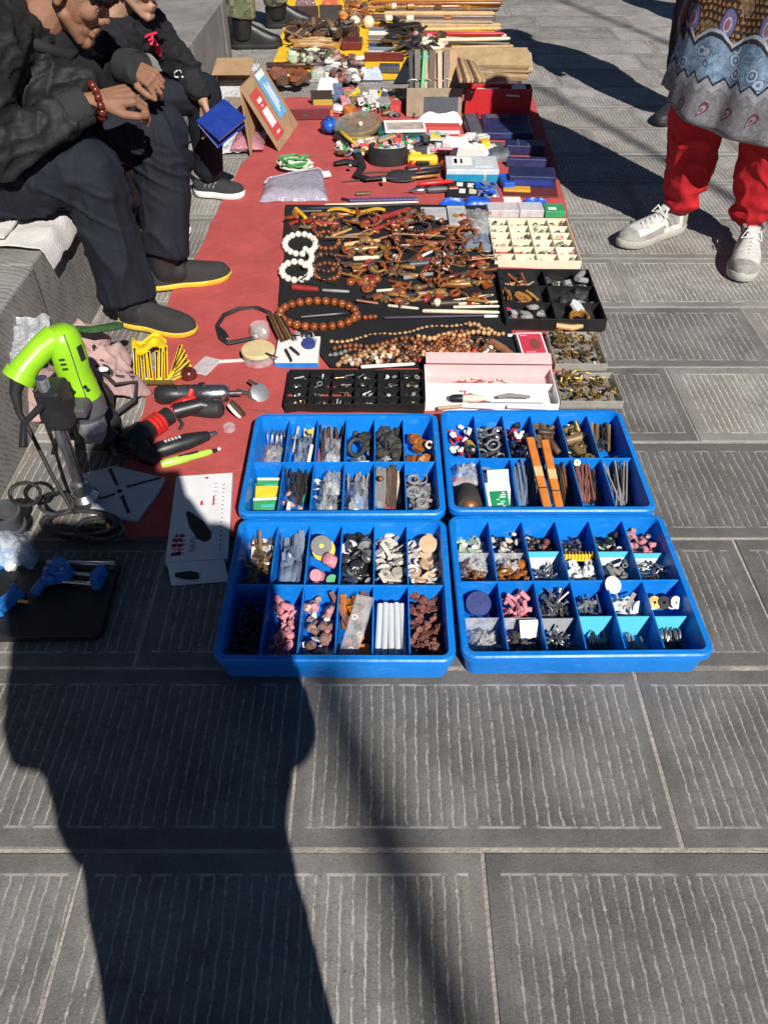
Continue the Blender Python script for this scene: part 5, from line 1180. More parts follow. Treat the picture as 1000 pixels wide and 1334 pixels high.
b = MB(); lathe_x(b, [(0, .001), (0, .010), (.012, .0115), (.06, .0115), (.075, .009), (.115, .0085), (.128, .006), (.13, .001)], T, 16); b.build('pen_body', M('translucent_lime', (.4, .66, .08), .2), t)
b = MB(); lathe_x(b, [(.13, .001), (.13, .006), (.140, .005), (.144, .001)], T, 12); b.build('pen_tip', BLACKP, t)
MB().box((.07, 0, .0105), (.05, .005, .004), 0, T).build('pen_clip', BLACKP, t, 0, .001)
MB().ball(T @ V((.147, 0, .002)), .005, 8, 6).build('tip_ball', WHITEP, t)
b = MB(); b.tube([pos(318, 533, .012), pos(345, 537, .012), pos(352, 538, .012)], [.002, .0035, .002], 8); tag(b.build('red_stick', COPPER, None), 'thin coppery stick right of the round brush', 'stick')
b = MB()
for i in range(4):
    cx_, cy_ = 158+3*i, 572+5*i; b.tube([pos(cx_+14*math.cos(a)-4, cy_+9*math.sin(a), .012+.01*i+.01*math.sin(a*2+i)) for a in [k*math.pi/7 for k in range(14)]], .0055, 8, closed=True)
tag(b.build('cable_coil', BLACKR, None), 'coiled black cord at the back of the shaded black drill', 'cord')
# ---- packaging box of the rotary tool
LW = M('white_box_card', (.74, .73, .74), .55, var=.05)
A_, B_, C_, D_ = pos(215, 733, .022), pos(297, 727, .022), pos(294, 611, .03), pos(221, 621, .03)
t = root('tool_box', 'white printed box showing a black rotary tool, flap folded down', 'box', tuple(A_))
ex = (B_-A_); ey = (D_-A_); W_, H_ = ex.length, ey.length; ex.normalize(); ez = ex.cross(ey).normalized(); ey = ez.cross(ex)
BT = Matrix(((ex.x, ey.x, ez.x, 0), (ex.y, ey.y, ez.y, 0), (ex.z, ey.z, ez.z, 0), (0, 0, 0, 1)))
def on(b, name, mat, bev=0): o = b.build(name, mat, t, 40, bev); o.matrix_local = BT; return o
on(MB().box((W_/2, H_/2, -.008), (W_, H_, .016)), 'box_body', LW, .001)
on(MB().sheet(lambda a, q: (W_*(.04+.90*a)+.01*q, -.002-.05*q, .0-.016*q*q), 6, 5, .0012), 'box_flap', LW)
b = MB(); lathe_x(b, [(0, .001), (.004, .010), (.02, .018), (.062, .017), (.082, .012), (.105, .006), (.112, .001)], along(V((W_*.66, H_*.20, .0)), V((W_*.10, H_*.70, .0)))[0] @ Matrix.Diagonal((1, 1, .08, 1)), 16); on(b, 'tool_picture', BLACKP)
b = MB(); b.sheet(lambda a, q: (W_*(.17+.38*a), -.028-.014*q-.012*(a-.5)-(.010*math.sin(a*3.14))*(q-.5), -.0035-.002*q), 8, 2, .0006); on(b, 'flap_picture', BLACKP)
RP = M('red_print', (.5, .03, .06), .6); GP = M('grey_print', (.25, .25, .27), .7)
b = MB(); rr = random.Random(5)
for cx_ in (.13, .21, .27):                      # upright rows of red characters, each built from small strokes
    for j in range(5):
        yy = H_*(.08+.048*j)
        for s_ in range(4): b.box((W_*cx_+rr.uniform(-.003, .003), yy+rr.uniform(-.0025, .0025), .0006), (rr.choice((.010, .002)), rr.choice((.0018, .009)), .0005)) if cx_ < .25 else b.box((W_*cx_+rr.uniform(-.001, .001), yy+rr.uniform(-.002, .002), .0006), (.0025, .0012, .0005))
on(b, 'red_lettering', RP)
b = MB()
for j in range(16): b.box((W_*.86, H_*(.1+.05*j), .0006), (.004, .006*rr.uniform(.4, 1), .0004))
for j in range(9): b.box((W_*(.40+.015*(j % 3)), H_*(.10+.018*j), .0006), (.018*rr.uniform(.5, 1), .0016, .0004))
for j in range(6): b.box((W_*.72, H_*(.62+.05*j), .0006), (.012*rr.uniform(.5, 1), .0016, .0004))
on(b, 'small_print', GP)
b = MB(); b.box((W_*.55, H_*.95, .0006), (.008, .006, .0005)); b.box((W_*.5, H_*.64, .0006), (.006, .014, .0005)); b.box((W_*.70, H_*.66, .0006), (.004, .03, .0005)); on(b, 'red_mark', RP)
# ---- black vice base with blue clamps
t = root('black_vice', 'black flat bench vice with blue clamps on the paving', 'vice', (0, 0, 0))
q = [pos(u, v, .02) for u, v in ((-40, 832), (124, 829), (133, 822), (157, 735), (150, 727), (60, 730), (-30, 735))]
MB().prism([(p.x, p.y) for p in q], .004, .024).build('vice_base', M('black_coated_iron', (.012, .012, .013), .45, bump=.001), t, 0, .004)
BCL = M('blue_clamp_plastic', (.02, .17, .52), .4, var=.12)
c = pos(78, 752, .03)
b = MB(); b.box((0, 0, .014), (.058, .036, .034), 0, None, .82); b.box((.004, .012, .036), (.03, .022, .016), 0, None, .7); b.box((-.022, -.034, .006), (.018, .05, .014), 0, RZ(-.25)); b.cyl((-.01, -.019, .018), (-.01, -.03, .018), .014, .012, 14)
o = b.build('clamp', BCL, t, 40, .003); o.location = c
for dx in (-.018, .016): MB().lathe([(.001, 0), (.005, 0), (.005, .004), (.001, .004)], 8, 0, TR(c.x+dx, c.y-.006, c.z+.030)).build('clamp_screw', STEEL, t)
b = MB(); b.box((0, 0, .014), (.018, .05, .034), 0, None, .85); b.cyl((-.009, 0, .018), (-.015, 0, .018), .012, .010, 12); o = b.build('clamp', BCL, t, 40, .003); o.location = pos(131, 757, .024); o.rotation_euler = (0, 0, -.15)
b = MB(); b.box((0, 0, .012), (.024, .075, .024), 0, RZ(-.55), .85); b.box((-.026, -.02, .010), (.04, .022, .018), 0, RZ(.3), .8); b.cyl((.012, .02, .012), (.012, .02, .036), .010, .008, 12); o = b.build('clamp', BCL, t, 40, .003); o.location = pos(12, 788, .024)
for dy in (-.012, .012):
    b = MB(); p, q_ = pos(85, 752, .034), pos(131, 756, .034); b.cyl(p+V((0, dy, 0)), q_+V((0, dy, 0)), .0042, None, 10); b.build('guide_rod', STEEL, t)
b = MB(); b.cyl(pos(62, 733, .034), pos(150, 735, .034), .006, None, 10); b.build('screw_rod', STEEL, t)
b = MB(); b.cyl(pos(24, 783, .05), pos(38, 784, .05), .003, None, 8); b.build('brass_pin', BRASS, t)
# ---- cup, bag, cables
t = root('grey_cup', 'dark grey plastic dust cup standing at the left edge', 'cup', tuple(pos(20, 706, .0)), (rad(4), rad(6), 0))
b = MB(); b.lathe([(.001, 0), (.026, 0), (.030, .03), (.032, .09), (.0345, .095), (.0345, .105), (.029, .105), (.027, .09), (.024, .01), (.001, .008)], 22); b.build('cup_body', DGREY, t)
MB().lathe([(.033, .05), (.037, .052), (.037, .06), (.033, .062)], 22).build('cup_rib', DGREY, t)
def pbag(a, q): p = pos(-12+62*a+4*math.sin(q*5), 752-50*q, .0); return (p.x, p.y, .02+.055*math.sin(math.pi*a)**.6*math.sin(math.pi*min(.97, q+.05))**.5+.012*noise.noise((a*6, q*6, 5)))
pbg = tag(MB().sheet(pbag, 20, 20, .0015).build('plastic_bag', CLEAR('white_bag', body=(.7, .78, .88), fac=.27, rough=.12, crinkle=.01), None, 60), 'clear bag with blue and white contents beneath the grey cup', 'plastic bag')
for i, (u, v, m) in enumerate(((8, 722, BCL), (25, 730, WHITEP), (35, 718, GREYP), (15, 738, WHITEP), (2, 735, BCL))): inst('bag_content', piece('chunk', .018, m), pos(u, v, .03), (i, .5, i), pbg)
GCB = M('grey_cable_rubber', (.035, .036, .038), .5)
b = MB()
def loops(b, cu, cv, ru, rv, n, r, zz, seed, ph=0):
    q = random.Random(seed); pts = []
    for k in range(n*16): a = ph+2*math.pi*k/16; w_ = 1+.12*math.sin(k*.37+seed); pts.append(pos(cu+ru*w_*math.cos(a), cv+rv*w_*math.sin(a), zz+.008*math.sin(k*.9+seed)+.004*(k/16)))
    b.tube(pts, r, 8)
loops(b, 105, 680, 48, 16, 5, .0048, .022, 1); loops(b, 128, 690, 30, 14, 3, .0048, .03, 4, 1); loops(b, 75, 655, 22, 14, 2, .0042, .045, 6)
b.tube([pos(62, 690, .02), pos(95, 705, .02), pos(130, 700, .025), pos(150, 690, .03)], .0048, 8)
tag(b.build('cable_bundle', GCB, None), 'looped dark grey cable bundle in front of the drill stand', 'cable')
b = MB(); loops(b, 32, 645, 20, 15, 2, .004, .12, 3); b.tube([pos(48, 650, .1), pos(80, 640, .06), pos(110, 655, .03)], .004, 8)
tag(b.build('black_lead', BLACKR, None), 'thin black lead looped over the grey cup', 'cable')
inst_ = MB().lathe([(.001, 0), (.008, 0), (.008, .03), (.001, .031)], 10); tag(inst_.build('cable_plug', BRASS, None, 40, 0, tuple(pos(142, 682, .03)), (1.4, 0, .4)), 'small brass plug end on the grey cable bundle', 'plug')
# a splinter lying in the shadow on the front paving
tag(MB().box((0, 0, 0), (.002, .032, .0012)).build('green_splinter', M('teal_splinter', (.06, .14, .14), .5), None, 0, 0, tuple(pos(301, 1018, .002)), (0, 0, rad(-28))), 'tiny teal splinter lying alone on the front paving', 'splinter')
# ================================================================== boxes of parts behind the trays
def gridbox(name, label, cat, u0, v0, u1, v1, z0, h, nx, ny, mat, rz=0, wall=.0025, group=None, inner=None, taper=0):
    cx, cy, sx, sy = fp(u0, v0, u1, v1, z0, h)
    t = root(name, label, cat, (cx, cy, z0), (0, 0, rz), group)
    MB().box((0, 0, .002), (sx-.001, sy-.001, .004)).build('box_floor', inner or mat, t, 0)
    for sg in (-1, 1):
        MB().box((0, sg*(sy/2-wall/2), .004+(h-.004)/2), (sx, wall, h-.004)).build('box_wall', mat, t, 0, .0008)
        MB().box((sg*(sx/2-wall/2), 0, .004+(h-.004)/2), (wall, sy-2*wall-.0004, h-.004)).build('box_wall', mat, t, 0, .0008)
    for i in range(1, nx): MB().box((-sx/2+sx*i/nx, 0, .004+(h-.007)/2), (wall*.7, sy-2*wall-.0006, h-.007)).build('divider', mat, t, 0)
    for j in range(1, ny): MB().box((0, -sy/2+sy*j/ny, .004+(h-.009)/2), (sx-2*wall-.0006, wall*.7, h-.009)).build('divider', mat, t, 0)
    cells = {(ny-1-j, i): (cx-sx/2+sx*i/nx+.003, cx-sx/2+sx*(i+1)/nx-.003, cy-sy/2+sy*j/ny+.003, cy-sy/2+sy*(j+1)/ny-.003, z0+.005) for i in range(nx) for j in range(ny)}
    return t, cells, (cx, cy, sx, sy)
def put(name, me, u, v, z, rot, label, cat, sc=None, group=None): return tag(inst(name, me, pos(u, v, z), rot, None, sc), label, cat, group)
BLKB = M('black_box_plastic', (.014, .014, .015), .4)
t, cBB, e = gridbox('black_organizer', 'black plastic organizer of twenty four cells behind the rear left tray', 'organizer', 374, 481, 551, 539, .010, .032, 6, 4, BLKB)
CREAMT = M('cream_tab', (.55, .45, .32), .6, rand=.2)
for i in range(6): MB().box((-e[2]/2+e[2]*(i+.5)/6, e[3]/2+.002, .034), (e[2]/6*.72, .003, .016)).build('cream_tab', CREAMT, t, 0, 0, None, (-.5, 0, 0))
ORD = ('leftmost', 'second', 'third', 'fourth', 'fifth', 'sixth')
for (r, c) in cBB:
    for n_ in range(4):
        m = R.choice((MET, DMET, DMET, GSTONE, GREYP, BRASS)); kd = R.choice(('bit', 'ring', 'chunk', 'rod', 'screw')); s_ = {'bit': .03, 'ring': .007, 'chunk': .007, 'rod': .03, 'screw': .02}[kd]
        A = cBB[(r, c)]
        tag(inst('small_finding', piece(kd, s_, m), (R.uniform(A[0]+.012, A[1]-.012), R.uniform(A[2]+.012, A[3]-.012), A[4]+.005+.004*n_), (R.gauss(0, .3), R.gauss(0, .3), R.uniform(0, 6)), None), ADJ(m)+' '+NOUN[kd]+' in the '+ORD[c]+' cell of the '+('rear', 'second', 'third', 'front')[r]+' row, black organizer', 'finding', 'findings in the black organizer')
# pink and white carton with necklaces and a brush
PKC = M('pink_card', (.72, .47, .47), .8, var=.06)
cx, cy, sx, sy = fp(553, 477, 722, 536, .010, .036)
t = root('jewellery_carton', 'open white and pink carton with necklaces and a brush', 'carton', (cx, cy, .010), (0, 0, rad(-1)))
MB().box((0, 0, .0015), (sx, sy, .003)).build('carton_floor', CARDW, t, 0)
for nm, c_, d_, m in (('carton_wall', (0, sy/2-.002, .022), (sx, .0035, .038), PKC), ('carton_wall', (0, -sy/2+.002, .014), (sx, .003, .022), CARDW), ('carton_wall', (-sx/2+.002, 0, .018), (.003, sy-.008, .03), CARDW), ('carton_wall', (sx/2-.002, 0, .018), (.003, sy-.008, .03), CARDW), ('carton_partition', (0, .01, .015), (sx-.008, .003, .024), CARDW)): MB().box(c_, d_).build(nm, m, t, 0)
MB().box((0, sy/4+.006, .0035), (sx-.01, sy/2-.02, .001)).build('pink_lining', PKC, t, 0)
MB().box((0, sy/2+.016, .036), (sx*.98, .04, .002)).build('carton_flap', PKC, t, 0, 0, None, (.25, 0, 0))
def strand(name, pts, r, mat, label, group=None, n=None, zz=.02, sp=2.05, mats=None, cat='necklace', parts=False):
    """beads threaded along a curve of survey points"""
    P = [pos(u, v, z_ if len(q_) else zz) for u, v, *q_ in pts for z_ in [q_[0] if q_ else zz]]
    out = []; acc = 0; step = r*sp
    for a, b_ in zip(P, P[1:]):
        L = (b_-a).length; d = acc
        while d < L: out.append(a+(b_-a)*(d/L)); d += step
        acc = d-L
    if parts:
        t = tag(MB().tube(P, r*.12, 5).build(name, BLACKR, None), label, cat, group)
        for p in out: inst('bead', piece('bead', round(r, 4), mat), p, (R.uniform(0, 3), R.uniform(0, 3), 0), t)
        return t
    b = MB(); mm = mats or [mat]
    for i, p in enumerate(out): b.ball(p+V((R.gauss(0, r*.12), R.gauss(0, r*.12), R.gauss(0, r*.1))), r*R.uniform(.9, 1.06), 8, 6, R.randrange(len(mm)) if len(mm) > 1 else 0)
    return tag(b.build(name, mm, None), label, cat, group)
def wig(u0, v0, u1, v1, n=14, au=0, av=3, ph=0, f=2.2, zz=None):
    o = []
    for i in range(n+1):
        a = i/n; p = [u0+(u1-u0)*a+au*math.sin(ph+a*f*3.1), v0+(v1-v0)*a+av*math.sin(ph+a*f*6.28)]
        if zz is not None: p.append(zz)
        o.append(tuple(p))
    return o
REDB = M('red_bead', (.5, .05, .04), .3, rand=.1); BROWNB = M('brown_wood_bead', (.18, .065, .026), .22, var=.4, scale=60, rand=.3); TANB = M('tan_wood_bead', (.48, .27, .12), .4, var=.35, scale=60, rand=.25); DARKB = M('dark_seed_bead', (.06, .03, .025), .25, var=.4); WHITEB = M('white_shell_bead', (.75, .72, .6), .3, var=.08); BLUEB = M('pale_blue_bead', (.35, .55, .62), .3)
strand('bead_necklace', wig(580, 499, 640, 497, 10, 0, 1.5, .3, zz=.022), .0035, REDB, 'red bead necklace laid in the pink side of the carton')
strand('bead_necklace', wig(600, 494, 668, 497, 12, 0, 2, 1, zz=.022), .0032, GSTONE, 'grey and white bead necklace beside the red one', mats=[GSTONE, WHITEB])
strand('bead_necklace', wig(625, 500, 655, 501, 8, 0, 1, 2, zz=.022), .004, WHITEB, 'short white bead necklace in the carton')
t = root('brush', 'short brush with a black ferrule in the white side of the carton', 'brush', (0, 0, 0))
T, L = along(pos(585, 519, .025), pos(650, 519, .022))
b = MB(); lathe_x(b, [(0, .001), (0, .006), (.008, .011), (.035, .012), (.036, .001)], T, 12); b.build('ferrule', BLACKP, t)
b = MB(); lathe_x(b, [(.036, .001), (.036, .010), (.075, .011), (.1, .005), (.102, .001)], T, 12); b.build('brush_hair', BEIGE, t)
b = MB(); b.tube([pos(648, 517, .03), pos(662, 515, .03), pos(690, 517, .03)], [.004, .007, .004], 8); tag(b.build('grey_feather', GSTONE, None), 'grey spindle lying right of the short brush', 'spindle')
for i, (u0, v0, u1, v1, m, lab) in enumerate(((600, 529, 640, 531, GREYP, 'glass tube at the front left of the carton'), (628, 526, 705, 527, BLUEG, 'long blue grey tube at the front of the carton'), (660, 530, 712, 532, GREYP, 'pale glass tube at the front right of the carton'), (570, 532, 602, 529, TAN, 'tan stick in the carton corner'))):
    b = MB(); b.tube([pos(u0, v0, .03), pos(u1, v1, .03)], .005, 10); tag(b.build('glass_tube', m, None), lab, 'tube')
# playing card box
cx, cy, sx, sy = fp(675, 433, 709, 475, .018, .028)
t = root('card_box', 'pink and red card box with a white border', 'box', (cx, cy, .018), (0, 0, rad(2)))
MB().box((0, 0, .014), (sx, sy, .028)).build('box_body', CARDW, t, 0, .001)
PRED = M('crimson_print', (.62, .05, .09), .45)
MB().box((0, .004, .0284), (sx*.86, sy*.80, .0009)).build('top_print', PRED, t, 0); MB().box((0, -sy/2, .012), (sx*.88, .0012, .017)).build('end_print', PRED, t, 0)
MB().ball((.008, 0, .029), (.016, .03, .0008), 12, 4).build('brown_figure', M('brown_print', (.25, .07, .05), .5), t)
for s_ in (-1, 1): MB().ball((s_*.014, -sy/2-.0006, .013), (.005, .0006, .005), 10, 6).build('white_spot', CARDW, t)
b = MB()
for i in range(3): b.box((-.026+.007*i, sy*.36, .029), (.005, .003, .0005)); b.box((-.02+.009*i, -sy*.33, .029), (.004, .005, .0005))
b.build('corner_print', CARDW, t, 0)
put('white_peg', piece('barrel', .035, WHITEP, .006), 668, 437, .025, (0, 0, .1), 'white peg beside the pink card box', 'peg')
# brass trays
SMK = CLEAR('smoky_clear_plastic', body=(.42, .40, .36), fac=.55, rough=.2)
for (u0, v0, u1, v1, lab, sd_) in ((716, 432, 782, 484, 'rear smoky tray of brass fittings right of the card box', 1), (724, 485, 804, 533, 'front smoky tray of brass fittings behind the rear right tray', 2)):
    t, cc, e = gridbox('brass_tray', lab, 'tray', u0, v0, u1, v1, .008, .026, 1, 1, SMK, 0, .003, None, M('dusty_tray_floor', (.22, .2, .17), .7, var=.3))
    A = cc[(0, 0)]
    heap(A, [('tube', .022, BRASS, 16, 'r', .006), ('nut', .008, GOLD, 10, 'r'), ('disc', .01, BRASS, 8, 'r'), ('rod', .03, COPPER, 6, 'r', .0025), ('chunk', .008, DMET, 5, 'r')], 'brass fitting in the '+('rear' if sd_ == 1 else 'front')+' smoky tray', 'fitting', lab+' fittings', 'brass_fitting', 60+sd_, .5, .72, .62)
    x0, x1, y0, y1, z0 = A
    heap((x0, (x0+x1)/2, (y0+y1)/2, y1, z0+.008), [('tube', .022, BRASS, 8, 'r', .005)], 'brass fitting heaped at the back of the '+('rear' if sd_ == 1 else 'front')+' smoky tray', 'fitting', lab+' back', 'brass_fitting', 70+sd_, .5, .7, .8)
# black box 2 x 3 with wooden things
t, cK, e = gridbox('black_case', 'black open case with two columns of wooden pipes and rings', 'case', 652, 350, 776, 431, .010, .04, 2, 3, BLKB, rad(-1), .004)
REDW = M('reddish_wood', (.25, .075, .026), .28, var=.4, scale=40, rand=.3); TANW = M('tan_wood', (.5, .3, .13), .5, var=.3, scale=40, rand=.3); HORN = M('yellow_brown_horn', (.32, .155, .04), .25, var=.4, scale=30)
for c_, sp_, lab, nm in (((0, 0), [('rod', .1, REDW, 5, 'r', .004), ('rod', .06, TANW, 4, 'r', .003)], 'reddish wooden pipe stem in the rear left cell of the black case', 'reddish_stick'), ((0, 1), [('barrel', .06, GSTONE, 3, 'r', .012), ('flake', .025, BEIGE, 3, 'r'), ('chunk', .02, DSTONE, 4, 'r')], 'grey stone piece in the rear right cell of the black case', 'stone_piece'),
    ((1, 0), [('barrel', .1, REDW, 2, 'y', .006), ('flake', .035, HORN, 4, 'r'), ('chunk', .02, HORN, 3, 'r')], 'horn or wood piece in the middle left cell of the black case', 'horn_piece'), ((1, 1), [('chunk', .03, BLACKR, 4, 'r'), ('flake', .03, GSTONE, 2, 'r')], 'black lump in the middle right cell of the black case', 'black_lump'),
    ((2, 0), [('chunk', .018, GSTONE, 7, 'r'), ('flake', .022, PBROWN, 4, 'r'), ('chunk', .012, REDP, 3, 'r'), ('flake', .02, BCL, 2, 'r')], 'mixed grey, red or blue scrap in the front left cell of the black case', 'mixed_scrap')): heap(cK[c_], sp_, lab, lab.split(' in ')[0].split()[-1], lab+' group', nm, hash(nm) % 50 if 0 else len(lab), .3, .85, .5)
put('silver_wrapper', piece('flake', .035, GREYP, .004), 751, 399, .045, (.5, .3, .6), 'crumpled silver wrapper on the brass ring in the black case', 'wrapper')
b = MB(); b.lathe([(.028, 0), (.032, .004), (.032, .026), (.028, .03), (.024, .026), (.024, .004)], 24, closed=True); tag(b.build('brass_ring', HORN, None, 40, 0, tuple(pos(752, 420, .018)), (.2, 0, 0)), 'thick horn coloured ring at the front of the black case', 'ring')
b = MB(); b.tube([pos(724, 424, .03), pos(745, 427, .026), pos(758, 425, .026)], [.008, .010, .007], 10); tag(b.build('wooden_peg', TANW, None), 'tan wooden peg lying before the horn coloured ring', 'peg')
# cream grid tray
CREAM = M('cream_plastic', (.72, .66, .50), .5, var=.06)
t, cG, e = gridbox('cream_grid_tray', 'cream tray of twenty four cells with tiny stones', 'tray', 639, 284, 746, 350, .010, .03, 4, 6, CREAM, rad(-1.5), .003)
for (r, c) in cG:
    A = cG[(r, c)]
    for n_ in range(3 if (r+c) % 3 else 5):
        m = R.choice((DMET, DSTONE, PINK, PGREEN, RUST, GSTONE, WHITEB, BRASS)); kd = R.choice(('chunk', 'flake', 'bead', 'ring'))
        tag(inst('tiny_stone', piece(kd, {'chunk': .010, 'flake': .012, 'bead': .007, 'ring': .009}[kd], m), (R.uniform(A[0]+.01, A[1]-.01), R.uniform(A[2]+.008, A[3]-.008), A[4]+.004+.003*n_), (R.gauss(0, .3), R.gauss(0, .3), R.uniform(0, 6)), None), 'tiny '+ADJ(m)+' '+NOUN[kd]+' in the '+ORD[c]+' cell of the '+('rear', 'second', 'third', 'fourth', 'fifth', 'front')[r]+' row, cream tray', 'stone', 'stones in the cream grid tray')
for i, (u0, u1, m, lab) in enumerate(((634, 674, 'frosted_box', 'left frosted box behind the cream grid tray'), (675, 706, 'frosted_box', 'middle frosted box behind the cream grid tray'))):
    cx, cy, sx, sy = fp(u0, 263, u1, 284, .01, .03); tag(MB().box((0, 0, .015), (sx, sy, .03)).build('frosted_box', _mats[m], None, 0, .003, (cx, cy, .01)), lab, 'box')
cx, cy, sx, sy = fp(708, 264, 734, 284, .01, .03); t = root('green_pack', 'green and white pack behind the cream grid tray', 'pack', (cx, cy, .01)); MB().box((0, 0, .013), (sx, sy, .026)).build('pack_body', GREENP, t, 0, .002); MB().box((-.01, -.01, .0265), (sx*.4, sy*.3, .001)).build('pack_print', CARDW, t, 0)
# ================================================================== black cloth: beads, sticks, carved bits
def ringpts(cu, cv, ru, rv, zz=.03, n=40, a0=0, a1=6.2832): return [(cu+ru*math.cos(a0+(a1-a0)*i/n), cv+rv*math.sin(a0+(a1-a0)*i/n), zz) for i in range(n+1)]
WB = 'white bead bracelets on the black cloth'
strand('bead_bracelet', ringpts(391, 318, 20, 13), .0118, WHITEB, 'upper white bead bracelet on the black cloth', parts=True, cat='bracelet')
strand('bead_bracelet', ringpts(386, 353, 19, 12, .032), .0118, WHITEB, 'lower white bead bracelet on the black cloth', parts=True, cat='bracelet')
strand('bead_bracelet', ringpts(393, 335, 13, 11, .045, 20, -1.2, 1.9), .011, WHITEB, 'short white bead string joining the two white bracelets', parts=True, cat='bracelet')
LB = M('large_amber_wood_bead', (.25, .066, .018), .16, var=.5, scale=70, rand=.2)
strand('bead_rosary', ringpts(414, 409, 50, 17, .034, 60), .0135, LB, 'large reddish wooden rosary looped round a black pen', parts=True, cat='rosary')
strand('bead_tail', [(467, 413, .03), (480, 414, .03), (492, 411, .03)], .009, LB, 'short tail of beads right of the large rosary', cat='bead string')
for i, (cu, cv, ru, m, lab) in enumerate(((425, 297, 17, DARKB, 'dark bead bracelet above the brown pair'), (426, 313, 16, LB, 'brown bead bracelet right of the upper white one'), (424, 342, 17, DARKB, 'dark brown bracelet between white and tan sticks'), (426, 354, 17, LB, 'reddish bracelet right of the lower white one'))): strand('bead_bracelet', ringpts(cu, cv, ru, 11, .03), .009, m, lab, mats=[m, BROWNB], cat='bracelet')
b = MB(); T, L = along(pos(392, 413, .03), pos(452, 408, .03)); lathe_x(b, [(0, .001), (0, .007), (.1, .009), (.14, .006), (.15, .001)], T, 12); tag(b.build('black_pen', BLACKP, None), 'glossy black pen inside the large rosary', 'pen')
ST = 'bead strings heaped at the front of the black cloth'
for i, (a, m, mm, r_, lab) in enumerate((
    ((432, 446, 612, 421, 0, 2), TANB, None, .0075, 'long tan bead string, rearmost at the front of the black cloth'), ((612, 421, 655, 437, 0, 2), TANB, None, .0075, 'end of tan beads curving to the black case'),
    ((436, 455, 615, 432, 0, 3), BROWNB, None, .008, 'brown bead string below the long tan one'), ((545, 440, 640, 432, 0, 2), TANB, None, .008, 'tan bead string ending at the curl of horn'), ((430, 462, 530, 446, 0, 2), BROWNB, [BROWNB, GSTONE], .008, 'brown bead string with a grey joint'),
    ((440, 472, 505, 452, 0, 4), TANB, None, .008, 'light tan bead heap at the cloth corner'), ((450, 474, 500, 458, 0, 5), TANB, [TANB, BEIGE], .009, 'pale tan bead clump next to the corner'), ((490, 470, 520, 452, 0, 5), TANB, [TANB, WHITEB], .008, 'pale bead clump left of the dark seeds'),
    ((515, 460, 600, 445, 0, 6), DARKB, [DARKB, RUST], .009, 'dark seed string in the middle of the heap'), ((520, 468, 625, 450, 0, 6), BROWNB, [DARKB, BROWNB, TANB], .009, 'mixed brown string across the heap'), ((540, 474, 640, 458, 0, 5), DARKB, [DARKB, REDB, BROWNB], .009, 'dark string with red beads in the heap'),
    ((560, 474, 610, 455, 0, 7), BROWNB, [BROWNB, TANB], .009, 'brown beads at the carton edge'), ((600, 472, 640, 455, 0, 4), REDB, [REDB, ORANGE, DARKB], .008, 'red and orange bead string near the blue beads'), ((604, 470, 622, 462, 0, 2), GREENP, [GREENP, PGREEN], .009, 'green bead clump at the carton edge'),
    ((598, 451, 618, 445, 0, 1), BLUEB, None, .008, 'small pale blue bead string on dark beads'), ((630, 474, 636, 452, 3, 0), BLUEB, [BLUEB, WHITEB], .009, 'pale blue bead string beside thick brown ones'), ((655, 475, 640, 455, 0, 0), BLUEB, [BLUEB, WHITEB], .007, 'light blue string between thick brown strands'))):
    strand('bead_string', wig(*a[:4], 18, a[4], a[5], i*1.7, 2.5, .022+.006*(i % 4)), r_, m, lab, ST, mats=mm, cat='bead string')
for i in range(9):
    cu, cv = 400+27*i, 290+R.uniform(0, 90); b = MB(); b.tube([pos(cu+R.gauss(0, 14)+6*k, cv+R.gauss(0, 5), .05) for k in range(7)], .0018, 5)
    tag(b.build('thread', (BLACKR, RUST, TANW)[i % 3], None), ('black', 'rust red', 'tan')[i % 3]+' loose thread '+('at the white bracelets', 'by the dark bracelets', 'over the tan carved stick', 'by the horn stick', 'at the bone stick', 'over the pliers', 'near the long pipe', 'by the smoky bag', 'at the cream tray')[i]+' on the black cloth', 'thread')
_cn = ('tan', 'brown', 'dark', 'amber', 'mixed brown', 'russet')
for i in range(22):
    u0 = 440+R.uniform(0, 150); v0 = 476-R.uniform(0, 14)-.10*(u0-440); m = (TANB, BROWNB, DARKB, LB, BROWNB, RUST)[i % 6]
    strand('bead_string', wig(u0, v0, u0+R.uniform(40, 80), v0-R.uniform(2, 16), 14, 3, R.uniform(3, 7), i*.9, R.uniform(1.5, 3), .02+.005*(i % 5)), R.choice((.006, .007, .008)), m, _cn[i % 6]+' tangled bead string '+('at the left end', 'left of the middle', 'right of the middle', 'at the right end')[min(3, int((u0-440)/38))]+' of the front heap', ST, mats=[m, R.choice((TANB, BROWNB, DARKB, LB))], cat='bead string')
THB = M('matte_brown_disc_bead', (.30, .13, .06), .6, var=.3, rand=.1)
for i, (p, lab) in enumerate((([(640, 446), (655, 455), (665, 464), (671, 474)], 'thick brown disc bead strand nearest the card box'), ([(633, 456), (643, 464), (650, 475)], 'thick brown disc bead strand nearest the bead heap'))):
    b = MB(); P = [pos(u, v, .035) for u, v in p]
    for a, b_ in zip(P, P[1:]):
        for k in range(7): q0 = a+(b_-a)*(k/7); q1 = a+(b_-a)*((k+.85)/7); b.cyl(q0, q1, .013, None, 10)
    tag(b.build('disc_bead_strand', THB, None), lab, 'bead strand', ST)
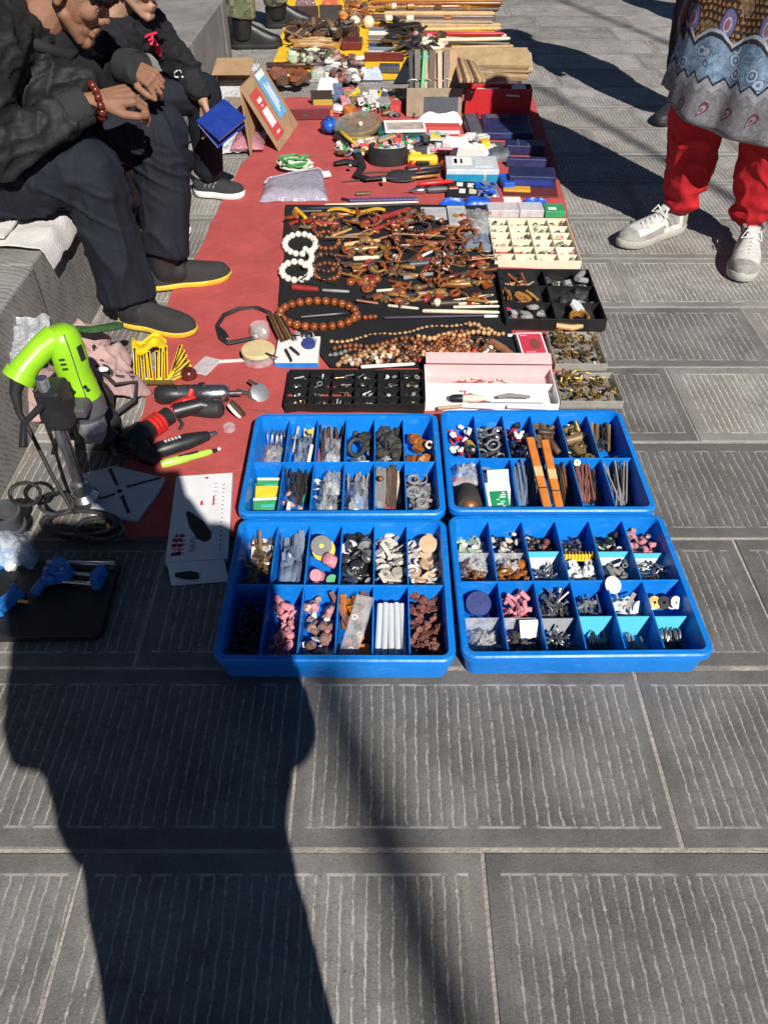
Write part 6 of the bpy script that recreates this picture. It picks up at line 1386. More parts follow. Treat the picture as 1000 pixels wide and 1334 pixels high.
# sticks, pens and tools lying across the cloth
def stick(u0, v0, u1, v1, rp, mat, name, label, zz=.03, cat='stick', taper=.8, group=None, bend=0):
    p, q_ = pos(u0, v0, zz), pos(u1, v1, zz); m = (p+q_)/2+V((0, bend, abs(bend)*.3)); r = rp*mpp((u0+u1)/2, (v0+v1)/2, zz)
    b = MB(); b.tube([p, p+(m-p)*.05, m, q_+(m-q_)*.05, q_], [r*.7, r, r, r*taper, r*taper*.6], 10); return tag(b.build(name, mat, None), label, cat, group)
BONE = M('bone_white', (.66, .58, .42), .5, var=.15, rand=.1); YEL2 = M('yellow_ribbon', (.75, .42, .02), .6); DRED = M('dark_red_lacquer', (.28, .03, .025), .35, var=.25)
for a in ((382, 276, 420, 275, 4, BLACKP, 'black_torch', 'short black torch with a yellow band at the rear of the black cloth', 'torch'), (400, 272, 540, 266, 2, BLACKR, 'black_stick', 'long black stick along the rear edge of the black cloth', 'stick'), (405, 280, 470, 279, 3, REDW, 'red_stick', 'reddish stick behind the yellow ribbon', 'stick'),
    (470, 292, 535, 272, 4, DRED, 'red_stick', 'dark red lacquer stick pointing at the purple comb', 'stick'), (485, 300, 537, 281, 3, DRED, 'red_stick', 'second dark red stick below the lacquer one', 'stick'), (392, 288, 440, 292, 3, DRED, 'red_ribbon', 'dark red ribbon beside yellow ribbon', 'ribbon'),
    (432, 308, 458, 298, 2, TANW, 'tan_stick', 'thin tan stick over the dark bracelet', 'stick'), (450, 307, 480, 304, 2, GSTONE, 'grey_stick', 'grey stick with a white tip', 'stick'), (448, 319, 495, 313, 3, TANW, 'tan_stick', 'upper tan carved stick in the middle', 'stick'), (450, 326, 498, 322, 4, HORN, 'horn_stick', 'yellow horn stick below the tan carved stick', 'stick'), (460, 337, 494, 335, 3, BONE, 'bone_stick', 'short bone stick in the middle', 'stick'), (465, 348, 500, 341, 2, REDW, 'red_stick', 'thin reddish stick below the short bone stick', 'stick'),
    (528, 314, 580, 318, 3, REDW, 'wooden_pipe', 'long reddish wooden pipe in the right half of the cloth', 'pipe'), (540, 338, 563, 327, 2, GREYP, 'silver_strip', 'bright silver blade above the black pliers', 'blade'), (532, 345, 575, 341, 4, DGREY, 'black_pliers', 'grey black pliers in the middle of the cloth', 'pliers'), (534, 341, 580, 336, 3, DGREY, 'steel_grip', 'upper dark grip crossing the black pliers', 'grip'),
    (380, 374, 415, 377, 4, DRED, 'wooden_boat', 'flat reddish wooden boat below the white bracelets', 'carving'), (420, 378, 455, 380, 2, GSTONE, 'grey_stick', 'grey stick right of the wooden boat', 'stick'), (525, 362, 565, 356, 3, GSTONE, 'grey_spindle', 'grey stone spindle right of the amber beads', 'spindle'), (575, 372, 640, 368, 4, HORN, 'horn_comb', 'long amber horn comb at the right edge of the cloth', 'comb'),
    (580, 362, 630, 352, 3, REDW, 'wooden_pipe', 'reddish pipe above the amber horn comb', 'pipe'), (490, 379, 530, 376, 2, BONE, 'bone_stick', 'bone stick left of the dark pens', 'stick'), (475, 387, 545, 384, 4, BLACKP, 'black_pen', 'thick black pen below the bone stick', 'pen'), (500, 393, 560, 390, 3, DWOOD, 'dark_pen', 'dark wooden pen below the thick black pen', 'pen'), (540, 383, 580, 381, 3, TANW, 'tan_stick', 'tan stick left of the ivory fan', 'stick'),
    (590, 392, 642, 384, 2, BONE, 'ivory_stick', 'rearmost ivory stick of the fan at the right', 'stick'), (597, 396, 648, 393, 2, BONE, 'ivory_stick', 'second ivory stick of the fan at the right', 'stick'), (590, 400, 650, 399, 2, BONE, 'ivory_stick', 'third ivory stick of the fan at the right', 'stick'), (550, 405, 650, 407, 2.6, BONE, 'ivory_stick', 'longest ivory stick across the front of the fan', 'stick'), (500, 414, 635, 411, 2, M('violet_black', (.04, .025, .05), .5), 'dark_ruler', 'long violet black ruler in front of the ivory sticks', 'ruler'), (630, 412, 648, 412, 2, CARDW, 'white_stub', 'white stub right of the violet black ruler', 'stub'),
    (560, 396, 600, 394, 4, DWOOD, 'dark_spindle', 'dark spindle left of the ivory fan', 'spindle'), (505, 398, 545, 402, 2, BONE, 'bone_stick', 'bone pick below the dark pens', 'stick'), (470, 478, 540, 474, 2.5, CARDW, 'white_strip', 'white strip in front of the tan bead clump', 'strip')):
    stick(*a[:8], zz=.032, cat=a[8])
b = MB(); T = TR(*pos(464, 277, .04)); b.sheet(lambda s_, t_: (-.11+.22*s_, -.014+.028*t_*(1-.6*abs(s_-.5)), .008*math.sin(s_*9)+.01), 16, 4, .002, 0, T); tag(b.build('yellow_ribbon', YEL2, None), 'yellow ribbon lying at the rear of the black cloth', 'ribbon')
stick(385, 272, 398, 284, 3, YEL2, 'yellow_ribbon', 'short yellow ribbon end by the torch', .04, 'ribbon')
put('ivory_ball', piece('bead', .014, BONE), 569, 394, .035, (0, 0, 0), 'round ivory ball on the dark spindle', 'ball'); put('ivory_tag', piece('flake', .022, BONE, .003), 516, 335, .04, (.3, .2, .3), 'ivory tag left of the black pliers', 'tag')
for i in range(6): put('amber_bead', piece('bead', .015, LB), 456+7*i, 368-(i % 2)*4, .03, (0, 0, i), 'amber brown bead in the loose cluster below the bracelets', 'bead', None, 'loose amber beads')
# jumble of carved wood
JW = [REDW, DWOOD, DRED, BROWNB, HORN, OLIVE, LB]
GJ = 'carved wooden trinkets jumbled on the black cloth'
for i in range(300):
    u = R.uniform(378, 638); v = R.uniform(276, 396)
    if u < 445 and 300 < v: continue
    if u < 470 and v > 362: continue
    kd = R.choice(('bent', 'drop', 'chunk', 'ring', 'flake', 'rod', 'barrel', 'bent', 'drop'))
    s_, s2_ = {'rod': (.07, .0045), 'barrel': (.05, .007), 'chunk': (.015, 0), 'ring': (.016, .005), 'flake': (.024, .004), 'bent': (.06, .006), 'drop': (.05, 0)}[kd]
    m = R.choice(JW); zone = ('near the dark bracelets' if u < 470 else 'in the middle of the cloth' if u < 560 else 'at the right of the cloth')+(', rear half' if v < 330 else ', front half')
    put('carved_trinket', piece(kd, s_, m, s2_), u, v, .026+R.uniform(0, .02), (R.gauss(0, .2), R.gauss(0, .2), R.gauss(0, .35) if kd in ('rod', 'barrel') else R.uniform(0, 6)), ADJ(m)+' carved '+NOUN[kd]+' '+zone, 'trinket', None, GJ)
for i in range(9):
    cu, cv = 480+16*((i*4) % 9), 286+9*i; strand('bead_loop', ringpts(cu, cv, R.uniform(10, 16), R.uniform(6, 9), .045), .0065, (BROWNB, DARKB, LB)[i % 3], ('small brown bead loop nearest the purple comb', 'dark bead loop above the long pipe', 'amber bead loop by the frosted tag', 'brown bead loop behind the pliers', 'dark bead loop right of the pliers', 'amber bead loop left of the grey spindle', 'brown bead loop above the horn comb', 'dark bead loop by the bone stick', 'amber bead loop at the dark spindle')[i], 'small bead loops', cat='bead loop')
for u0, v0, u1, v1, lab, m in ((548, 270, 581, 288, 'frosted tag card at the rear right of the black cloth', 'frosted_box'), (583, 268, 607, 296, 'clear card sleeve right of the frosted tag', 'frosted_box')):
    cx, cy, sx, sy = fp(u0, v0, u1, v1, .02, .012); tag(MB().box((0, 0, .006), (sx, sy, .01)).build('card_sleeve', _mats[m], None, 0, .002, (cx, cy, .022)), lab, 'card sleeve')
cx, cy, sx, sy = fp(606, 268, 640, 310, .02, .02); bag((cx-sx/2, cx+sx/2, cy-sy/2, cy+sy/2, .022), 'clear bag of pale beads at the rear right of the black cloth', h=.03, seed=41)
cx, cy, sx, sy = fp(600, 302, 640, 330, .02, .02); bag((cx-sx/2, cx+sx/2, cy-sy/2, cy+sy/2, .022), 'smoky bag of shells left of the cream grid tray', BAGD, .03, 42)
for i in range(14): put('shell_chip', piece('flake', .012, R.choice((BEIGE, GSTONE, MICA))), R.uniform(603, 637), R.uniform(306, 326), .03, (R.random(), R.random(), i), 'shell chip inside the smoky bag', 'shell', None, 'shells in the smoky bag')
# left of the black cloth: cord, jars, blue white box
b = MB(); P = [pos(*p) for p in ((352, 408, .02), (335, 401, .02), (312, 402, .018), (292, 410, .018), (283, 424, .018), (287, 440, .018), (297, 447, .018), (318, 443, .018), (332, 440, .018))]
b.tube([P[0]]+[P[i]+(P[i+1]-P[i])*k/4 for i in range(8) for k in range(4)]+[P[8]], .0065, 8); ce = tag(b.build('electric_cable', BLACKR, None), 'black cord curled on the red cloth with a plug end', 'cord')
T, L = along(pos(285, 428, .018), pos(306, 454, .018)); b = MB(); lathe_x(b, [(0, .001), (0, .008), (.03, .012), (.058, .010), (.066, .006), (.068, .001)], T, 12); b.build('plug', BLACKP, ce); MB().ball(T @ V((.07, 0, 0)), .004, 8, 6).build('plug_tip', STEEL, ce)
def jar(u, v, r, h, lab, lid, n='glass_jar'):
    t = root(n, lab, 'jar', tuple(pos(u, v, .010)))
    b = MB(); b.lathe([(.001, 0), (r*.9, 0), (r, .004), (r, h*.7), (r*.93, h*.8), (r*.93, h*.98), (.001, h*.98)], 24); b.build('jar_glass', CBOX, t)
    if lid: MB().lathe([(.001, h*.8), (r*1.02, h*.8), (r*1.04, h*.82), (r*1.04, h*1.0), (r*.98, h*1.06), (.001, h*1.06)], 28).build('jar_lid', lid, t)
    return t
jar(338, 470, .047, .04, 'clear jar with a wide beige lid on the red cloth', M('beige_lid', (.66, .53, .28), .5, var=.12))
t = jar(340, 440, .03, .045, 'small clear jar of beads behind the beige lidded jar', None)
for i in range(12): inst('jar_bead', piece('bead', .008, R.choice((GSTONE, BEIGE, WHITEB))), (R.uniform(-.018, .018), R.uniform(-.018, .018), .008+.002*i), (0, 0, 0), t)
cx, cy, sx, sy = fp(361, 438, 416, 481, .008, .03)
t = root('white_blue_box', 'white box with a blue band at the corner of the black cloth', 'box', (cx, cy, .008)); MB().box((0, 0, .015), (sx, sy, .03)).build('box_body', CARDW, t, 0, .001); MB().box((0, -sy/2-.0005, .013), (sx+.001, .0014, .017)).build('blue_band', M('band_blue', (.02, .2, .6), .4), t, 0)
put('navy_tag', piece('disc', .02, NAVY, .004), 402, 448, .045, (.5, .1, 0), 'round navy tag on the white blue box', 'tag')
for i in range(9): put('metal_charm', piece(R.choice(('chunk', 'ring', 'flake')), .012, R.choice((MET, DMET, GSTONE))), R.uniform(380, 412), R.uniform(434, 445), .042, (R.random(), R.random(), i), 'grey metal charm on the white blue box', 'charm', None, 'charms on the white blue box')
for i in range(8): stick(350+2.2*i, 408+i*.6, 366+2.2*i, 446-i*.9, 2.2, (OLIVE, DWOOD, HORN, DMET)[i % 4], 'dried_leaf', 'narrow brown leaf blade in the bundle beside the white blue box', .04+.002*i, 'leaf', .4, 'brown blades by the white blue box')
for i, (a, lab) in enumerate((((372, 455, 380, 470), 'left steel pliers handle on the white blue box'), ((378, 452, 390, 462), 'right steel pliers handle on the white blue box'))): stick(*a, 1.8, DMET, 'steel_prong', lab, .046, 'prong')
stick(346, 460, 362, 466, 1.2, BLACKP, 'black_needle', 'black needle lying on the beige lid', .058, 'needle')
# ================================================================== rear half of the red cloth
def bx(name, label, cat, u0, v0, u1, v1, h, mat, z0=.012, rz=0, bev=.002, pieces=(), group=None):
    """a box standing on the cloth, seen from (u0,v0) back top to (u1,v1) front bottom; pieces: (name, face, a0,a1,b0,b1, mat)"""
    cx, cy, sx, sy = fp(u0, v0, u1, v1, z0, h)
    if not pieces:
        return tag(MB().box((0, 0, h/2), (sx, sy, h)).build(name, mat, None, 0, bev, (cx, cy, z0), (0, 0, rad(rz))), label, cat, group)
    t = root(name, label, cat, (cx, cy, z0), (0, 0, rad(rz)), group)
    MB().box((0, 0, h/2), (sx, sy, h)).build('box_body', mat, t, 0, bev)
    for (pn, face, a0, a1, b0, b1, m) in pieces:
        x0, x1 = -sx/2+sx*a0, -sx/2+sx*a1
        if face == 'top': y0, y1 = -sy/2+sy*b0, -sy/2+sy*b1; MB().box(((x0+x1)/2, (y0+y1)/2, h+.0006), (x1-x0, y1-y0, .002)).build(pn, m, t, 0)
        else: MB().box(((x0+x1)/2, -sy/2-.0006, h*(b0+b1)/2), (x1-x0, .002, h*(b1-b0))).build(pn, m, t, 0)
    return t
KRAFT = M('brown_corrugated_card', (.38, .24, .13), .85, var=.14, scale=12, bump=.001)
KRAFD = M('grey_brown_card', (.33, .26, .18), .85, var=.15)
STRED = M('red_sticker', (.58, .07, .06), .5, var=.06); STBLU = M('blue_sticker', (.16, .40, .66), .5, var=.06)
# ---- folded cardboard sign with a red and a blue sticker
t = root('cardboard_sign', 'folded brown cardboard sign with a red and a blue sticker', 'sign', (0, 0, 0))
b0, b1 = V((-.475, 3.66, .014)), V((-.42, 4.04, .014)); t0, t1 = V((-.625, 3.68, .272)), V((-.57, 4.06, .268)); k0, k1 = V((-.60, 3.60, .014)), V((-.60, 4.02, .014))
def panel(a, b_, c, d, name, mat, th=.004, par=t):
    n = (b_-a).cross(d-a).normalized()*th; b = MB()
    b.add([a, b_, c, d, a-n, b_-n, c-n, d-n], [(0, 1, 2, 3), (7, 6, 5, 4), (0, 4, 5, 1), (1, 5, 6, 2), (2, 6, 7, 3), (3, 7, 4, 0)]); return b.build(name, mat, par, 0, 0)
panel(b0, b1, t1, t0, 'front_panel', KRAFT); panel(t0+V((-.003, 0, 0)), t1+V((-.003, 0, 0)), k1, k0, 'back_panel', KRAFT)
def onp(a, b_): return b0+(b1-b0)*a+(t0-b0)*b_+V((.004, 0, .0025))
panel(onp(.10, .12), onp(.42, .12), onp(.42, .84), onp(.10, .84), 'red_sticker', STRED, .002)
panel(onp(.54, .28), onp(.86, .28), onp(.86, .98), onp(.54, .98), 'blue_sticker', STBLU, .002)
e = V((.0015, 0, .001))
panel(onp(.17, .30)+e, onp(.37, .30)+e, onp(.37, .56)+e, onp(.17, .56)+e, 'white_panel', CARDW, .002)
for (a0_, a1_, c0_, c1_) in ((.2, .34, .66, .72), (.24, .28, .60, .625), (.22, .33, .18, .21)): panel(onp(a0_, c0_)+e, onp(a1_, c0_)+e, onp(a1_, c1_)+e, onp(a0_, c1_)+e, 'sticker_print', CARDW, .0015)
for (a0_, a1_, c0_, c1_) in ((.56, .84, .88, .97), (.64, .67, .36, .80), (.71, .73, .40, .74), (.76, .78, .45, .78)): panel(onp(a0_, c0_)+e, onp(a1_, c0_)+e, onp(a1_, c1_)+e, onp(a0_, c1_)+e, 'sticker_print', CARDW, .0015)
# ---- printed bag and carton between the child and the sign
def news():
    k = NT('printed_white_wrap'); oc = k.coord(); x, y, z = k.xyz(oc)
    a = k.noise(k.vec(x*60.0, y*22.0, z), 1, 3, .7).sm(.5, .56); b = k.noise(oc, 9, 2).sm(.45, .55)
    return k.out(k.mix(a*b*.65, (.68, .69, .71), (.16, .2, .3)), .5, 0, k.bump(k.noise(oc, 14, 4), .008))
NEWS = news()
q0 = [pos(*p, .012) for p in ((262, 84), (338, 84), (334, 196), (286, 200))]
def wrap(a, b_):
    p = (q0[0]*(1-a)+q0[1]*a)*(1-b_)+(q0[3]*(1-a)+q0[2]*a)*b_; e_ = min(a, 1-a, b_, 1-b_)
    return (p.x, p.y, .016+.022*min(1, e_*9)+.008*noise.noise((a*7, b_*9, 3)))
tag(MB().sheet(wrap, 24, 40, .004).build('printed_wrap', NEWS, None, 60), 'white printed wrapping lying behind the blue booklet', 'wrapping')
cx, cy, sx, sy = fp(270, 98, 322, 172, .04, .03)
t = root('shallow_carton', 'shallow brown carton lying on the white printed wrapping', 'carton', (cx, cy, .044))
MB().box((0, 0, .003), (sx, sy, .006)).build('carton_floor', NEWS, t, 0)
for c_, d_ in (((0, sy/2, .02), (sx+.01, .008, .05)), ((-sx/2, 0, .02), (.008, sy-.01, .045)), ((sx/2, 0, .02), (.008, sy-.01, .045)), ((0, -sy/2, .018), (sx+.01, .008, .03))): MB().box(c_, d_).build('carton_side', KRAFT, t, 0)
MB().box((0, sy/2-.1, .05), (sx*.98, .2, .004)).build('carton_flap', KRAFT, t, 0, 0, None, (.15, 0, 0))
MB().box((sx*.2, -sy*.32, .05), (sx*.7, sy*.34, .004)).build('carton_flap', KRAFD, t, 0, 0, None, (-.1, .1, .3))
bag((cx+.1, cx+.25, cy-.62, cy-.42, .03), 'pink tinted plastic film at the foot of the cardboard sign', CLEAR('pink_film', tint=(.95, .7, .75), body=(.6, .3, .36), fac=.45, crinkle=.01), .05, 51, 'plastic_film', 'plastic film')
# ---- items on the rear half of the red cloth
t = root('rope_bundle', 'tangled green and white rope bundle on the red cloth', 'rope', tuple(pos(384, 221, .02)))
for i in range(9):
    a = R.uniform(0, 6.28); pts = [(.07*math.cos(a+k*.8)*(1-.05*k)+R.gauss(0, .012), .035*math.sin(a+k*.8)+R.gauss(0, .012), .008+.004*i+R.uniform(0, .01)) for k in range(7)]
    MB().tube(pts, .0055, 6).build('rope_strand', (M('green_cord', (.07, .28, .08), .7), M('white_cord', (.62, .66, .55), .8))[i % 2], t)
b = MB(); b.tube([pos(355, 219, .016), pos(348, 224, .016), pos(356, 229, .016), pos(372, 226, .018)], .005, 6); b.build('rope_tail', COPPER, t)
q1 = [pos(*p, .012) for p in ((345, 240), (420, 224), (428, 262), (338, 264))]
t = root('clear_pouch', 'clear lilac plastic pouch lying at the edge of the red cloth', 'pouch')
LIL = CLEAR('lilac_clear_plastic', tint=(.92, .9, .97), body=(.48, .46, .54), fac=.55, rough=.15, crinkle=.006)
def pch(a, b_):
    p = (q1[0]*(1-a)+q1[1]*a)*(1-b_)+(q1[3]*(1-a)+q1[2]*a)*b_; e_ = min(a, 1-a, b_, 1-b_)
    return (p.x, p.y, .016+.03*min(1, e_*6)**.5+.004*noise.noise((a*6, b_*5, 8)))
MB().sheet(pch, 24, 14, .002).build('pouch_skin', LIL, t, 60)
MB().tube([tuple(V(pch(a, .06+.5*a*0))+V((0, 0, .006))) for a in [k/12 for k in range(13)]], .004, 6).build('pouch_rim', LIL, t)
MB().box((0, 0, 0), (.035, .03, .012)).build('pouch_clip', WHITEP, t, 0, .003, tuple(pos(425, 227, .03)), (.3, 0, .4))
# sunglasses, straps and belts
t = root('goggle_strap', 'black strap with a buckle and a round pouch on the red cloth', 'strap', (0, 0, 0))
for pts, r in (([(436, 213), (450, 210), (466, 213)], .022), ([(462, 193), (468, 205), (472, 218), (464, 228), (480, 233)], .018), ([(476, 233), (500, 231), (520, 232)], .016)):
    b = MB(); b.tube([pos(u, v, .028) for u, v in pts], [r*.7]+[r]*(len(pts)-1), 10, flat=.45); b.build('strap_band', BLACKR, t)
b = MB(); b.tube([pos(470, 225, .016), pos(495, 224, .016), pos(532, 226, .016)], .004, 6); b.build('cord', BLACKR, t); b = MB(); b.tube([pos(445, 237, .016), pos(480, 233, .016)], .003, 6); b.build('cord', BLACKR, t)
b = MB(); b.lathe([(.001, 0), (.055, .004), (.06, .014), (.05, .026), (.001, .03)], 20, 0, Matrix.Diagonal((1.1, .75, 1, 1))); b.build('round_pouch', M('black_knit', (.02, .02, .024), .9), t, 60, 0, tuple(pos(523, 233, .014)))
b = MB(); b.lathe([(.052, .004), (.062, .008), (.062, .011), (.052, .012)], 20, 0, Matrix.Diagonal((1.1, .75, 1, 1)), True); b.build('pouch_seam', DGREY, t, 60, 0, tuple(pos(523, 234, .012)))
MB().box((0, 0, 0), (.014, .03, .01)).build('buckle', BONE, t, 0, .002, tuple(pos(500, 234, .045)), (0, 0, .1)); MB().ball(pos(456, 216, .045), .01, 10, 8).build('snap', STEEL, t)
t = root('black_cuff', 'curved black cuff with a white lining standing on the red cloth', 'cuff', tuple(pos(505, 212, .012)))
n = 26; rg = [[(.085*math.cos(a)*rr_, .05*math.sin(a)*rr_, z_) for rr_, z_ in ((1, 0), (1.04, .04), (.98, .075), (.93, .07), (.95, .03), (.94, .0))] for a in [math.pi*(.75+1.5*k/n) for k in range(n+1)]]
MB().ring_loft(rg).build('cuff_band', BLACKR, t); MB().ring_loft([[(x*.93, y*.93, z_*.98+.002) for x, y, z_ in r_] for r_ in rg[8:]]).build('cuff_lining', GREYP, t)
stick(445, 259, 456, 261, 2, BLACKP, 'black_clip', 'small black clip left of the purple comb', .018, 'clip'); stick(463, 253, 483, 252, 3, DWOOD, 'brown_peg', 'short dark peg above the purple spiral comb', .018, 'peg')
t = root('spiral_comb', 'long purple ribbed comb along the rear edge of the black cloth', 'comb', (0, 0, 0))
p, q_ = pos(455, 262, .022), pos(545, 260, .022); PUR = M('purple_plastic', (.06, .045, .22), .4, rand=.1)
MB().tube([p, q_], .008, 10).build('comb_core', DGREY, t)
for i in range(26): c_ = p+(q_-p)*((i+.6)/27); inst('comb_rib', piece('disc', .013, PUR, .0025), c_, (0, math.pi/2, 0), t)
stick(423, 267, 545, 263, 1.5, BONE, 'pale_rod', 'pale rod in front of the purple spiral comb', .02, 'rod')
# tools at the right: yellow tape, pliers, screwdriver
t = root('tape_measure', 'yellow handled tool among red pliers', 'tool', tuple(pos(550, 208, .03)))
MB().box((0, 0, 0), (.135, .045, .04)).build('tool_body', YELLOW, t, 0, .014); MB().box((-.03, .02, .016), (.05, .02, .02)).build('tool_hump', YELLOW, t, 0, .008); MB().box((.0, -.026, -.006), (.06, .012, .02)).build('tool_grip', BLACKP, t, 0, .004)
for i, (a, r_, m, nm, lab, ct) in enumerate((((530, 222, 580, 216, ), 3, DMET, 'steel_pliers', 'dark pliers below the yellow handled tool', 'pliers'), ((538, 226, 575, 222), 2.2, DMET, 'steel_pliers', 'second dark pliers below the yellow handled tool', 'pliers'), ((575, 212, 592, 228), 3.5, REDT, 'red_tool', 'red tool end beside the blue and white box', 'grip'), ((528, 202, 538, 215), 4, REDT, 'red_tool', 'red tool end left of the yellow handled tool', 'grip'), ((535, 232, 572, 228), 2, HORN, 'tan_tool', 'tan tool above the screwdriver', 'handle'), ((545, 240, 590, 236), 3, REDT, 'red_tool', 'red tool above the screwdriver', 'handle'), ((530, 216, 548, 222), 3, DRED, 'red_tool', 'dark red tool under the pliers', 'handle'))): stick(*a, r_, m, nm, lab, .024+.004*(i % 3), ct)
t = root('screwdriver', 'silver bladed screwdriver with a dark grip pointing left', 'screwdriver', (0, 0, 0)); T, L = along(pos(528, 249, .022), pos(590, 246, .022))
b = MB(); lathe_x(b, [(0, .001), (.02, .003), (.04, .012), (.075, .015), (.085, .010), (.09, .001)], T, 12); b.build('blade', STEEL, t); b = MB(); lathe_x(b, [(.09, .001), (.09, .012), (.12, .015), (.17, .012), (.18, .001)], T, 12); b.build('grip', DGREY, t); b = MB(); lathe_x(b, [(.18, .001), (.18, .011), (.215, .012), (.22, .001)], T, 12); b.build('grip_end', DRED, t)
# wallet with white buttons, blue bags
bx('black_wallet', 'open black wallet with four white buttons', 'wallet', 582, 236, 622, 258, .012, BLKCL, .012, -6, .002, [('white_button', 'top', .30, .50, .62, .88, WHITEP), ('white_button', 'top', .66, .86, .58, .84, WHITEP), ('white_button', 'top', .40, .60, .14, .42, WHITEP), ('white_button', 'top', .72, .95, .12, .46, BONE)])
def softbag(name, label, u0, v0, u1, v1, h, mat, seed, cat='bag', k=12):
    cx, cy, sx, sy = fp(u0, v0, u1, v1, .012, h)
    f = lambda a, b_: (cx-sx/2+sx*a+.01*noise.noise((a*3, b_*3, seed)), cy-sy/2+sy*b_, .014+h*min(1, min(a, 1-a, b_, 1-b_)*5)**.6*(.8+.28*noise.noise((a*3.2, b_*3.2, seed))+.12*noise.noise((a*9, b_*9, seed))))
    return tag(MB().sheet(f, k+6, k, .004).build(name, mat, None, 60), label, cat)
BLB = M('royal_blue_film', (.015, .10, .52), .3, var=.2)
softbag('blue_bag', 'blue bag left of the black wallet with white buttons', 572, 256, 606, 270, .035, BLB, 1); softbag('blue_bag', 'crinkled blue film below the black wallet', 604, 252, 640, 272, .03, BLB, 2)
softbag('clear_bag', 'clear bag with blue bits right of the black wallet', 618, 232, 650, 258, .03, BAGD, 3); softbag('blue_bag', 'small blue and white bag behind the frosted boxes', 680, 256, 712, 268, .03, BLB, 4)
bx('white_card', 'white card between two blue bags', 'card', 655, 256, 678, 264, .006, CARDW)
for i in range(10): put('blue_bit', piece('flake', .018, BLB), R.uniform(622, 647), R.uniform(238, 255), .04, (R.random(), R.random(), i), 'blue bit inside the clear bag by the wallet', 'bit', None, 'blue bits in the clear bag')
# blue and white box, plates
bx('parts_box', 'clear lidded box with a blue front and white label', 'box', 580, 203, 647, 237, .05, M('white_blue_lid', (.55, .60, .64), .35), .012, -1, .003, [('blue_front', 'front', 0, 1, .0, .62, M('teal_blue_plastic', (.02, .26, .44), .3)), ('lid_label', 'top', .12, .5, .35, .85, CARDW), ('lid_print', 'top', .55, .9, .2, .7, GREYP), ('latch', 'front', .70, .76, .1, .9, CARDW), ('lid_lettering', 'top', .16, .22, .42, .76, DGREY), ('lid_lettering', 'top', .28, .32, .42, .76, DGREY)])
def bowl(u, v, rx, ry, h, mat, name, label, z0=.05, cat='dish', rz=0, tilt=(0, 0)):
    b = MB(); b.lathe([(.001, 0), (.75, 0), (.95, h*.7), (1, h), (.97, h), (.9, h*.72), (.72, h*.25), (.001, h*.22)], 28, 0, Matrix.Diagonal((rx, ry, 1, 1))); return tag(b.build(name, mat, None, 50, 0, tuple(pos(u, v, z0)), (tilt[0], tilt[1], rz)), label, cat)
softbag('white_wrap', 'crumpled white wrap lying over the blue fronted box', 584, 188, 638, 205, .075, M('white_wrap', (.68, .66, .63), .5, var=.12, bump=.004), 35, 'wrap')
softbag('white_film', 'white plastic film tray left of the crumpled white wrap', 548, 188, 582, 202, .03, CLEAR('cloudy_film', body=(.72, .7, .68), fac=.6, rough=.2, crinkle=.01), 6, 'film')
put('white_paper', piece('card', .09, CARDW, .07), 597, 185, .125, (.3, .1, .2), 'white paper scrap on the crumpled white wrap', 'paper')
stick(560, 196, 597, 193, 2.5, PINK, 'pink_stick', 'pink stick left of the crumpled white wrap', .05, 'stick')
bx('dark_case', 'small dark case left of the blue fronted box', 'case', 538, 190, 556, 203, .03, DGREY); bx('blue_tin', 'bright blue tin above the small dark case', 'tin', 542, 178, 560, 188, .03, BCL)
# green book and white frame, red boxes, white hat like plate
bx('green_case', 'dark green case under a white picture frame', 'case', 492, 158, 552, 186, .05, M('dark_green_cover', (.012, .09, .065), .5), .012, 1, .004, [('green_band', 'front', 0, 1, .30, .42, GREENP)])
t = root('picture_frame', 'white framed picture lying on the dark green case', 'frame', (*g(527, 163, .075), .07), (rad(6), 0, rad(4)))
for c_, d_ in (((0, .05, 0), (.19, .012, .01)), ((0, -.05, 0), (.19, .012, .01)), ((-.09, 0, 0), (.01, .088, .01)), ((.09, 0, 0), (.01, .088, .01))): MB().box(c_, d_).build('frame_bar', WHITEP, t, 0, .001)
MB().box((0, 0, -.001), (.17, .088, .004)).build('picture', M('pinkish_print', (.42, .34, .3), .4, var=.4, scale=30), t, 0)
bx('red_box', 'red and white box under the white liner', 'box', 549, 160, 598, 184, .06, STRED, .012, -2, .002, [('white_stripe', 'front', .2, 1, .55, .8, GREYP), ('pink_print', 'front', .3, .7, .1, .4, PINK), ('label', 'front', .75, .98, .1, .5, CARDW)])
softbag('white_liner', 'smooth white liner lying half in shade on the red box', 541, 146, 603, 163, .06, M('enamel_white', (.76, .76, .76), .4, var=.04), 36, 'liner')
bx('white_pot', 'small white and blue pot right of the white liner', 'pot', 596, 176, 606, 186, .04, PINK)
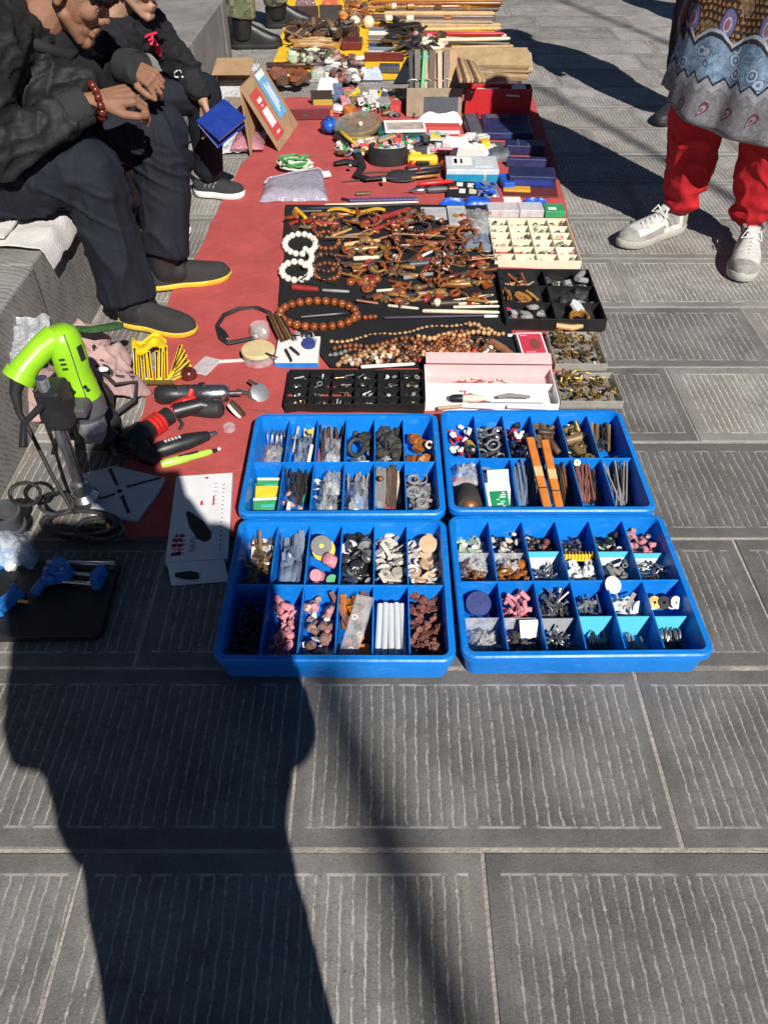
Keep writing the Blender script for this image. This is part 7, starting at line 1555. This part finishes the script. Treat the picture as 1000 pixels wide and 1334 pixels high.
# magnifier, mug, maroon box, blue bundle
t = root('clear_disc', 'large smoky clear disc lying on a yellow block', 'disc', tuple(pos(466, 166, .055)), (.25, -.1, 0))
b = MB(); b.lathe([(.001, 0), (.108, 0), (.113, .006), (.113, .02), (.106, .024), (.097, .016), (.001, .014)], 34, 0, Matrix.Diagonal((1, .85, 1, 1))); b.build('disc_body', CLEAR('smoky_amber_clear', tint=(.8, .76, .62), body=(.30, .28, .22), fac=.4, rough=.12), t)
MB().ball((.015, -.01, .022), .012, 10, 8).build('centre_stud', BONE, t); MB().tube([(.098*math.cos(a), .083*math.sin(a), .02) for a in [k*.15-2.2 for k in range(18)]], .004, 6).build('rim_highlight', HORN, t)
bx('yellow_block', 'yellow block under the smoky clear disc', 'block', 447, 176, 482, 190, .03, M('pale_yellow_plastic', (.55, .40, .10), .4))
b = MB(); b.lathe([(.001, 0), (.03, 0), (.033, .045), (.026, .05), (.001, .05)], 14); tag(b.build('brown_pot', AMBER, None, 40, 0, tuple(pos(455, 152, .02))), 'brown pot behind the smoky clear disc', 'pot')
stick(444, 172, 463, 188, 2.2, YELLOW, 'yellow_edge', 'yellow edged black fan at the left of the clear disc', .07, 'fan'); stick(440, 176, 455, 190, 6, BLACKP, 'black_fan', 'black fan blade below the yellow edge', .04, 'fan blade')
t = root('blue_bundle', 'bright blue knotted bundle left of the clear disc', 'bundle', tuple(pos(424, 168, .03)))
for i in range(9): MB().ball((R.gauss(0, .035), R.gauss(0, .022), R.uniform(0, .03)), R.uniform(.018, .03), 10, 7).build('blue_knot', (BLB, BCL, NAVY)[i % 3], t)
b = MB(); b.tube([pos(398, 165, .016), pos(408, 168, .016), pos(418, 176, .016), pos(440, 180, .02)], .006, 6); b.build('black_tail', BLACKR, t)
bx('maroon_box', 'long maroon box lying behind the blue bundle', 'box', 378, 141, 434, 156, .05, M('maroon_card', (.14, .025, .03), .5), .012, 4, .002, [('orange_tab', 'front', .93, 1.0, .3, .9, ORANGE), ('dark_knob', 'front', .3, .38, .2, .6, DGREY)])
t = bx('dark_carton', 'open dark carton with a yellow lining', 'carton', 405, 118, 433, 136, .07, M('dark_card', (.03, .02, .015), .7), .012, 3, .002, [('yellow_lining', 'front', .1, 1, .0, .38, M('mustard_card', (.42, .33, .05), .6))])
bx('blue_mug_box', 'blue patterned pot right of the dark carton', 'pot', 434, 108, 446, 134, .09, M('blue_pattern', (.12, .16, .28), .4, var=.6, scale=60))
softbag('white_pouch', 'white rounded pouch at the front edge of the yellow cloth', 412, 101, 444, 120, .09, M('white_cloth_pouch', (.78, .78, .76), .7, var=.04, bump=.003), 33, 'pouch')
for u0, v0, u1, v1, m, h_, rz, nm, lab, ct in ((444, 124, 452, 148, PINK, .05, 8, 'pink_packet', 'narrow pink packet left of the clear disc', 'packet'), (480, 118, 492, 133, CARDW, .06, -25, 'white_packet', 'white packet leaning behind the clear disc', 'packet'), (492, 126, 508, 146, GSTONE, .04, 12, 'grey_packet', 'grey packet behind the dark green case', 'packet'), (509, 130, 522, 152, STRED, .05, -8, 'red_packet', 'red packet at the left of the dark green case', 'packet'), (455, 124, 476, 138, OLIVE, .05, 5, 'olive_box', 'olive box behind the clear disc', 'box'), (488, 158, 497, 178, MICA, .04, 15, 'pale_packet', 'pale packet left of the dark green case', 'packet')): bx(nm, lab, ct, u0, v0, u1, v1, h_, m, .012, rz)
for i in range(210):
    u, v = R.uniform(440, 545), R.choice((R.uniform(126, 150), R.uniform(180, 200), R.uniform(186, 198)))
    m = R.choice((GSTONE, WHITEP, HORN, OLIVE, BEIGE, DMET, PINK, GREENP, BLUEG, BONE)); kd = R.choice(('flake', 'chunk', 'barrel', 'rod', 'ring')); s_, s2_ = {'rod': (.07, .004), 'barrel': (.04, .01), 'chunk': (.02, 0), 'ring': (.016, .004), 'flake': (.028, .004)}[kd]
    zone = 'behind the clear disc' if v < 155 else 'in front of the dark green case'
    put('small_trinket', piece(kd, s_, m, s2_), u, v, .02+R.uniform(0, .02), (R.gauss(0, .3), R.gauss(0, .3), R.uniform(0, 6)), ADJ(m)+' '+NOUN[kd]+' among small trinkets '+zone, 'trinket', None, 'small trinkets '+zone)
for i in range(46):
    u, v = R.choice(((R.uniform(545, 600), R.uniform(180, 200)), (R.uniform(445, 528), R.uniform(120, 148)), (R.uniform(480, 545), R.uniform(184, 200)), (R.uniform(575, 640), R.uniform(186, 202))))
    m, mn = R.choice(((CARDW, 'white'), (BLB, 'blue'), (GREYP, 'grey'), (STRED, 'red'), (KRAFT, 'brown'), (_mats['frosted_box'], 'frosted'), (DGREY, 'slate'), (YELLOW, 'yellow')))
    w_, d_, h_ = R.uniform(.03, .09), R.uniform(.03, .07), R.uniform(.006, .03)
    p = pos(u, v, .02); t = root('small_packet', mn+' packet among the packets '+('behind the clear disc' if v < 150 else 'left of the white wrap' if u < 560 else 'around the white wrap'), 'packet', p+V((0, 0, R.uniform(0, .04))), (R.gauss(0, .15), R.gauss(0, .15), R.gauss(0, .5)), 'small packets at the rear of the red cloth')
    MB().box((0, 0, 0), (w_, d_, h_)).build('packet_body', m, t, 0, .003)
    MB().box((w_*R.uniform(-.1, .1), d_*.1, h_/2+.0006), (w_*R.uniform(.3, .7), d_*R.uniform(.2, .5), .001)).build('packet_label', R.choice((CARDW, DGREY, STBLU, PINK, GREYP)), t, 0)
# dark blue wallets and packs in the woman's shadow
DBL = M('dark_blue_wallet', (.018, .026, .10), .5, var=.3, rand=.3, bump=.001); GPK = M('grey_blue_pack', (.085, .09, .11), .55, var=.2)
for a, h_, m, rz, nm, lab, ct, pc in (((606, 147, 626, 182), .03, GPK, 2, 'grey_pack', 'grey ribbed pack left of the dark blue packs', 'pack', [('black_edge', 'top', 0, .12, 0, 1, BLACKP), ('black_edge', 'top', .88, 1, 0, 1, BLACKP)]), ((628, 148, 690, 182), .03, DBL, -2, 'blue_pack', 'stack of dark blue packs behind the wallets', 'pack', [('pack_fold', 'top', .05, .8, .2, .24, BLACKP), ('pack_fold', 'top', .05, .8, .45, .48, BLACKP), ('pack_fold', 'top', .05, .8, .7, .73, BLACKP), ('grey_label', 'top', .1, .6, .76, .95, GPK)]),
    ((658, 182, 708, 202), .04, DBL, -4, 'blue_pack', 'ribbed dark blue pack in the middle of the wallets', 'pack', [('pack_fold', 'top', .3, .34, 0, 1, GPK), ('pack_fold', 'top', .55, .59, 0, 1, GPK), ('pack_fold', 'top', .75, .79, 0, 1, GPK)]), ((660, 204, 716, 218), .035, DBL, -5, 'blue_wallet', 'narrow dark blue wallet behind the largest one', 'wallet', [('wallet_seam', 'top', 0, 1, .1, .14, BLACKP)]),
    ((662, 217, 722, 246), .05, DBL, -5, 'blue_wallet', 'largest dark blue wallet at the cloth edge', 'wallet', [('wallet_band', 'front', .1, .92, .3, .7, M('blue_band', (.02, .04, .25), .4)), ('wallet_seam', 'top', .03, .97, .5, .53, BLACKP)]), ((605, 184, 655, 198), .02, GPK, -6, 'grey_sleeve', 'dark grey sleeve behind the crumpled white wrap', 'sleeve', ())): bx(nm, lab, ct, *a, h_, m, .014, rz, .004, pc)
softbag('grey_bag', 'slack grey bag between the crumpled white wrap and wallets', 632, 186, 664, 210, .04, GPK, 8)
bx('blue_card', 'bright blue card under the largest wallet', 'card', 652, 226, 666, 248, .03, BLB, .012, 8); bx('orange_card', 'orange yellow card fanned under the largest wallet', 'card', 655, 240, 690, 252, .012, M('amber_card', (.65, .34, .03), .5), .012, -6)
bx('maroon_mat', 'thin maroon folder under the dark blue wallets', 'folder', 655, 238, 725, 258, .008, M('maroon_folder', (.12, .02, .02), .6), .010, -5)
# ================================================================== boxes at the yellow cloth
t = root('red_tin', 'open red box filled with white papers', 'box', (0, 0, 0))
cx, cy, sx, sy = fp(605, 112, 690, 150, .012, .11)
RB = M('glossy_red_card', (.48, .02, .025), .4, var=.08)
t.location = (cx, cy, .012); t.rotation_euler = (0, 0, rad(-1))
MB().box((0, 0, .003), (sx, sy, .006)).build('box_floor', RB, t, 0)
for c_, d_ in (((0, -sy/2, .06), (sx, .006, .12)), ((0, sy/2, .06), (sx, .006, .12)), ((-sx/2+.003, 0, .06), (.006, sy-.007, .12)), ((sx/2-.003, 0, .06), (.006, sy-.007, .12))): MB().box(c_, d_).build('box_side', RB, t, 0, .001)
for i in range(6): MB().box((-sx*.36+sx*.14*i, R.uniform(-.02, .02), .098+.004*(i % 3)), (sx*.2, sy*.7, .005)).build('paper_sheet', CARDW, t, 0, 0, None, (R.uniform(-.2, .2), R.uniform(-.15, .15), R.uniform(-.2, .2)))
t = root('card_carton', 'grey brown carton with upright cards, left of the red box', 'carton', (0, 0, 0))
cx, cy, sx, sy = fp(529, 104, 600, 152, .012, .13); t.location = (cx, cy, .012)
for c_, d_, nm in (((0, -sy/2, .065), (sx, .006, .13), 'carton_side'), ((0, sy/2, .05), (sx, .006, .1), 'carton_side'), ((-sx/2+.003, 0, .06), (.006, sy-.007, .12), 'carton_side'), ((sx/2-.003, 0, .06), (.006, sy-.007, .12), 'carton_side'), ((0, 0, .003), (sx-.014, sy-.008, .006), 'carton_floor')): MB().box(c_, d_).build(nm, KRAFD, t, 0, .001)
MB().box((sx*.12, -sy/2-.003, .05), (sx*.62, .003, .085)).build('window_label', M('slate_label', (.1, .11, .13), .4), t, 0)
CM = [BLACKP, DWOOD, GREENP, TANW, DWOOD, KRAFT, CREAMT, DWOOD, KRAFT, KRAFD]
for i, nm in enumerate(('black', 'dark brown', 'leaf green', 'tan', 'chocolate', 'brown', 'cream', 'umber', 'kraft', 'grey brown')):
    tag(MB().box((0, 0, .10), (.022+.009*(i % 3) if i != 2 else .018, .20, .2)).build('upright_card', CM[i], None, 0, .002, (cx-sx/2+.03+(sx-.06)*i/9, cy+.06+.02*(i % 2), .05), (rad(-34+3*(i % 4)), rad(3*(i % 3)-3), rad(4*(i % 2)-2))), nm+' card standing in the grey brown carton', 'card')
for i, (du, m) in enumerate(((538, CARDW), (549, GREENP), (556, CREAMT), (572, PINK), (584, CARDW))): tag(MB().lathe([(.001, 0), (.028, .002), (.03, .005), (.001, .008)], 14).build('paper_disc', m, None, 40, 0, tuple(pos(du, 108, .14)), (-.7, .1*i, 0)), ('white paper disc at the left end of the carton', 'green paper disc in the carton', 'cream paper disc in the carton', 'pink paper disc in the carton', 'white paper disc at the right end of the carton')[i], 'paper disc')
t = root('black_sheet', 'black folded sheet standing left of the carton', 'sheet', (0, 0, 0)); panel(pos(513, 107, .014), pos(545, 107, .014), aty(548, 78, 5.15), aty(530, 74, 5.25), 'sheet_panel', BLACKP, .004, t); panel(aty(530, 74, 5.26), aty(548, 78, 5.16), aty(556, 84, 5.4), aty(540, 80, 5.5), 'sheet_fold', BLACKP, .004, t)
# stack of tan boards
BRD = M('tan_board', (.40, .28, .15), .75, var=.2, scale=14, rand=.3, bump=.001)
for i in range(9):
    v = 118-6*i; u0, u1 = 586+R.uniform(-4, 4)-(2 if i > 4 else 0), 684+R.uniform(-6, 3)
    cx, cy = g((u0+u1)/2, v, .03+.022*i); L = (u1-u0)*mpp((u0+u1)/2, v, .03)
    tag(MB().box((0, 0, 0), (L, .15, .017)).build('tan_board', BRD if i % 3 else KRAFD, None, 0, .002, (cx, cy, .125+.008*i), (rad(18), 0, rad(R.uniform(-3, 3)))), ('lowest tan board leaning above the red box', 'second tan board from the red box', 'third tan board from the red box', 'fourth tan board from the red box', 'middle tan board of the leaning stack', 'sixth tan board from the red box', 'third tan board from the top of the stack', 'second tan board from the top of the stack', 'topmost tan board of the leaning stack')[i], 'board', 'tan boards above the red box')
softbag('clear_wrap', 'clear wrap over the lower tan boards', 620, 96, 682, 112, .15, BAG, 12, 'plastic wrap')
for i in range(7): stick(592+4*i, 76+i, 600+5*i, 106, 3, (KRAFT, DWOOD, BRD)[i % 3], 'leaning_slat', 'brown slat leaning at the left end of the tan boards', .2, 'slat', 1, 'slats leaning on the tan boards')
# long sticks across the far end
FAR = 'long sticks laid across the yellow cloth'
LS = [('dark brown', DWOOD, 478, 654, -6, 3.2), ('tan', TANW, 480, 656, -1, 2.6), ('chestnut', REDW, 482, 654, 4, 2.4), ('honey', HORN, 486, 652, 9, 2.6), ('dark', DWOOD, 494, 650, 13, 2.4), ('pale straw', BRD, 500, 644, 17, 3.2), ('purple brown', M('purple_brown_wood', (.10, .05, .045), .4), 484, 645, 22, 3.4), ('dusky', DWOOD, 486, 645, 26, 2.0), ('grey brown', KRAFD, 520, 642, 29, 2.0), ('straw', BRD, 535, 652, 34, 3), ('light tan', TANW, 540, 652, 38, 2.4), ('crimson', M('crimson_lacquer', (.38, .02, .03), .4), 550, 656, 43, 2.4), ('pale pink', PKC, 560, 660, 48, 2.6), ('ivory', BONE, 570, 664, 52, 2.2), ('black and white', DMET, 578, 664, 56, 2.0), ('soot black', BLACKP, 600, 668, 60, 2.0), ('cane', TANW, 575, 668, 62, 2.2)]
for i, (nm, m, u0, u1, v, r_) in enumerate(LS): stick(u0, v+R.uniform(-1, 1), u1, v+R.uniform(-2, 1), r_, m, 'long_stick', nm+' stick laid across the far end of the yellow cloth', .045+.01*(i % 3), 'stick', .9, FAR)
for i in range(8): put('carved_knob_end', piece('barrel', .05, R.choice((COPPER, BONE, HORN)), .02), R.uniform(500, 640), R.choice((8, 11, 24)), .08, (0, 0, R.uniform(-.5, .5)), 'carved knob on the long sticks at the far end', 'knob', None, 'knobs on the long sticks')
# bundles on the left of the yellow cloth
def scatter(n, u0, u1, v0, v1, kinds, mats, where, grp, name, zmax=.05, along_x=False, sc=1.0):
    for i in range(int(n*1.5)):
        u, v = R.uniform(u0, u1), R.uniform(v0, v1); kd = R.choice(kinds); m = R.choice(mats)
        s_, s2_ = {'rod': (.12, .007), 'barrel': (.08, .016), 'chunk': (.034, 0), 'ring': (.03, .008), 'flake': (.045, .008), 'strip': (.16, .03), 'bead': (.016, 0)}[kd]
        put(name, piece(kd, s_*sc, m, s2_*sc), u, v, .025+R.uniform(0, zmax), (R.gauss(0, .25), R.gauss(0, .25), R.gauss(0, .3) if along_x else R.uniform(0, 6)), ADJ(m)+' '+NOUN[kd]+' '+where, 'trinket', None, grp)
LEA = M('dark_brown_leather', (.055, .03, .025), .5, var=.3, bump=.001, rand=.2)
bx('leather_box', 'dark brown leather box at the far left of the yellow cloth', 'box', 379, 10, 415, 27, .10, LEA, .014, 2, .008, [('box_strap', 'front', .2, .26, 0, 1, BLACKP)]); bx('slate_box', 'dark slate box right of the leather box', 'box', 416, 8, 446, 26, .10, M('slate_leather', (.045, .04, .042), .5), .014, -1, .005, [('light_edge', 'front', -.04, 1.05, -.02, .07, BONE)])
softbag('purple_bag', 'glossy purple grey bag on the leather box', 382, -4, 415, 12, .14, CLEAR('violet_film', body=(.25, .16, .19), fac=.8, rough=.15, crinkle=.02), 15); softbag('red_bag', 'orange red bag on the slate box', 418, -6, 442, 8, .14, M('orange_red_film', (.5, .14, .08), .3, var=.4), 16)
WH = 'in the dark heap at the left of the yellow cloth'
scatter(60, 377, 462, 29, 46, ('rod', 'barrel', 'chunk', 'flake'), (DWOOD, LEA, DWOOD, OLIVE, BLACKR, DARKB), WH, 'dark heap on the yellow cloth', 'wooden_trinket', .07)
for i in range(9): stick(376+R.uniform(0, 14), 50+1.3*i, 428+R.uniform(-10, 10), 49+1.4*i, 1.8, (TANW, BRD, HORN)[i % 3], 'tan_twig', 'tan twig in the bundle below the dark heap', .05+.004*i, 'twig', .7, 'tan twigs below the dark heap')
bx('gold_fan', 'gold edged dark fan right of the tan twigs', 'fan', 418, 47, 446, 63, .03, HORN, .014, 3, .003, [('fan_fold', 'top', .1, .9, .3, .55, DWOOD)]); bx('maroon_purse', 'dark red glossy purse right of the gold edged fan', 'purse', 446, 47, 472, 66, .05, M('oxblood_leather', (.12, .02, .02), .25), .014, -3, .01)
scatter(46, 378, 432, 64, 80, ('bead', 'chunk', 'bead'), (OLIVE, PGREEN, DARKB, GSTONE, M('mossy_bead', (.09, .12, .05), .4, rand=.3)), 'in the mossy bead heap on the yellow cloth', 'mossy bead heap', 'mossy_bead', .05)
stick(347, 85, 420, 84, 3.4, M('dark_maroon_lacquer', (.06, .02, .018), .35), 'dark_baton', 'dark maroon baton at the left edge of the yellow cloth', .04, 'baton')
for i in range(16): put('red_brown_pod', piece('flake', .06, (RUST, COPPER, DWOOD, REDW)[i % 4], .01), R.uniform(356, 400), R.uniform(93, 106), .03+.003*i, (R.gauss(0, .3), R.gauss(0, .3), R.gauss(.3, .4)), 'red brown pod heaped at the corner of the yellow cloth', 'pod', None, 'pods at the corner of the yellow cloth')
softbag('clear_bag', 'crumpled clear bag beside the red brown pods', 402, 80, 440, 106, .07, BAG, 18); softbag('green_film', 'green film at the edge of the crumpled clear bag', 398, 92, 418, 102, .03, CLEAR('green_film', tint=(.6, 1, .7), body=(.06, .4, .16), fac=.6), 19, 'film')
scatter(40, 428, 468, 70, 104, ('chunk', 'flake', 'barrel', 'ring'), (GSTONE, PBROWN, OLIVE, MICA, RUST, DMET), 'in the grey clutter beside the clear bag', 'grey clutter on the yellow cloth', 'odd_trinket', .05)
for i in range(8): bx('clear_packet', ('copper tinted', 'blue tinted', 'white', 'smoky', 'silver', 'violet', 'steel blue', 'grey')[i]+' packet in the column of clear packets', 'packet', 480, 30+5.2*i, 512, 37+5.2*i, .03, (COPPER, BLUEG, GREYP, GSTONE, MET, NAVY, BLUEG, GREYP)[i], .016, R.uniform(-3, 3), .004)
for i, (u0, u1) in enumerate(((474, 500), (499, 526))): bx('dark_purse', ('left', 'right')[i]+' dark red purse below the column of clear packets', 'purse', u0, 67, u1, 80, .05, M('oxblood_leather', (.12, .02, .02)), .016, 2, .012)
softbag('white_bag', 'white and blue bag at the front edge of the yellow cloth', 464, 84, 497, 104, .06, CLEAR('blue_white_film', body=(.5, .56, .68), fac=.85, rough=.2, crinkle=.01), 20)
bx('dark_tray', 'dark slate tray right of the white and blue bag', 'tray', 494, 82, 520, 95, .03, DGREY, .016, -3)
scatter(30, 505, 545, 30, 66, ('rod', 'strip', 'chunk'), (DWOOD, BLACKR, DMET, LEA), 'in the dark strip right of the clear packets', 'dark strip of trinkets', 'dark_trinket', .05, True); scatter(26, 545, 582, 44, 68, ('chunk', 'barrel', 'flake'), (WHITEB, DWOOD, BLACKP, PINK, BONE), 'left of the ivory sticks', 'trinkets left of the ivory sticks', 'pale_trinket', .05)
scatter(34, 446, 482, 0, 30, ('rod', 'chunk', 'barrel', 'rod'), (HORN, ORANGE, REDW, TANW, DWOOD), 'in the orange brown heap at the far end', 'orange brown heap at the far end', 'amber_trinket', .06)
for i, u in enumerate((462, 480)): put('cream_ball', piece('bead', .04, BONE), u, 29, .05, (0, 0, 0), ('left', 'right')[i]+' cream ball at the top of the bare yellow strip', 'ball')
for i in range(4): put('teal_book', piece('card', .25, (GREENP, NAVY, CYAN, BLUEG)[i], .06), 560+6*i, 72+2*i, .08+.012*i, (.3, 0, R.gauss(0, .15)), ('green', 'navy', 'cyan', 'slate blue')[i]+' booklet above the upright cards', 'booklet')
